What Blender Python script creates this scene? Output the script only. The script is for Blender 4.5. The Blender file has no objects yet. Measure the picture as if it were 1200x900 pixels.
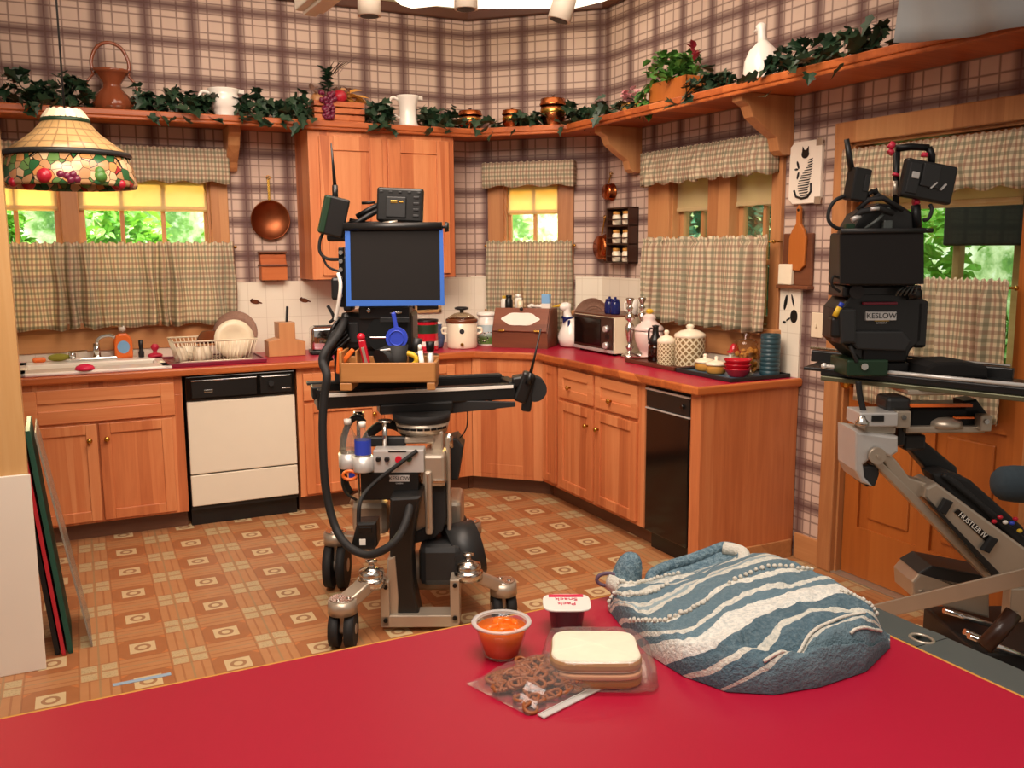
import bpy, bmesh, math, random
from mathutils import Vector, Matrix
sc=bpy.context.scene; COL=sc.collection; PI=math.pi; R=math.radians
random.seed(7)
# ---------------- camera solved from the photograph ----------------
CAM=Vector((-3.2947,-5.9313,1.5657)); YAW,PIT,ROL,FPX=1.1104,-.1475,-.0058,1079.716
fw=Vector((math.cos(YAW)*math.cos(PIT),math.sin(YAW)*math.cos(PIT),math.sin(PIT)))
_r=Vector((math.sin(YAW),-math.cos(YAW),0)); _u=_r.cross(fw)
cr=math.cos(ROL)*_r+math.sin(ROL)*_u; cu=-math.sin(ROL)*_r+math.cos(ROL)*_u
cd=bpy.data.cameras.new('camera'); co=bpy.data.objects.new('camera',cd); COL.objects.link(co)
M=Matrix((( cr.x,cu.x,-fw.x),(cr.y,cu.y,-fw.y),(cr.z,cu.z,-fw.z))).to_4x4(); M.translation=CAM; co.matrix_world=M
cd.sensor_width=36; cd.sensor_fit='HORIZONTAL'; cd.lens=FPX*36/1200; cd.clip_start=.02; sc.camera=co
def ray(x,y): return fw+cr*((x-600)/FPX)-cu*((y-450)/FPX)
class Fr:
    """a local frame standing in the room: X along, Y away, Z up; P/G give local points where a sight line meets a plane"""
    def __init__(s,o,deg):
        s.o=Vector(o); s.deg=deg; a=R(deg); s.X=Vector((math.cos(a),math.sin(a),0)); s.Y=Vector((-math.sin(a),math.cos(a),0))
        s.M=Matrix.Translation(s.o)@Matrix.Rotation(a,4,'Z')
    def loc(s,w): d=w-s.o; return Vector((d.dot(s.X),d.dot(s.Y),w.z-s.o.z))
    def W(s,p): return s.M@Vector(p)
    def P(s,x,y,dy=0):
        d=ray(x,y); t=((s.o-CAM).dot(s.Y)+dy)/d.dot(s.Y); return s.loc(CAM+d*t)
    def G(s,x,y,z=0):
        d=ray(x,y); return s.loc(CAM+d*((z-CAM.z)/d.z))
WB=Fr((0,0,0),0); WD=Fr((-.335,-.335,0),-45); WR=Fr((0,0,0),-90)
CDEG=math.degrees(YAW)-90
PF=Fr((-1.9,-2.2,0),CDEG)
# ---------------- materials ----------------
def lin(c): return c/12.92 if c<=.04045 else ((c+.055)/1.055)**2.4
def hx(h):
    if isinstance(h,str): h=h.lstrip('#'); return tuple(lin(int(h[i:i+2],16)/255) for i in (0,2,4))+(1,)
    return tuple(h)+(1,) if len(h)==3 else tuple(h)
class S:
    def __init__(s,g,k): s.g=g; s.k=k
    def _m(s,op,*b): return s.g.math(op,s,*b)
    def __add__(s,b): return s._m('ADD',b)
    def __sub__(s,b): return s._m('SUBTRACT',b)
    def __rsub__(s,b): return s.g.math('SUBTRACT',b,s)
    def __mul__(s,b): return s._m('MULTIPLY',b)
    def __truediv__(s,b): return s._m('DIVIDE',b)
    def abs(s): return s._m('ABSOLUTE')
    def frac(s): return s._m('FRACT')
    def floor(s): return s._m('FLOOR')
    def lt(s,b): return s._m('LESS_THAN',b)
    def gt(s,b): return s._m('GREATER_THAN',b)
    def max(s,b): return s._m('MAXIMUM',b)
    def min(s,b): return s._m('MINIMUM',b)
    def step(s,a,b):   # smooth 0..1 between a and b
        n=s.g.n('ShaderNodeMapRange'); n.interpolation_type='SMOOTHSTEP'; s.g.l(s,n.inputs[0]); n.inputs[1].default_value=a; n.inputs[2].default_value=b
        return S(s.g,n.outputs[0])
class Mat:
    def __init__(s,name):
        s.m=bpy.data.materials.new(name); s.m.use_nodes=True; s.t=s.m.node_tree
        s.b=s.t.nodes['Principled BSDF']; s.out=s.t.nodes['Material Output']
    def n(s,k): return s.t.nodes.new(k)
    def l(s,a,b): s.t.links.new(a.k if isinstance(a,S) else a,b)
    def setin(s,sock,v):
        if isinstance(v,S): s.l(v,sock)
        elif hasattr(v,'node'): s.t.links.new(v,sock)
        else: sock.default_value=v
    def math(s,op,*a):
        n=s.n('ShaderNodeMath'); n.operation=op
        for i,v in enumerate(a): s.setin(n.inputs[i],v)
        return S(s,n.outputs[0])
    def coord(s,kind='Object'): return s.n('ShaderNodeTexCoord').outputs[kind]
    def world(s): return s.n('ShaderNodeNewGeometry').outputs['Position']
    def xyz(s,v):
        n=s.n('ShaderNodeSeparateXYZ'); s.l(v,n.inputs[0]); return [S(s,o) for o in n.outputs]
    def map(s,v,scale=(1,1,1),rot=(0,0,0)):
        n=s.n('ShaderNodeMapping'); s.l(v,n.inputs[0]); n.inputs['Scale'].default_value=scale; n.inputs['Rotation'].default_value=rot; return n.outputs[0]
    def noise(s,v,scale=5,detail=3,rough=.5,dist=0):
        n=s.n('ShaderNodeTexNoise'); s.l(v,n.inputs['Vector']); n.inputs['Scale'].default_value=scale; n.inputs['Detail'].default_value=detail; n.inputs['Roughness'].default_value=rough; n.inputs['Distortion'].default_value=dist
        return S(s,n.outputs[0])
    def voro(s,v,scale=5,out='Color',feature='F1'):
        n=s.n('ShaderNodeTexVoronoi'); n.feature=feature; s.l(v,n.inputs['Vector']); n.inputs['Scale'].default_value=scale; return n.outputs[out]
    def mix(s,f,a,b):
        n=s.n('ShaderNodeMix'); n.data_type='RGBA'; s.setin(n.inputs[0],f)
        for i,v in ((6,a),(7,b)):
            if isinstance(v,(str,tuple)): n.inputs[i].default_value=hx(v)
            else: s.setin(n.inputs[i],v)
        return n.outputs[2]
    def ramp(s,f,stops):
        n=s.n('ShaderNodeValToRGB'); s.setin(n.inputs[0],f); e=n.color_ramp.elements
        while len(e)<len(stops): e.new(.5)
        for k,(p,c) in zip(e,stops): k.position=p; k.color=hx(c)
        return n.outputs[0]
    def bump(s,h,st=.3,d=.01):
        n=s.n('ShaderNodeBump'); n.inputs['Strength'].default_value=st; n.inputs['Distance'].default_value=d; s.setin(n.inputs['Height'],h); s.t.links.new(n.outputs[0],s.b.inputs['Normal'])
    def set(s,color=None,rough=None,metal=None,**k):
        if color is not None:
            if isinstance(color,(str,tuple)): s.b.inputs['Base Color'].default_value=hx(color)
            else: s.setin(s.b.inputs['Base Color'],color)
        if rough is not None: s.setin(s.b.inputs['Roughness'],rough)
        if metal is not None: s.b.inputs['Metallic'].default_value=metal
        for a,v in k.items(): s.setin(s.b.inputs[a.replace('_',' ')],v)
        return s
MT={}
def pm(name,color,rough=.5,metal=0,var=.06,scale=12,**k):
    """plain material with a little procedural unevenness of its own colour and gloss"""
    m=Mat(name); c=hx(color); v=m.noise(m.coord(),scale,2)
    d=tuple(max(0,x*(1-var)) for x in c[:3]); b=tuple(min(1,x*(1+var)) for x in c[:3])
    m.set(m.mix(v,d,b),rough,metal,**k); MT[name]=m.m; return m
def wood(name,c1,c2,c3=None,along='z',plank=.09,rough=.42,fine=1.0):
    m=Mat(name); o=m.coord(); x,y,z=m.xyz(o)
    sc_={'z':(14,14,.9),'x':(.9,14,14),'y':(14,.9,14)}[along]
    g=m.noise(m.map(o,sc_),2.2*fine,5,.6,.6)
    lo={'z':(1/plank,1/plank,.12),'x':(.12,1/plank,1/plank),'y':(1/plank,.12,1/plank)}[along]
    p=m.voro(m.map(o,lo),.8)
    px=m.xyz(p)[0]
    f=g*.6+px*.45
    m.set(m.ramp(f,[(.22,c1),(.52,c2),(.82,c3 or c2)]),rough)
    m.bump(g,.06,.004); MT[name]=m.m; return m
wood('cabinet_wood','#ae5e36','#cb7a4a','#da9260'); wood('cabinet_wood_flat','#ae5e36','#cb7a4a','#da9260',along='x')
wood('trim_wood','#a0683f','#bc8353','#c99360',plank=.2); wood('trim_wood_flat','#a0683f','#bc8353','#c99360',along='x',plank=.2)
wood('shelf_wood','#93451f','#b8622f','#c8743c',along='x',plank=.2); wood('shelf_wood_y','#93451f','#b8622f','#c8743c',along='y',plank=.2)
wood('dark_wood','#55301f','#6e4029','#7b4c31',along='x',plank=.2); wood('door_wood','#98511f','#ad6126','#b66a2d',plank=.25)
wood('pale_wood','#b98a55','#cfa26a','#d9b27c',along='x',plank=.3); wood('plywood','#b3854c','#c6985e','#d0a670',plank=.5)
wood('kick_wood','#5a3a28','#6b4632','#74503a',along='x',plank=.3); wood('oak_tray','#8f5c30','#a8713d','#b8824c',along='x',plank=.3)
wood('bread_wood','#5c2f1d','#7a4229','#8d5236',along='x',plank=.12)
pm('white_enamel','#f0e9dc',.25); pm('appliance_white','#dfd5c1',.35,var=.02); pm('black_plastic','#121212',.38,var=.2); pm('black_gloss','#0b0a0a',.12,var=.1)
pm('black_metal','#1a1a1b',.4,.6,var=.15); pm('black_rubber','#161617',.7,var=.2); pm('black_cloth','#141110',.95,var=.15); pm('dark_grey','#2c2d2e',.45,.3)
pm('champagne_metal','#b9ac9b',.36,.65,var=.1); pm('bright_steel','#d0ccc6',.2,1.0,var=.05); pm('silver_paint','#c9c7c4',.35,.4); pm('olive_metal','#6a6a52',.4,.6)
pm('brass','#c39a4a',.25,1.0); pm('copper','#b8683c',.25,1.0,var=.2); pm('old_copper','#8e5234',.42,1.0,var=.25); pm('chrome','#dcdcdc',.08,1.0); pm('blue_tape','#2f66c0',.6); pm('green_metal','#1f3a26',.45,.3)
pm('red_plastic','#c3122c',.35); pm('orange_plastic','#e8702a',.35); pm('blue_plastic','#2b43b8',.4); pm('yellow_plastic','#d8b02a',.4); pm('white_plastic','#ece7dd',.35,var=.03); pm('cream','#e6d8ba',.35,var=.04)
pm('cream_gloss','#ece0c6',.18,var=.03); pm('porcelain','#f2ece2',.12,var=.02); pm('cobalt','#161f5a',.15); pm('rod_silver','#dedbd6',.25,.3); pm('teal_ceramic','#2a464e',.3,var=.15); pm('red_ceramic','#b8182a',.18)
pm('brown_glaze','#6b3a22',.2); pm('brown_dark','#3a2219',.3); pm('pink_ceramic','#e6cfc6',.2); pm('wicker','#8d6a58',.7,var=.3,scale=80); pm('tray_brown','#5b2f22',.35); pm('tray_blue','#3f6078',.3,var=.15); pm('leaf_red','#8a1f2c',.5)
pm('olive_sponge','#8a8428',.8); pm('pink_rubber','#dd2050',.45); pm('ivory','#efe3c8',.4); pm('pale_blue','#7fb2dd',.4); pm('stem_brown','#4a3a24',.8); pm('terracotta','#9c5a3a',.6); pm('grape','#6b1f3a',.25); pm('apple_red','#a81c2e',.3); pm('corn','#c88d3a',.6,var=.2,scale=60); pm('pink_petal','#e0a0a6',.6)
pm('tape_blue','#8fa6bb',.6); pm('grey_laminate','#4f5553',.4,var=.05); pm('orange_jelly','#ff7218',.2,var=.12,scale=30); pm('jelly_dark','#3c1a22',.15); pm('hair_tie','#6c5668',.6)
pm('crust','#b07a3a',.75,var=.2,scale=40); pm('crumb','#fdf4de',.85,var=.06,scale=60); pm('pretzel_brown','#9a5428',.45,var=.25,scale=50); pm('ham','#d29a72',.5); pm('grey_foam','#2e3a42',.95,var=.2,scale=90); pm('board_red','#b31f2e',.5); pm('board_green','#12493a',.55); pm('board_black','#151313',.7)
pm('board_clear','#9a9284',.25,Alpha=.55); pm('fabric_white','#8f9496',.85,var=.05); pm('panel_white','#e4dacb',.6,var=.04,scale=3); pm('ceiling_cream','#d8c6a4',.8,var=.03); pm('can_white','#ddd3c2',.5); pm('crown_brown','#4f2a19',.5,var=.15); pm('deep_red','#7a1730',.3)
pm('floral_blue','#51648a',.3,var=.6,scale=60); pm('knife_handle','#141414',.4); pm('screen','#0c1013',.15); pm('magenta_red','#c01f3f',.4); pm('outlet_cream','#e6d6ba',.4)
# --- special ones ---
m=Mat('wallpaper'); u,v,_=m.xyz(m.coord('UV'))
def band(m,u,P,off,hw,soft):
    t=((u-off)/P+.5).frac()-.5; return 1-(t.abs()*P).step(hw-soft,hw+soft)
def plaid(m,u,v):
    wu=band(m,u,.262,-.088,.032,.022); wv=band(m,v,.2075,2.143,.026,.018)
    th=band(m,u,.0873,-.088,.0045,.004).max(band(m,v,.0692,2.143,.004,.0035))
    ed=band(m,(u+.131),.262,-.088+.131+.036,.003,.003).max(band(m,v,.2075,2.143+.03,.003,.003)).max(band(m,v,.2075,2.143-.03,.003,.003))
    return wu,wv,th.max(ed)
wu,wv,th=plaid(m,u,v); nz=m.noise(m.coord('UV'),9,3)
base=m.mix(nz,'#c6ad9c','#d2baa9')
c=m.mix(wu*.80,base,'#5c3f3e'); c=m.mix(wv*.80,c,'#5c3f3e'); c=m.mix(th*.68,c,'#56352f'); m.set(c,.75); MT['wallpaper']=m.m
m=Mat('vinyl_floor'); x,y,_=m.xyz(m.world()); T=.3215
def cell(m,x,off): return ((x-off)/T+.5).frac()-.5
a=cell(m,x+y*-.022,-3.045+.878*.022); b=cell(m,y+x*.0,-.878); A=a.abs(); B=b.abs()
inA=A.gt(.285); inB=B.gt(.285); corner=(A.gt(.305))*(B.gt(.305))*(1-(A.gt(.478)).max(B.gt(.478))); border=inA.max(inB)
gA=(A.gt(.488)).max(B.gt(.488)); gi=((A-.285).abs().lt(.01)).max((B-.285).abs().lt(.01))
n1=m.noise(m.world(),14,3); n2=m.noise(m.map(m.world(),(2,2,2)),1.2,2)
brown=m.mix(n1,'#945c36','#a36a42'); plank=m.mix(n1,'#a67247','#b58258')
pk=((A-.39).abs().lt(.012)*inA*(1-inB)).max((B-.39).abs().lt(.012)*inB*(1-inA))
c=m.mix(border,brown,plank); c=m.mix(pk*.55,c,'#8a512d')
c=m.mix(corner,c,m.mix(n1,'#ad9872','#bca67e'))
sp=corner*m.noise(m.world(),130,2).gt(.58); c=m.mix(sp*.5,c,'#8d7a50')
oct_=((A+B).gt(.47))*(1-border); c=m.mix(oct_*.75,c,'#bb7442')
med=(A.lt(.15))*(B.lt(.15)); c=m.mix(med,c,m.mix(n1,'#bda67c','#ccb58c'))
rr=m.math('SQRT',a*a+b*b); ring=((rr-.075).abs()).lt(.022); c=m.mix(ring*med*.8,c,'#8a5a38')
c=m.mix(gi*.45,c,'#7c4a2b'); c=m.mix(gA*.6,c,'#8a7a58'); m.set(c,m.noise(m.world(),3,2)*.25+.28); MT['vinyl_floor']=m.m
m=Mat('gingham'); u,v,_=m.xyz(m.coord('UV')); P=.03
t1=((u/P).frac()-.5).abs(); t2=((v/P).frac()-.5).abs(); a1=1-t1.step(.2,.3); a2=1-t2.step(.2,.3); ch=((u/(P*2)).frac()-.5).gt(0); cv=((v/(P*2)).frac()-.5).gt(0)
c=m.mix(a1*.55,'#e2d2b2',m.mix(ch,'#6a6c54','#9c6450')); c=m.mix(a2*.5,c,m.mix(cv,'#6a6c54','#8f6450'))
m.set(c,.9); tr=m.n('ShaderNodeBsdfTranslucent'); m.t.links.new(c,tr.inputs[0]); mx=m.n('ShaderNodeMixShader'); mx.inputs[0].default_value=.28
m.t.links.new(m.b.outputs[0],mx.inputs[1]); m.t.links.new(tr.outputs[0],mx.inputs[2]); m.t.links.new(mx.outputs[0],m.out.inputs[0]); MT['gingham']=m.m
def transl(name,c1,c2,f,rough=.8):
    m=Mat(name); cc=m.mix(m.noise(m.coord(),8,2),c1,c2); m.set(cc,rough); tr=m.n('ShaderNodeBsdfTranslucent'); m.t.links.new(cc,tr.inputs[0]); mx=m.n('ShaderNodeMixShader'); mx.inputs[0].default_value=f
    m.t.links.new(m.b.outputs[0],mx.inputs[1]); m.t.links.new(tr.outputs[0],mx.inputs[2]); m.t.links.new(mx.outputs[0],m.out.inputs[0]); MT[name]=m.m
transl('shade_cloth','#ecd9a8','#f2dfb0',.5); transl('leaf_outside','#3f7a25','#7db53f',.35,.5); transl('leaf_bright','#78b53a','#a9d860',.4,.5); transl('leaf_cool','#1f6a52','#3f9a78',.3,.5); transl('leaf_pale','#b9c98a','#dfe6b8',.4,.5)
m=Mat('ivy_leaf'); m.set(m.mix(m.noise(m.coord(),25,2),'#12261a','#2c4a30'),.45); MT['ivy_leaf']=m.m
m=Mat('pothos_leaf'); m.set(m.mix(m.noise(m.coord(),30,2),'#2c5a22','#5c8f3c'),.45); MT['pothos_leaf']=m.m
m=Mat('tile_white'); x,y,z=m.xyz(m.coord('UV')); g=band(m,x,.11,0,.0015,.001).max(band(m,y,.11,.914,.0015,.001)); m.set(m.mix(g*.5,m.mix(m.noise(m.coord(),4,2),'#e6dcc8','#eee5d3'),'#bfae94'),.3); MT['tile_white']=m.m
def glassy(name,tint,rough=.02,fac=.12,milky=0):
    m=Mat(name); tn=m.n('ShaderNodeBsdfTransparent'); tn.inputs[0].default_value=hx(tint); gl=m.n('ShaderNodeBsdfGlossy'); gl.inputs['Roughness'].default_value=rough
    fr=m.n('ShaderNodeLayerWeight'); fr.inputs[0].default_value=.25; f=S(m,fr.outputs['Fresnel'])*.35+fac
    mx=m.n('ShaderNodeMixShader'); m.l(f,mx.inputs[0]); m.t.links.new(tn.outputs[0],mx.inputs[1]); m.t.links.new(gl.outputs[0],mx.inputs[2]); o=mx.outputs[0]
    if milky:
        df=m.n('ShaderNodeBsdfDiffuse'); df.inputs[0].default_value=(.85,.82,.78,1); m2=m.n('ShaderNodeMixShader'); m2.inputs[0].default_value=milky; m.t.links.new(o,m2.inputs[1]); m.t.links.new(df.outputs[0],m2.inputs[2]); o=m2.outputs[0]
    m.t.links.new(o,m.out.inputs[0]); MT[name]=m.m; return m
glassy('pane_glass','#eef4f0',.01,.02); glassy('clear_plastic','#fdfbf8',.12,.04,.05); glassy('bag_plastic','#fdfbf8',.10,.035,.06); glassy('zip_plastic','#f8f4f2',.25,.06,.5); glassy('amber_glass','#a06a2a',.05,.06); glassy('jar_glass','#efe6d6',.04,.05)
pm('ruby_glass','#8c4a2e',.12,var=.15,Alpha=.82)
m=Mat('red_laminate'); n=m.noise(m.world(),2.5,3); m.set(m.mix(n,'#a81030','#b21637'),n*.1+.30,Specular_IOR_Level=.5); MT['red_laminate']=m.m
m=Mat('stained_glass'); o=m.coord(); vc=m.voro(m.map(o,(1,1,1)),30); ve=S(m,m.voro(o,30,'Distance','DISTANCE_TO_EDGE')); k=m.xyz(vc)[0]
c=m.ramp(k,[(0,'#2c5f38'),(.2,'#5f8248'),(.32,'#b48a60'),(.55,'#d6b48a'),(.78,'#c98c55'),(.95,'#9c2a2c')]); m.t.nodes[-1].color_ramp.interpolation='CONSTANT'
c=m.mix(ve.lt(.03),c,'#2b241c'); m.set(c,.25); MT['stained_glass']=m.m
m=Mat('amber_tiles'); u,v,_=m.xyz(m.coord('UV')); g=band(m,u,1/24,0,.003,.002).max(band(m,v,.25,0,.02,.01)); m.set(m.mix(g*.6,m.mix(m.noise(m.coord(),18,2),'#b08a58','#d0ad78'),'#5c4630'),.3); MT['amber_tiles']=m.m
m=Mat('lattice_ceramic'); u,v,_=m.xyz(m.coord('UV')); s=((u+v).frac()-.5).abs().lt(.16).max(((u-v).frac()-.5).abs().lt(.16)); m.set(m.mix(s,'#8a7048','#e2d6b6'),.3); MT['lattice_ceramic']=m.m
m=Mat('cow_label'); o=m.coord(); x,y,z=m.xyz(o); n=m.noise(o,42,2); g=m.mix(z.step(.05,.09),'#5c7a3a','#bcd0d4'); c=m.mix((n-.0).gt(.56)*(z.lt(.095)),g,m.mix(m.noise(o,90,1).gt(.5),'#f0ece0','#2c2420')); m.set(c,.3); MT['cow_label']=m.m
m=Mat('cat_plaque'); m.set('#ece2d2',.4); MT['cat_plaque']=m.m
m=Mat('knit'); u,v,_=m.xyz(m.coord('UV')); n=m.noise(m.coord(),22,4,.6); n3=m.noise(m.coord(),150,3,.7)
w=v+(n-.5)*.03
st=m.ramp(w,[(0,'#4f6b7a'),(.10,'#e8e2d4'),(.125,'#637c88'),(.17,'#e6e0d2'),(.19,'#677f8a'),(.225,'#b9bcb6'),(.25,'#e8e2d4'),(.275,'#677f8a'),(.315,'#e4decf'),(.345,'#637c88'),(.385,'#dcd6c8'),(.40,'#9fb0b4'),(.415,'#e4decf'),(.435,'#637b86'),(.49,'#ece6d8'),(.505,'#607883'),(.545,'#e8e2d4'),(.56,'#66808c'),(.585,'#f2ede2'),(.655,'#4c6673'),(.70,'#e2dccd'),(.722,'#4f6a78'),(.78,'#dcd5c6'),(.79,'#607782'),(1,'#4d6670')]); m.t.nodes[-1].color_ramp.interpolation='CONSTANT'
c=m.mix(n3.step(.35,.7)*.42,st,m.mix(n,'#34505f','#a9bcc0')); m.set(c,.95); m.bump(n3,.9,.006); MT['knit']=m.m
m=Mat('knit_plain'); n=m.noise(m.coord(),22,4,.6); n3=m.noise(m.coord(),150,3,.7); m.set(m.mix(n3.step(.3,.75),m.mix(n,'#3f5a69','#5f7c8b'),'#8ba2ab'),.95); m.bump(n3,.9,.006); MT['knit_plain']=m.m
m=Mat('knit_cream'); n3=m.noise(m.coord(),220,3,.7); m.set(m.mix(n3,'#c9c0ae','#f4eee2'),.95); m.bump(n3,.9,.004); MT['knit_cream']=m.m
def emis(name,c,st):
    m=Mat(name); m.set(c,.6); m.b.inputs['Emission Color'].default_value=hx(c); m.b.inputs['Emission Strength'].default_value=st; MT[name]=m.m
emis('light_silk','#fff3da',1.6)
m=Mat('garden_backing'); o=m.world(); n=m.noise(o,3.2,5,.65); n2=m.noise(o,11,4,.7); c=m.ramp(n,[(.3,'#2f5a2a'),(.45,'#6f9a4c'),(.56,'#c6d6a8'),(.66,'#f4f6ee')]); c=m.mix(n2.step(.5,.7)*.6,c,'#dfe8cf'); m.set(c,.9); MT['garden_backing']=m.m
# ---------------- mesh building ----------------
class MB:
    def __init__(s): s.bm=bmesh.new(); s.mi=0; s.uv=None
    def _new(s,geom_before,bev=0,M=None,smooth=False): pass
    def mark(s): return set(s.bm.faces),set(s.bm.verts)
    def fin(s,mk,M=None,smooth=False):
        fs=[f for f in s.bm.faces if f not in mk[0]]; vs=[v for v in s.bm.verts if v not in mk[1]]
        for f in fs: f.material_index=s.mi; f.smooth=smooth
        if M is not None: bmesh.ops.transform(s.bm,matrix=M,verts=vs)
        return fs,vs
    def box(s,x0,x1,y0,y1,z0,z1,bev=0,M=None,smooth=False,seg=2):
        mk=s.mark(); bmesh.ops.create_cube(s.bm,size=1,matrix=Matrix.Translation(((x0+x1)/2,(y0+y1)/2,(z0+z1)/2))@Matrix.Diagonal((abs(x1-x0),abs(y1-y0),abs(z1-z0),1)))
        if bev:
            es=[e for e in s.bm.edges if all(v not in mk[1] for v in e.verts)]
            bmesh.ops.bevel(s.bm,geom=es,offset=min(bev,.49*min(abs(x1-x0),abs(y1-y0),abs(z1-z0))),segments=seg,profile=.5,affect='EDGES')
        s.fin(mk,M,smooth); return s
    def bar(s,p,q,w,h,bev=0,up=(0,0,1)):
        p=Vector(p);q=Vector(q);d=q-p;L=d.length;x=d/L;z=Vector(up)-x*x.dot(Vector(up)); z=z.normalized() if z.length>1e-4 else x.orthogonal().normalized(); y=z.cross(x)
        M=Matrix((x,y,z)).transposed().to_4x4(); M.translation=p; return s.box(0,L,-w/2,w/2,-h/2,h/2,bev,M)
    def cyl(s,p,q,r,r2=None,n=20,smooth=True,caps=True):
        p=Vector(p);q=Vector(q);d=q-p; mk=s.mark(); Mx=Matrix.Translation((p+q)/2)@d.to_track_quat('Z','Y').to_matrix().to_4x4()
        bmesh.ops.create_cone(s.bm,cap_ends=caps,segments=n,radius1=r,radius2=r if r2 is None else r2,depth=d.length,matrix=Mx)
        fs,_=s.fin(mk,None,False)
        for f in fs: f.smooth=smooth and len(f.verts)==4
        return s
    def ball(s,c,r,n=16,M=None):
        mk=s.mark(); rr=(r,r,r) if not hasattr(r,'__len__') else r
        bmesh.ops.create_uvsphere(s.bm,u_segments=n,v_segments=max(6,n*2//3),radius=1,matrix=Matrix.Translation(c)@(M or Matrix())@Matrix.Diagonal((*rr,1))); s.fin(mk,None,True); return s
    def lathe(s,prof,c=(0,0,0),n=28,M=None,uvs=(0,0),smooth=True,flute=0,fn=0):
        """prof: (r,z) list; closed where r=0"""
        mk=s.mark(); T=Matrix.Translation(c)@(M or Matrix()); rings=[]
        for r,z in prof:
            if r<1e-5: rings.append([s.bm.verts.new(T@Vector((0,0,z)))])
            else: rings.append([s.bm.verts.new(T@Vector((r*(1+flute*math.cos(fn*k*2*PI/n))*math.cos(2*PI*k/n),r*(1+flute*math.cos(fn*k*2*PI/n))*math.sin(2*PI*k/n),z))) for k in range(n)])
        uvl=s.bm.loops.layers.uv.verify() if uvs!=(0,0) else None; Ls=[0]
        for (a,b) in zip(prof,prof[1:]): Ls.append(Ls[-1]+math.hypot(a[0]-b[0],a[1]-b[1]))
        for j in range(len(rings)-1):
            A,B=rings[j],rings[j+1]
            for k in range(n):
                k2=(k+1)%n
                if len(A)==1 and len(B)==1: continue
                if len(A)==1: f=s.bm.faces.new((A[0],B[k2],B[k])); 
                elif len(B)==1: f=s.bm.faces.new((A[k],A[k2],B[0]))
                else: f=s.bm.faces.new((A[k],A[k2],B[k2],B[k]))
                if uvl and len(f.verts)==4:
                    for lp,(uu,vv) in zip(f.loops,((k,j),(k+1,j),(k+1,j+1),(k,j+1))): lp[uvl].uv=(uu/n*uvs[0],Ls[vv]/max(Ls[-1],1e-6)*uvs[1])
        s.fin(mk,None,smooth); return s
    def tube(s,pts,r,n=8,closed=False,caps=True,rs=None):
        pts=[Vector(p) for p in pts]; mk=s.mark(); rings=[]; N=len(pts); up=None
        for i,p in enumerate(pts):
            a=pts[(i-1)%N] if (closed or i>0) else p; b=pts[(i+1)%N] if (closed or i<N-1) else p
            t=(b-a).normalized() if (b-a).length>1e-9 else Vector((0,0,1))
            if up is None: up=t.orthogonal().normalized()
            up=(up-t*up.dot(t)); up=up.normalized() if up.length>1e-6 else t.orthogonal().normalized(); v=t.cross(up)
            rr=rs[i] if rs else r
            rings.append([s.bm.verts.new(p+(up*math.cos(2*PI*k/n)+v*math.sin(2*PI*k/n))*rr) for k in range(n)])
        for i in range(N if closed else N-1):
            A,B=rings[i],rings[(i+1)%N]
            for k in range(n): s.bm.faces.new((A[k],A[(k+1)%n],B[(k+1)%n],B[k]))
        if caps and not closed: s.bm.faces.new(rings[0][::-1]); s.bm.faces.new(rings[-1])
        s.fin(mk,None,True); return s
    def curve(s,ctrl,r,n=8,sub=8,closed=False,rs=None):
        return s.tube(spline(ctrl,sub,closed),r,n,closed)
    def prism(s,poly,d0,d1,plane='xz',bev=0,M=None,smooth=False):
        mk=s.mark()
        f3={'xz':lambda a,b,d:(a,d,b),'xy':lambda a,b,d:(a,b,d),'yz':lambda a,b,d:(d,a,b)}[plane]
        A=[s.bm.verts.new(f3(a,b,d0)) for a,b in poly]; B=[s.bm.verts.new(f3(a,b,d1)) for a,b in poly]; n=len(poly)
        fa=s.bm.faces.new(A); fb=s.bm.faces.new(B[::-1]); sd=[s.bm.faces.new((A[(k+1)%n],A[k],B[k],B[(k+1)%n])) for k in range(n)]
        bmesh.ops.recalc_face_normals(s.bm,faces=[fa,fb]+sd)
        if bev: bmesh.ops.bevel(s.bm,geom=list({e for f in (fa,fb) for e in f.edges}),offset=bev,segments=2,profile=.5,affect='EDGES')
        s.fin(mk,M,smooth); return s
    def grid(s,fn,nu,nv,uvfn=None,smooth=True,flip=False,wrap=False):
        """surface fn(i/nu,j/nv)->point"""
        mk=s.mark(); V=[[s.bm.verts.new(fn(i/nu,j/nv)) for j in range(nv+1)] for i in range(nu+(0 if wrap else 1))]
        uvl=s.bm.loops.layers.uv.verify() if uvfn else None
        for i in range(nu):
            for j in range(nv):
                i2=(i+1)%len(V); q=[(i,i,j),(i2,i+1,j),(i2,i+1,j+1),(i,i,j+1)]
                if flip: q=q[::-1]
                f=s.bm.faces.new([V[a][c] for a,_,c in q])
                if uvl:
                    for lp,(a,a2,c) in zip(f.loops,q): lp[uvl].uv=uvfn(a2/nu,c/nv)
        s.fin(mk,None,smooth); return s
    def leaf(s,c,L,Wd,M,lobes=None):
        """folded leaf blade: outline points in x(length) y(width)"""
        mk=s.mark(); o=lobes or [(0,0),(.25,.42),(.6,.45),(1,0),(.6,-.45),(.25,-.42)]
        T=Matrix.Translation(c)@M; vs=[s.bm.verts.new(T@Vector((a*L,b*Wd,abs(b)*Wd*.35-a*a*L*.18))) for a,b in o]
        m=s.bm.verts.new(T@Vector((.45*L,0,-.03*L)))
        for k in range(len(vs)): s.bm.faces.new((vs[k],vs[(k+1)%len(vs)],m))
        s.fin(mk,None,False); return s
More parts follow.
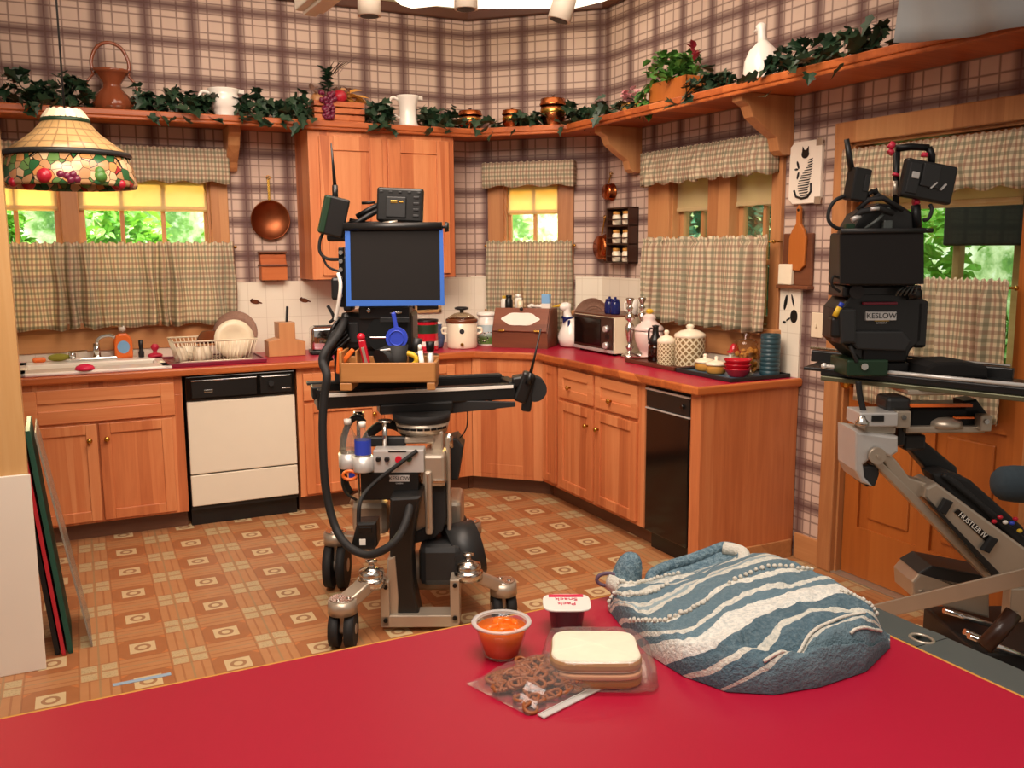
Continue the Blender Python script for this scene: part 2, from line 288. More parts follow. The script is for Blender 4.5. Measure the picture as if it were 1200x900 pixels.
    def boxuv(s,fs=None):
        uvl=s.bm.loops.layers.uv.verify(); s.bm.normal_update()
        for f in s.bm.faces:
            n=f.normal
            for lp in f.loops:
                p=lp.vert.co
                lp[uvl].uv=(p.x,p.z) if abs(n.y)>.7 else ((p.y,p.z) if abs(n.x)>.7 else (p.x,p.y))
        return s
    def build(s,name,mat,parent=None,off=(0,0,0),sub=0,solid=0):
        me=bpy.data.meshes.new(name); bmesh.ops.translate(s.bm,vec=-Vector(off),verts=s.bm.verts) if Vector(off).length>0 else None
        s.bm.to_mesh(me); s.bm.free(); mats=mat if isinstance(mat,(list,tuple)) else [mat]
        for k in mats: me.materials.append(MT[k])
        o=bpy.data.objects.new(name,me); COL.objects.link(o)
        if parent is not None: o.parent=parent
        if solid: mo=o.modifiers.new('thick','SOLIDIFY'); mo.thickness=solid; mo.offset=0
        if sub: mo=o.modifiers.new('sub','SUBSURF'); mo.levels=sub; mo.render_levels=sub
        return o
IVY=[(0,0),(-.12,.3),(.12,.5),(.3,.32),(.55,.48),(.62,.22),(1,0),(.62,-.22),(.55,-.48),(.3,-.32),(.12,-.5),(-.12,-.3)]
def spline(c,sub=8,closed=False):
    c=[Vector(p) for p in c]; n=len(c); out=[]
    for i in range(n if closed else n-1):
        g=lambda k: c[k%n] if closed else c[max(0,min(n-1,k))]
        a,b,d,e=g(i-1),g(i),g(i+1),g(i+2)
        for k in range(sub):
            t=k/sub; out.append(.5*((2*b)+(d-a)*t+(2*a-5*b+4*d-e)*t*t+(3*b-a-3*d+e)*t**3))
    if not closed: out.append(c[-1])
    return out
def tag(o,label,cat,group=None):
    o['label']=label; o['category']=cat
    if group: o['group']=group
    return o
class T:
    """one thing: an Empty at its base, in a frame; parts are given in that frame's coordinates"""
    def __init__(s,name,label,cat,F=WB,base=(0,0,0),group=None):
        s.F=F; s.base=Vector(base); o=s.o=bpy.data.objects.new(name,None); COL.objects.link(o); o.empty_display_size=.05
        o.location=F.W(base); o.rotation_euler=(0,0,R(F.deg)); tag(o,label,cat,group)
    def part(s,mb,name,mat,parent=None,label=None,sub=0,solid=0):
        o=mb.build(name,mat,parent or s.o,s.base,sub,solid)
        if label: o['label']=label
        return o
    def parts(s,mb,name,mat,parent=None):
        '''every separate piece in mb becomes a part of its own'''
        mb.bm.verts.index_update(); left=set(mb.bm.verts); out=[]
        while left:
            v=left.pop(); st=[v]; comp={v}
            while st:
                for e in st.pop().link_edges:
                    for w_ in e.verts:
                        if w_ not in comp: comp.add(w_); left.discard(w_); st.append(w_)
            m2=MB(); mp={v_:m2.bm.verts.new(v_.co) for v_ in sorted(comp,key=lambda q:q.index)}
            for f in {f for v_ in comp for f in v_.link_faces}:
                g=m2.bm.faces.new([mp[v_] for v_ in f.verts]); g.smooth=f.smooth
            out.append(s.part(m2,name,mat,parent))
        mb.bm.free(); return out
    def text(s,name,body,size,loc,rot,mat,parent=None,ext=.0008,align='CENTER'):
        cu_=bpy.data.curves.new(name,'FONT'); cu_.body=body; cu_.size=size; cu_.extrude=ext; cu_.align_x=align; cu_.align_y='CENTER'
        tmp=bpy.data.objects.new('tmp',cu_); COL.objects.link(tmp); dg=bpy.context.evaluated_depsgraph_get(); me=bpy.data.meshes.new_from_object(tmp.evaluated_get(dg)); bpy.data.objects.remove(tmp)
        me.materials.clear(); me.materials.append(MT[mat]); o=bpy.data.objects.new(name,me); COL.objects.link(o); o.parent=parent or s.o
        o.location=Vector(loc)-s.base; o.rotation_euler=rot; return o
def solo(mb,name,mat,label,cat,F=WB,base=(0,0,0),group=None,sub=0,solid=0):
    o=mb.build(name,mat,None,base,sub,solid); o.location=F.W(base); o.rotation_euler=(0,0,R(F.deg)); return tag(o,label,cat,group)
def struct(mb,name,mat,F=WB,parent=None,solid=0,uv=False):
    if uv: mb.boxuv()
    o=mb.build(name,mat,parent,(0,0,0),0,solid)
    if parent is None: o.location=F.o; o.rotation_euler=(0,0,R(F.deg)); o['kind']='structure'
    return o
def dup(o,loc,label=None,rz=None,group=None,scale=None):
    r=o.copy(); COL.objects.link(r); r.location=loc
    if rz is not None: r.rotation_euler=(0,0,rz)
    if label: r['label']=label
    if group: r['group']=group
    if scale: r.scale=(scale,)*3
    for ch in list(o.children):
        c=ch.copy(); COL.objects.link(c); c.parent=r
        for g in ch.children: d=g.copy(); COL.objects.link(d); d.parent=c
    return r
def RX(d): return Matrix.Rotation(R(d),4,'X')
def RY(d): return Matrix.Rotation(R(d),4,'Y')
def RZ(d): return Matrix.Rotation(R(d),4,'Z')
def TR(x,y,z): return Matrix.Translation((x,y,z))
def V3(*a): return Vector(a)
# ================= SETTING =================
mb=MB(); mb.box(-6.5,1.0,-7.5,.12,-.05,0); struct(mb,'floor','vinyl_floor')
TH=.12; ZW=3.10
def wall(name,F,x0,x1,holes,mat='wallpaper',ends=(0,0)):
    mb=MB(); hs=sorted(holes); x=x0
    for (a,b,z0,z1) in hs:
        if a>x: mb.box(x,a,0,TH,0,ZW)
        if z0>0: mb.box(a,b,0,TH,0,z0)
        mb.box(a,b,0,TH,z1,ZW); x=b
    if x1>x: mb.box(x,x1,0,TH,0,ZW)
    return struct(mb,name,mat,F,uv=True)
W1=(-3.95,-2.395,1.14,2.02); W2=(-.225,.175,1.14,2.02); W3=(1.41,2.285,1.14,2.02); D1=(2.78,3.72,0,2.025)
DL=.67/math.sqrt(2)
wall('wall_back',WB,-6.4,-.67,[W1]); wall('wall_corner',WD,-DL,DL,[W2]); wall('wall_right',WR,.67,4.3,[W3,D1])
# wall stub at the far left: bare set flat, wood above and white panel below
mb=MB(); mb.box(-6.0,-3.423,-2.19,-2.07,0,3.1); struct(mb,'wall_left','plywood')
mb=MB(); mb.box(-4.4,-3.415,-2.205,-2.192,0,.755,.003); solo(mb,'wall_panel','panel_white','white painted panel covering the foot of the bare wood wall end','panel',WB,(-3.9,-2.2,0))
# backsplash
def tiles(n,F,x0,x1,x2=None):
    mb=MB(); mb.box(x0,x1,-.012,.0,.914,1.362); return mb
mb=MB(); mb.box(-2.29,-.675,-.012,0,.914,1.36); mb.box(-3.95,-2.29,-.012,0,.914,.985); struct(mb,'trim_1','tile_white',WB,uv=True)
mb=MB(); mb.box(-DL+.005,-.35,-.012,0,.914,1.366); mb.box(.285,DL-.005,-.012,0,.914,1.366); mb.box(-.35,.285,-.012,0,.914,.985); struct(mb,'trim_2','tile_white',WD,uv=True)
mb=MB(); mb.box(.675,1.19,-.012,0,.914,1.366); mb.box(2.36,2.505,-.012,0,.914,1.366); mb.box(1.19,2.36,-.012,0,.914,.985); struct(mb,'trim_3','tile_white',WR,uv=True)
# crown strip along the wall tops
mb=MB()
for F_,a,b in ((WB,-6.4,-.67),(WD,-DL,DL),(WR,.67,4.3)):
    m2=F_.M; mb.box(a,b,-.035,.0,3.065,3.13,.008,m2)
struct(mb,'trim_4','crown_brown')
# baseboard right + end
mb=MB(); mb.box(2.53,2.70,-.02,0,0,.13,.004); struct(mb,'baseboard_right','trim_wood_flat',WR)
# ceiling edge: a shallow cream cove rising from the wall tops
mb=MB()
inn=[(-6.4,-1.0),(-1.1,-1.0),(-1.0,-1.1),(-1.0,-4.2)]; outr=[(-6.4,.12),(-.62,.12),(.12,-.62),(.12,-4.2)]
vo=[mb.bm.verts.new((x,y,3.13)) for x,y in outr]; vi=[mb.bm.verts.new((x,y,3.62)) for x,y in inn]
for k in range(3): mb.bm.faces.new((vo[k],vi[k],vi[k+1],vo[k+1]))
mb.bm.faces.new((vi[0],mb.bm.verts.new((-6.4,-4.2,3.62)),vi[3],vi[2],vi[1]))
struct(mb,'ceiling','ceiling_cream',solid=.02)
# ---------- windows ----------
def window(name,F,opening,units,casing,muntin,sillz=1.14,apron=(.975,1.12)):
    x0,x1,z0,z1=opening; a,b=casing
    root=bpy.data.objects.new(name,None); COL.objects.link(root); root.location=F.o; root.rotation_euler=(0,0,R(F.deg)); root['kind']='structure'
    mb=MB()
    mb.box(a,x0+.004,-.022,.03,z0-.02,z1+.08,.004); mb.box(x1-.004,b,-.022,.03,z0-.02,z1+.08,.004); mb.box(a,b,-.022,.02,z1-.004,z1+.09,.004)
    mb.box(x0,x0+.02,.0,TH,z0,z1); mb.box(x1-.02,x1,.0,TH,z0,z1); mb.box(x0,x1,0,TH,z1-.02,z1); mb.box(x0,x1,0,TH,z0-.0,z0+.02)
    for (u0,u1),(v0,v1) in zip(units,units[1:]): mb.box(u1-.002,v0+.002,-.022,TH-.01,z0,z1,.004)
    mb.build('casing','trim_wood',root)
    mb=MB(); mb.box(a-.02,b+.02,-.055,.03,z0-.03,z0+.004,.006); mb.box(a,b,-.02,.0,apron[0],z0-.03,.004); mb.build('window_sill','trim_wood_flat',root)
    for (u0,u1),ms in zip(units,muntin):
        mb=MB(); f=.035
        mb.box(u0,u0+f,.05,.085,z0+.02,z1-.02,.003); mb.box(u1-f,u1,.05,.085,z0+.02,z1-.02,.003); mb.box(u0,u1,.05,.085,z0+.02,z0+.06,.003); mb.box(u0,u1,.05,.085,z1-.06,z1-.02,.003)
        for q in ms: mb.box(q-.012,q+.012,.055,.08,z0+.05,z1-.05,.002)
        mb.box(u0+f,u1-f,.055,.08,(z0+z1)/2-.012-.1,(z0+z1)/2+.012-.1)
        sash=mb.build('sash','trim_wood',root)
        mb=MB(); mb.box(u0+f-.005,u1-f+.005,.065,.07,z0+.055,z1-.055); mb.build('pane','pane_glass',sash)
    return root
window('window_1',WB,W1,[(-3.95,-3.22),(-3.13,-2.395)],(-4.05,-2.295),[(-3.7,-3.45),(-2.895,-2.665)])
window('window_2',WD,W2,[(-.225,.175)],(-.335,.27),[(-.02,)])
window('window_3',WR,W3,[(1.43,1.775),(1.955,2.285)],(1.20,2.355),[(1.63,),(2.15,)])
# ---------- roller shades, curtains ----------
def shade(F,x0,x1,zb,zt,label,dy=.03,sc_=False):
    t=T('roller_shade',label,'window shade',F,((x0+x1)/2,dy,zb),'roller shades')
    mb=MB(); n=24
    def fn(i,j):
        z=zb+(zt-zb)*j
        if sc_ and j==0: z+=.012*abs(math.sin(i*PI*2.5))
        return (x0+(x1-x0)*i,dy+.003*math.sin(i*9),z)
    mb.grid(fn,n,6); t.part(mb,'shade_cloth','shade_cloth',solid=.002)
    mb=MB(); mb.cyl((x0,dy+.012,zt+.005),(x1,dy+.012,zt+.005),.018,n=14); t.part(mb,'roller','ivory')
    mb=MB(); mb.box(x0+.002,x1-.002,dy-.005,dy+.005,zb+.01,zb+.03,.002); t.part(mb,'hem_bar','shade_cloth')
shade(WB,-3.93,-3.235,1.785,1.99,'cream roller shade glowing yellow over the left sash beside the hanging lamp'); shade(WB,-3.125,-2.405,1.79,1.99,'wide cream roller shade glowing yellow above the sink, right of the mullion')
shade(WD,-.222,.172,1.785,1.99,'small roller shade glowing amber in the narrow corner window'); shade(WR,1.425,1.765,1.755,1.99,'unlit beige roller shade over the left sash of the right wall window',sc_=True); shade(WR,1.935,2.28,1.765,1.99,'unlit beige roller shade over the right sash, nearer the cat plaque',sc_=True)
def curtain(F,x0,x1,zt,zb,label,name='cafe_curtain',dy=-.092,amp=.036,folds=9,full=1.6,head=.03,seed=1,cat='curtain',panels=1,rod=True,ret=0,group='checked window curtains'):
    rnd=random.Random(seed); t=T(name,label,cat,F,((x0+x1)/2,dy,zb),group)
    for p in range(panels):
        a=x0+(x1-x0)*p/panels+(-.01 if p else 0); b=x0+(x1-x0)*(p+1)/panels-(.004 if p<panels-1 else 0); w=b-a; mb=MB(); ph=rnd.random()*6; f2=folds*w/(x1-x0)
        jit=[rnd.uniform(-.5,.5) for _ in range(40)]
        def fold(i,j):
            k=i*f2; q=k+.35*math.sin(2.1*k+ph)
            return 1.35*amp*(.62+.38*math.sin(1.3*k+ph*2))*math.sin(2*PI*q)*(.6+.5*(1-j))+.006*math.sin(5*2*PI*q+ph)*j
        def fn(i,j):
            x=a+w*i; z=zb+(zt+head-zb)*j; y=dy+fold(i,j)
            jr=(zt-zb)/(zt+head-zb)
            if j>=.999: z+=.006*math.sin(i*f2*13+ph)+.004*math.sin(i*f2*29)
            if abs(j-jr)<.06: y=dy+(y-dy)*.35
            if j<.001: z+=.008*math.sin(i*f2*3+ph)
            return (x+.004*math.sin(j*7+i*30),y,z)
        mb.grid(fn,int(60*max(1,w/.5)),16,lambda i,j:(i*w*full,j*(zt-zb)))
        t.part(mb,'curtain_panel','gingham',solid=.002)
    if rod:
        mb=MB(); mb.cyl((x0-.015,dy+.02,zt),(x1+.015,dy+.02,zt),.005,n=10)
        for q in (x0-.012,x1+.012): mb.ball((q,dy+.02,zt),.010,10); mb.cyl((q,dy+.02,zt),(q,-.02,zt),.005,n=8)
        t.part(mb,'curtain_rod','brass')
    return t
def valance(F,x0,x1,zt,zb,label,dy=-.10,seed=3,folds=8,amp=.02):
    rnd=random.Random(seed); t=T('valance',label,'curtain',F,((x0+x1)/2,dy,zb),'checked window valances'); w=x1-x0; d=-dy-.026; mb=MB(); L=w+2*d; ph=rnd.random()*6
    def fn(i,j):
        s=i*L
        if s<d: x,y=x0,-.026-s
        elif s>d+w: x,y=x1,dy+(s-d-w)
        else: x,y=x0+s-d,dy
        k=(s/L)*folds; fo=amp*math.sin(2*PI*(k+.3*math.sin(1.7*k+ph)))*(.5+.5*math.sin(3.1*k+ph))*(1.15-j*.8)+.006*math.sin(k*17+9*j)
        edge=min(1,min(abs(s-d),abs(s-d-w))/.05)
        if d<=s<=d+w: y-=abs(fo)*edge+.012*math.sin(j*PI)*edge
        z=zb+(zt-zb)*j
        if j<.001: z+=.008*math.sin(k*5+ph)
        if j>.999: z+=.004*math.sin(k*23)
        return (x,min(y,-.024),z)
    mb.grid(fn,int(90*max(1,w/.6)),10,lambda i,j:(i*L*1.5,j*(zt-zb)*1.1)); t.part(mb,'valance_cloth','gingham',solid=.002)
    mb=MB(); mb.box(x0+.004,x1-.004,dy+.03,-.024,zt-.03,zt-.012,.003); t.part(mb,'rod_board','trim_wood_flat')
curtain(WB,-3.9,-2.285,1.575,1.115,'long checked cafe curtain drawn across the window over the sink',folds=15,seed=2,panels=2,amp=.036)
valance(WB,-3.95,-2.29,2.155,1.955,'checked valance above the sink window, left end behind the hanging lamp',seed=4,folds=14,amp=.012)
curtain(WD,-.33,.275,1.575,.95,'checked cafe curtain in the narrow corner window above the bread box',folds=8,seed=6,panels=2,dy=-.07,amp=.022)
valance(WD,-.345,.29,2.125,1.965,'small checked valance over the narrow corner window',seed=8,folds=5,amp=.01)
curtain(WR,1.27,2.355,1.585,1.13,'pair of checked cafe curtains below the two beige shades on the right wall',folds=12,seed=10,panels=1,amp=.042)
valance(WR,1.23,2.333,2.11,1.92,'ruffled checked valance over the double window on the right wall',seed=12,folds=11,amp=.03)
# ---------- door ----------
root=bpy.data.objects.new('door_1',None); COL.objects.link(root); root.location=WR.o; root.rotation_euler=(0,0,R(-90)); root['kind']='structure'
mb=MB(); x0,x1,_,z1=D1
mb.box(2.695,x0+.003,-.028,.03,0,z1+.09,.006); mb.box(x1-.003,x1+.085,-.028,.03,0,z1+.09,.006); mb.box(2.695,x1+.085,-.03,.03,z1-.003,z1+.092,.006); mb.box(x0,x0+.015,0,TH,0,z1); mb.box(x1-.015,x1,0,TH,0,z1); mb.box(x0,x1,0,TH,z1-.015,z1); mb.build('casing','trim_wood',root)
mb=MB(); y0,y1=.03,.075; ax,bx=2.80,3.70
mb.box(ax,2.885,y0,y1,.01,2.005); mb.box(3.61,bx,y0,y1,.01,2.005); mb.box(2.885,3.61,y0,y1,1.89,2.005); mb.box(2.885,3.61,y0,y1,.82,.99); mb.box(2.885,3.61,y0,y1,.01,.25); mb.box(3.215,3.285,y0,y1,.25,.82)
for a,b in ((2.885,3.215),(3.285,3.61)):
    mb.box(a,b,y0+.014,y1-.01,.25,.82); mb.box(a+.05,b-.05,y0+.004,y0+.02,.30,.77,.008)
slab=mb.build('slab','door_wood',root)
mb=MB(); mb.box(2.88,3.615,.05,.055,.985,1.895); mb.build('pane','pane_glass',slab)
mb=MB(); mb.lathe([(0,0),(.028,0),(.028,.006),(.01,.012),(.01,.035),(.026,.045),(.03,.06),(.02,.075),(0,.078)],(2.83,.03,.935),18,RX(90)); mb.build('door_knob','brass',slab)
mb=MB(); mb.box(x0,x1,-.02,.1,0,.008,.002); mb.build('threshold','champagne_metal',root)
shade_=shade(WR,2.88,3.615,1.715,1.97,'plain cream roller shade on the glazed door behind the camera monitor',dy=.015)
curtain(WR,2.885,3.62,1.40,.86,'green and red checked curtain hanging low on the glazed door',folds=11,seed=14,dy=-.03,amp=.024,panels=1)
valance(WR,2.80,3.72,1.985,1.775,'wide ruffled valance across the top of the glazed door',seed=16,folds=9,amp=.02,dy=-.085)
# ---------- outside: ground and planting ----------
mb=MB(); mb.box(-7,-.6,.13,7,-.06,-.01); mb.box(.14,7,-6,7,-.06,-.01); mb.box(-.6,.14,.7,7,-.06,-.01); g=mb.build('ground','stem_brown'); g['kind']='structure'
mb=MB(); pa=[(-8,3.0),(-.4,3.0),(.8,2.55),(2.55,.8),(3.0,-.4),(3.0,-7)]
mb.grid(lambda i,j:(lambda k,f:(pa[k][0]+(pa[k+1][0]-pa[k][0])*f,pa[k][1]+(pa[k+1][1]-pa[k][1])*f,-.01+3.4*j))(min(4,int(i*5+1e-6)),i*5-min(4,int(i*5+1e-6))),20,4)
g=mb.build('backdrop','garden_backing',solid=.01); g['kind']='structure'
def bushmesh(nm,seed,n,rx,ry,rz_,L,mat):
    rnd=random.Random(seed); mb=MB()
    for k in range(n):
        while 1:
            p=Vector((rnd.uniform(-1,1),rnd.uniform(-1,1),rnd.uniform(-1,1)))
            if .35<p.length<1+.18*math.sin(p.x*7+seed)*math.cos(p.z*6): break
        c=(p.x*rx,p.y*ry,rz_*1.05+p.z*rz_); Mx=RZ(rnd.uniform(0,360))@RX(rnd.uniform(-60,60))@RY(rnd.uniform(-50,50)); mb.leaf(c,L*rnd.uniform(.6,1.2),L*.55,Mx)
    return mb
def bush(F,x,y,label,mat,seed,n=1500,rx=.55,ry=.4,rz_=.7,L=.11,z=.35,name='leafy_bush'):
    t=T(name,label,'bush',F,(x,y,0),'bushes outside the windows'); mb=MB()
    for k in range(5): a=k*1.26+seed; mb.tube([(x,y,-.01),(x+.1*math.cos(a),y+.1*math.sin(a),.5),(x+.3*rx*math.cos(a),y+.3*ry*math.sin(a),z+rz_*1.2)],.015,6)
    t.part(mb,'stem','stem_brown'); mb=bushmesh('b',seed,n,rx,ry,rz_,L,mat); bmesh.ops.translate(mb.bm,vec=(x,y,z),verts=mb.bm.verts); t.part(mb,'foliage',mat)
bush(WB,-3.7,1.5,'bright green bush seen through the left sash by the lamp','leaf_outside',1,rx=.36,rz_=.85,z=.3); bush(WB,-2.8,1.25,'green bush behind the left panes of the sink window','leaf_outside',2,rx=.36,rz_=.8,z=.35); bush(WB,-1.9,1.3,'lime green bush behind the right panes of the sink window','leaf_bright',3,rx=.38,rz_=.85,z=.3)
bush(WD,.0,1.5,'pale sunlit shrub beyond the narrow corner window','leaf_pale',4,n=420,rx=.7,rz_=.8,z=.35); bush(WR,.35,.95,'dark blue green shrub outside the left sash of the right wall window','leaf_cool',5,n=2000,rx=.32,rz_=.85,z=.3); bush(WR,1.3,.85,'blue green shrub outside the right sash of the right wall window','leaf_cool',6,n=2000,rx=.32,rz_=.85,z=.3)
bush(WR,2.28,1.0,'bright yellow green bush outside the door, beside the camera monitor','leaf_bright',7,n=1100,rx=.30,rz_=.72,z=.45); bush(WR,3.0,1.35,'mid green bush outside the door glass','leaf_outside',8,n=900,rx=.38,ry=.3,rz_=.58,z=.2)
t=T('backing_flat','dark grey panel on two posts standing outside the door glass','panel',WR,(3.0,.62,0)); mb=MB(); mb.box(2.80,3.22,.60,.64,1.56,2.7,.01); t.part(mb,'panel','dark_grey'); mb=MB(); mb.box(2.83,2.87,.64,.68,0,2.7,.004); mb.box(3.15,3.19,.64,.68,0,2.7,.004); t.parts(mb,'post','pale_wood')
# ================= CABINETS =================
FY=-.60
def shaker(mb,x0,x1,z0,z1,y,st=.06,d=.018,planks=True):
    mb.box(x0,x0+st,y-d,y,z0,z1,.003); mb.box(x1-st,x1,y-d,y,z0,z1,.003); mb.box(x0+st,x1-st,y-d,y,z1-st,z1,.003); mb.box(x0+st,x1-st,y-d,y,z0,z0+st,.003); mb.box(x0+st-.002,x1-st+.002,y-.007,y,z0+st-.002,z1-st+.002)
def knob(x,y,z):
    mb=MB(); mb.lathe([(0,0),(.007,0),(.006,.012),(.014,.018),(.015,.024),(.009,.03),(0,.031)],(x,y,z),14,RX(90)); return mb
def front(t,name,x0,x1,z0,z1,kx=None,kz=None,y=FY,st=.055):
    mb=MB(); shaker(mb,x0,x1,z0,z1,y,st); d=t.part(mb,name,'cabinet_wood_flat' if name=='drawer' else 'cabinet_wood')
    if kx is not None: t.part(knob(kx,y-.018,kz),'knob','brass',d)
    return d
def carcass(t,x0,x1,y=FY,yb=-.02):
    mb=MB(); mb.box(x0,x1,y,yb,.1,.874,.002); t.part(mb,'cabinet_body','cabinet_wood')
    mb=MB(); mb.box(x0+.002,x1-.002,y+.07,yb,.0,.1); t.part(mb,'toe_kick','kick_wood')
t=T('base_cabinet','sink base cabinet of orange wood with two doors, left of the white dishwasher','cabinet',WB,(-3.05,-.3,0),'orange wood base cabinets')
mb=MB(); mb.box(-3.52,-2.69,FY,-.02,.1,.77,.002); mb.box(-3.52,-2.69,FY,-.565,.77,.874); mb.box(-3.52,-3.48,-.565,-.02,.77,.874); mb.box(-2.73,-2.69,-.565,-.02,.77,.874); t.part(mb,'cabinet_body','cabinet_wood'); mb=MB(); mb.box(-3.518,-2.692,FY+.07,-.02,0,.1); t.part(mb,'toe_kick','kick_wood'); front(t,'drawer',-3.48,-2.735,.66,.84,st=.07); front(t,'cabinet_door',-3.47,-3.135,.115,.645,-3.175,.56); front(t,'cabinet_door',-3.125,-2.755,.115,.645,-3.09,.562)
t=T('dishwasher','white built-in dishwasher with a black control strip','dishwasher',WB,(-2.372,-.3,0))
mb=MB(); mb.box(-2.672,-2.072,-.59,-.03,.1,.866); t.part(mb,'tub','dark_grey')
mb=MB(); mb.box(-2.672,-2.072,-.615,-.59,.31,.725,.006); t.part(mb,'door','appliance_white')
mb=MB(); mb.box(-2.672,-2.072,-.612,-.59,.125,.303,.005); t.part(mb,'lower_panel','appliance_white')
mb=MB(); mb.box(-2.674,-2.07,-.625,-.59,.73,.868,.006); cp=t.part(mb,'control_panel','black_gloss')
mb=MB(); mb.box(-2.645,-2.29,-.63,-.622,.745,.845,.004); mb.box(-2.27,-2.09,-.63,-.622,.745,.85,.004); t.part(mb,'switch_bezel','black_plastic',cp)
mb=MB(); mb.box(-2.645,-2.29,-.634,-.628,.838,.845,.001); mb.box(-2.26,-2.1,-.634,-.628,.838,.843,.001); mb.box(-2.15,-2.1,-.634,-.628,.765,.772,.001); mb.box(-2.58,-2.53,-.634,-.628,.775,.79,.002); t.part(mb,'chrome_trim','chrome',cp)
mb=MB(); mb.cyl((-2.21,-.628,.80),(-2.21,-.65,.80),.018,.014); t.part(mb,'dial','dark_grey',cp)
mb=MB(); mb.box(-2.672,-2.072,-.55,-.03,0,.12); t.part(mb,'kick_plate','black_plastic')
t=T('base_cabinet','orange wood base cabinet to the right of the dishwasher, behind the camera dolly','cabinet',WB,(-1.5,-.3,0),'orange wood base cabinets')
carcass(t,-2.055,-.938); front(t,'drawer',-2.02,-1.55,.68,.84,-1.78,.77); front(t,'drawer',-1.53,-1.06,.68,.84,-1.29,.77); front(t,'cabinet_door',-2.02,-1.55,.115,.66,-1.6,.57); front(t,'cabinet_door',-1.53,-1.06,.115,.66,-1.48,.57)
# corner unit
t=T('corner_cabinet','angled corner base cabinet of orange wood under the bread box','cabinet',WD,(0,-.35,0))
poly=[(-.935,-.602),(-.602,-.935),(-.025,-.935),(-.025,-.70),(-.70,-.025),(-.935,-.025)]
mb=MB(); mb.prism([tuple(WD.loc(Vector((x,y,0)))[:2]) for x,y in poly],.1,.874,'xy'); t.part(mb,'cabinet_body','cabinet_wood')
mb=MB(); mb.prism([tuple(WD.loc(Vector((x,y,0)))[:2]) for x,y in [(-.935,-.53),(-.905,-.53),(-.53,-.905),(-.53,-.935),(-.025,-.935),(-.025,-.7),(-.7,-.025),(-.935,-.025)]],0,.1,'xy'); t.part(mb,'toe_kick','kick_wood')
front(t,'cabinet_door',-.205,.165,.125,.85,.135,.70,y=-.597,st=.065)
t=T('base_cabinet','orange wood base cabinet with two drawers on the right run, next to the black compactor','cabinet',WR,(1.5,-.3,0),'orange wood base cabinets')
carcass(t,.938,2.04); front(t,'cabinet_door',.955,1.12,.125,.85,st=.05); front(t,'drawer',1.155,1.545,.675,.85,1.30,.748); front(t,'drawer',1.575,1.985,.675,.85,1.745,.735); front(t,'cabinet_door',1.155,1.545,.12,.655,1.50,.555); front(t,'cabinet_door',1.575,1.985,.12,.655,1.615,.555)
t=T('trash_compactor','tall black appliance built in at the end of the right counter','compactor',WR,(2.24,-.3,0))
mb=MB(); mb.box(2.05,2.425,-.58,-.03,.09,.87); t.part(mb,'housing','dark_grey'); mb=MB(); mb.box(2.06,2.42,-.607,-.58,.10,.745,.006); t.part(mb,'door','black_gloss'); mb=MB(); mb.box(2.06,2.42,-.607,-.58,.755,.84,.005); cp=t.part(mb,'control_panel','black_plastic'); mb=MB(); mb.box(2.055,2.425,-.61,-.6,.745,.752,.001); mb.box(2.055,2.425,-.61,-.6,.842,.852,.001); t.part(mb,'trim_strip','silver_paint'); mb=MB(); mb.cyl((2.37,-.606,.797),(2.37,-.618,.797),.011); t.part(mb,'key_switch','black_gloss',cp)
mb=MB(); mb.box(2.06,2.42,-.56,-.03,0,.09); t.part(mb,'kick_plate','black_plastic')
t=T('cabinet_end_panel','broad orange wood panel closing the near end of the right counter','panel',WR,(2.47,-.3,0))
mb=MB(); mb.box(2.428,2.506,-.605,-.004,.0,.874,.002); t.part(mb,'panel','cabinet_wood'); mb=MB(); mb.box(2.506,2.52,-.602,-.022,0,.09,.003); t.part(mb,'base_molding','trim_wood_flat')
# countertop
t=T('countertop','long red laminate counter with a rounded wood front edge','countertop',WB,(-1.5,-.3,.876))
mb=MB(); z0,z1=.876,.914
for poly in ([(-3.52,-.62),(-3.47,-.62),(-3.47,-.014),(-3.52,-.014)],[(-3.47,-.62),(-2.79,-.62),(-2.79,-.55),(-3.47,-.55)],[(-3.47,-.09),(-2.79,-.09),(-2.79,-.014),(-3.47,-.014)],[(-2.79,-.62),(-.927,-.62),(-.62,-.927),(-.62,-2.50),(-.014,-2.50),(-.014,-.68),(-.68,-.014),(-2.79,-.014)]):
    mb.prism(poly,z0,z1,'xy')
t.part(mb,'worktop','red_laminate')
mb=MB(); edge=[(-3.52,-.63),(-.931,-.63),(-.63,-.931),(-.63,-2.515)]
def strip(mb,path,w,z0,z1,bev=.009):
    n=len(path); L=[];Rr=[]
    for i,p in enumerate(path):
        p=Vector(p); a=Vector(path[i-1]) if i else p; b=Vector(path[i+1]) if i<n-1 else p
        d1=(p-a).normalized() if i else (b-p).normalized(); d2=(b-p).normalized() if i<n-1 else d1
        nn=Vector((-(d1+d2).y,(d1+d2).x)).normalized(); k=w/2/max(.3,nn.dot(Vector((-d1.y,d1.x)))); L.append(p+nn*k); Rr.append(p-nn*k)
    mb.prism([tuple(q) for q in L+Rr[::-1]],z0,z1,'xy',bev)
strip(mb,edge+[(-.002,-2.515)],.024,.874,.916); t.part(mb,'wood_edge','shelf_wood')
# upper cabinet
t=T('wall_cabinet','orange wood wall cabinet with two doors hanging over the counter','cabinet',WB,(-1.37,-.15,1.375))
mb=MB(); mb.box(-1.868,-.925,-.33,-.002,1.375,2.275,.003); t.part(mb,'cabinet_body','cabinet_wood'); front(t,'cabinet_door',-1.805,-1.41,1.40,2.235,y=-.33,st=.085); front(t,'cabinet_door',-1.375,-.965,1.40,2.235,y=-.33,st=.085)
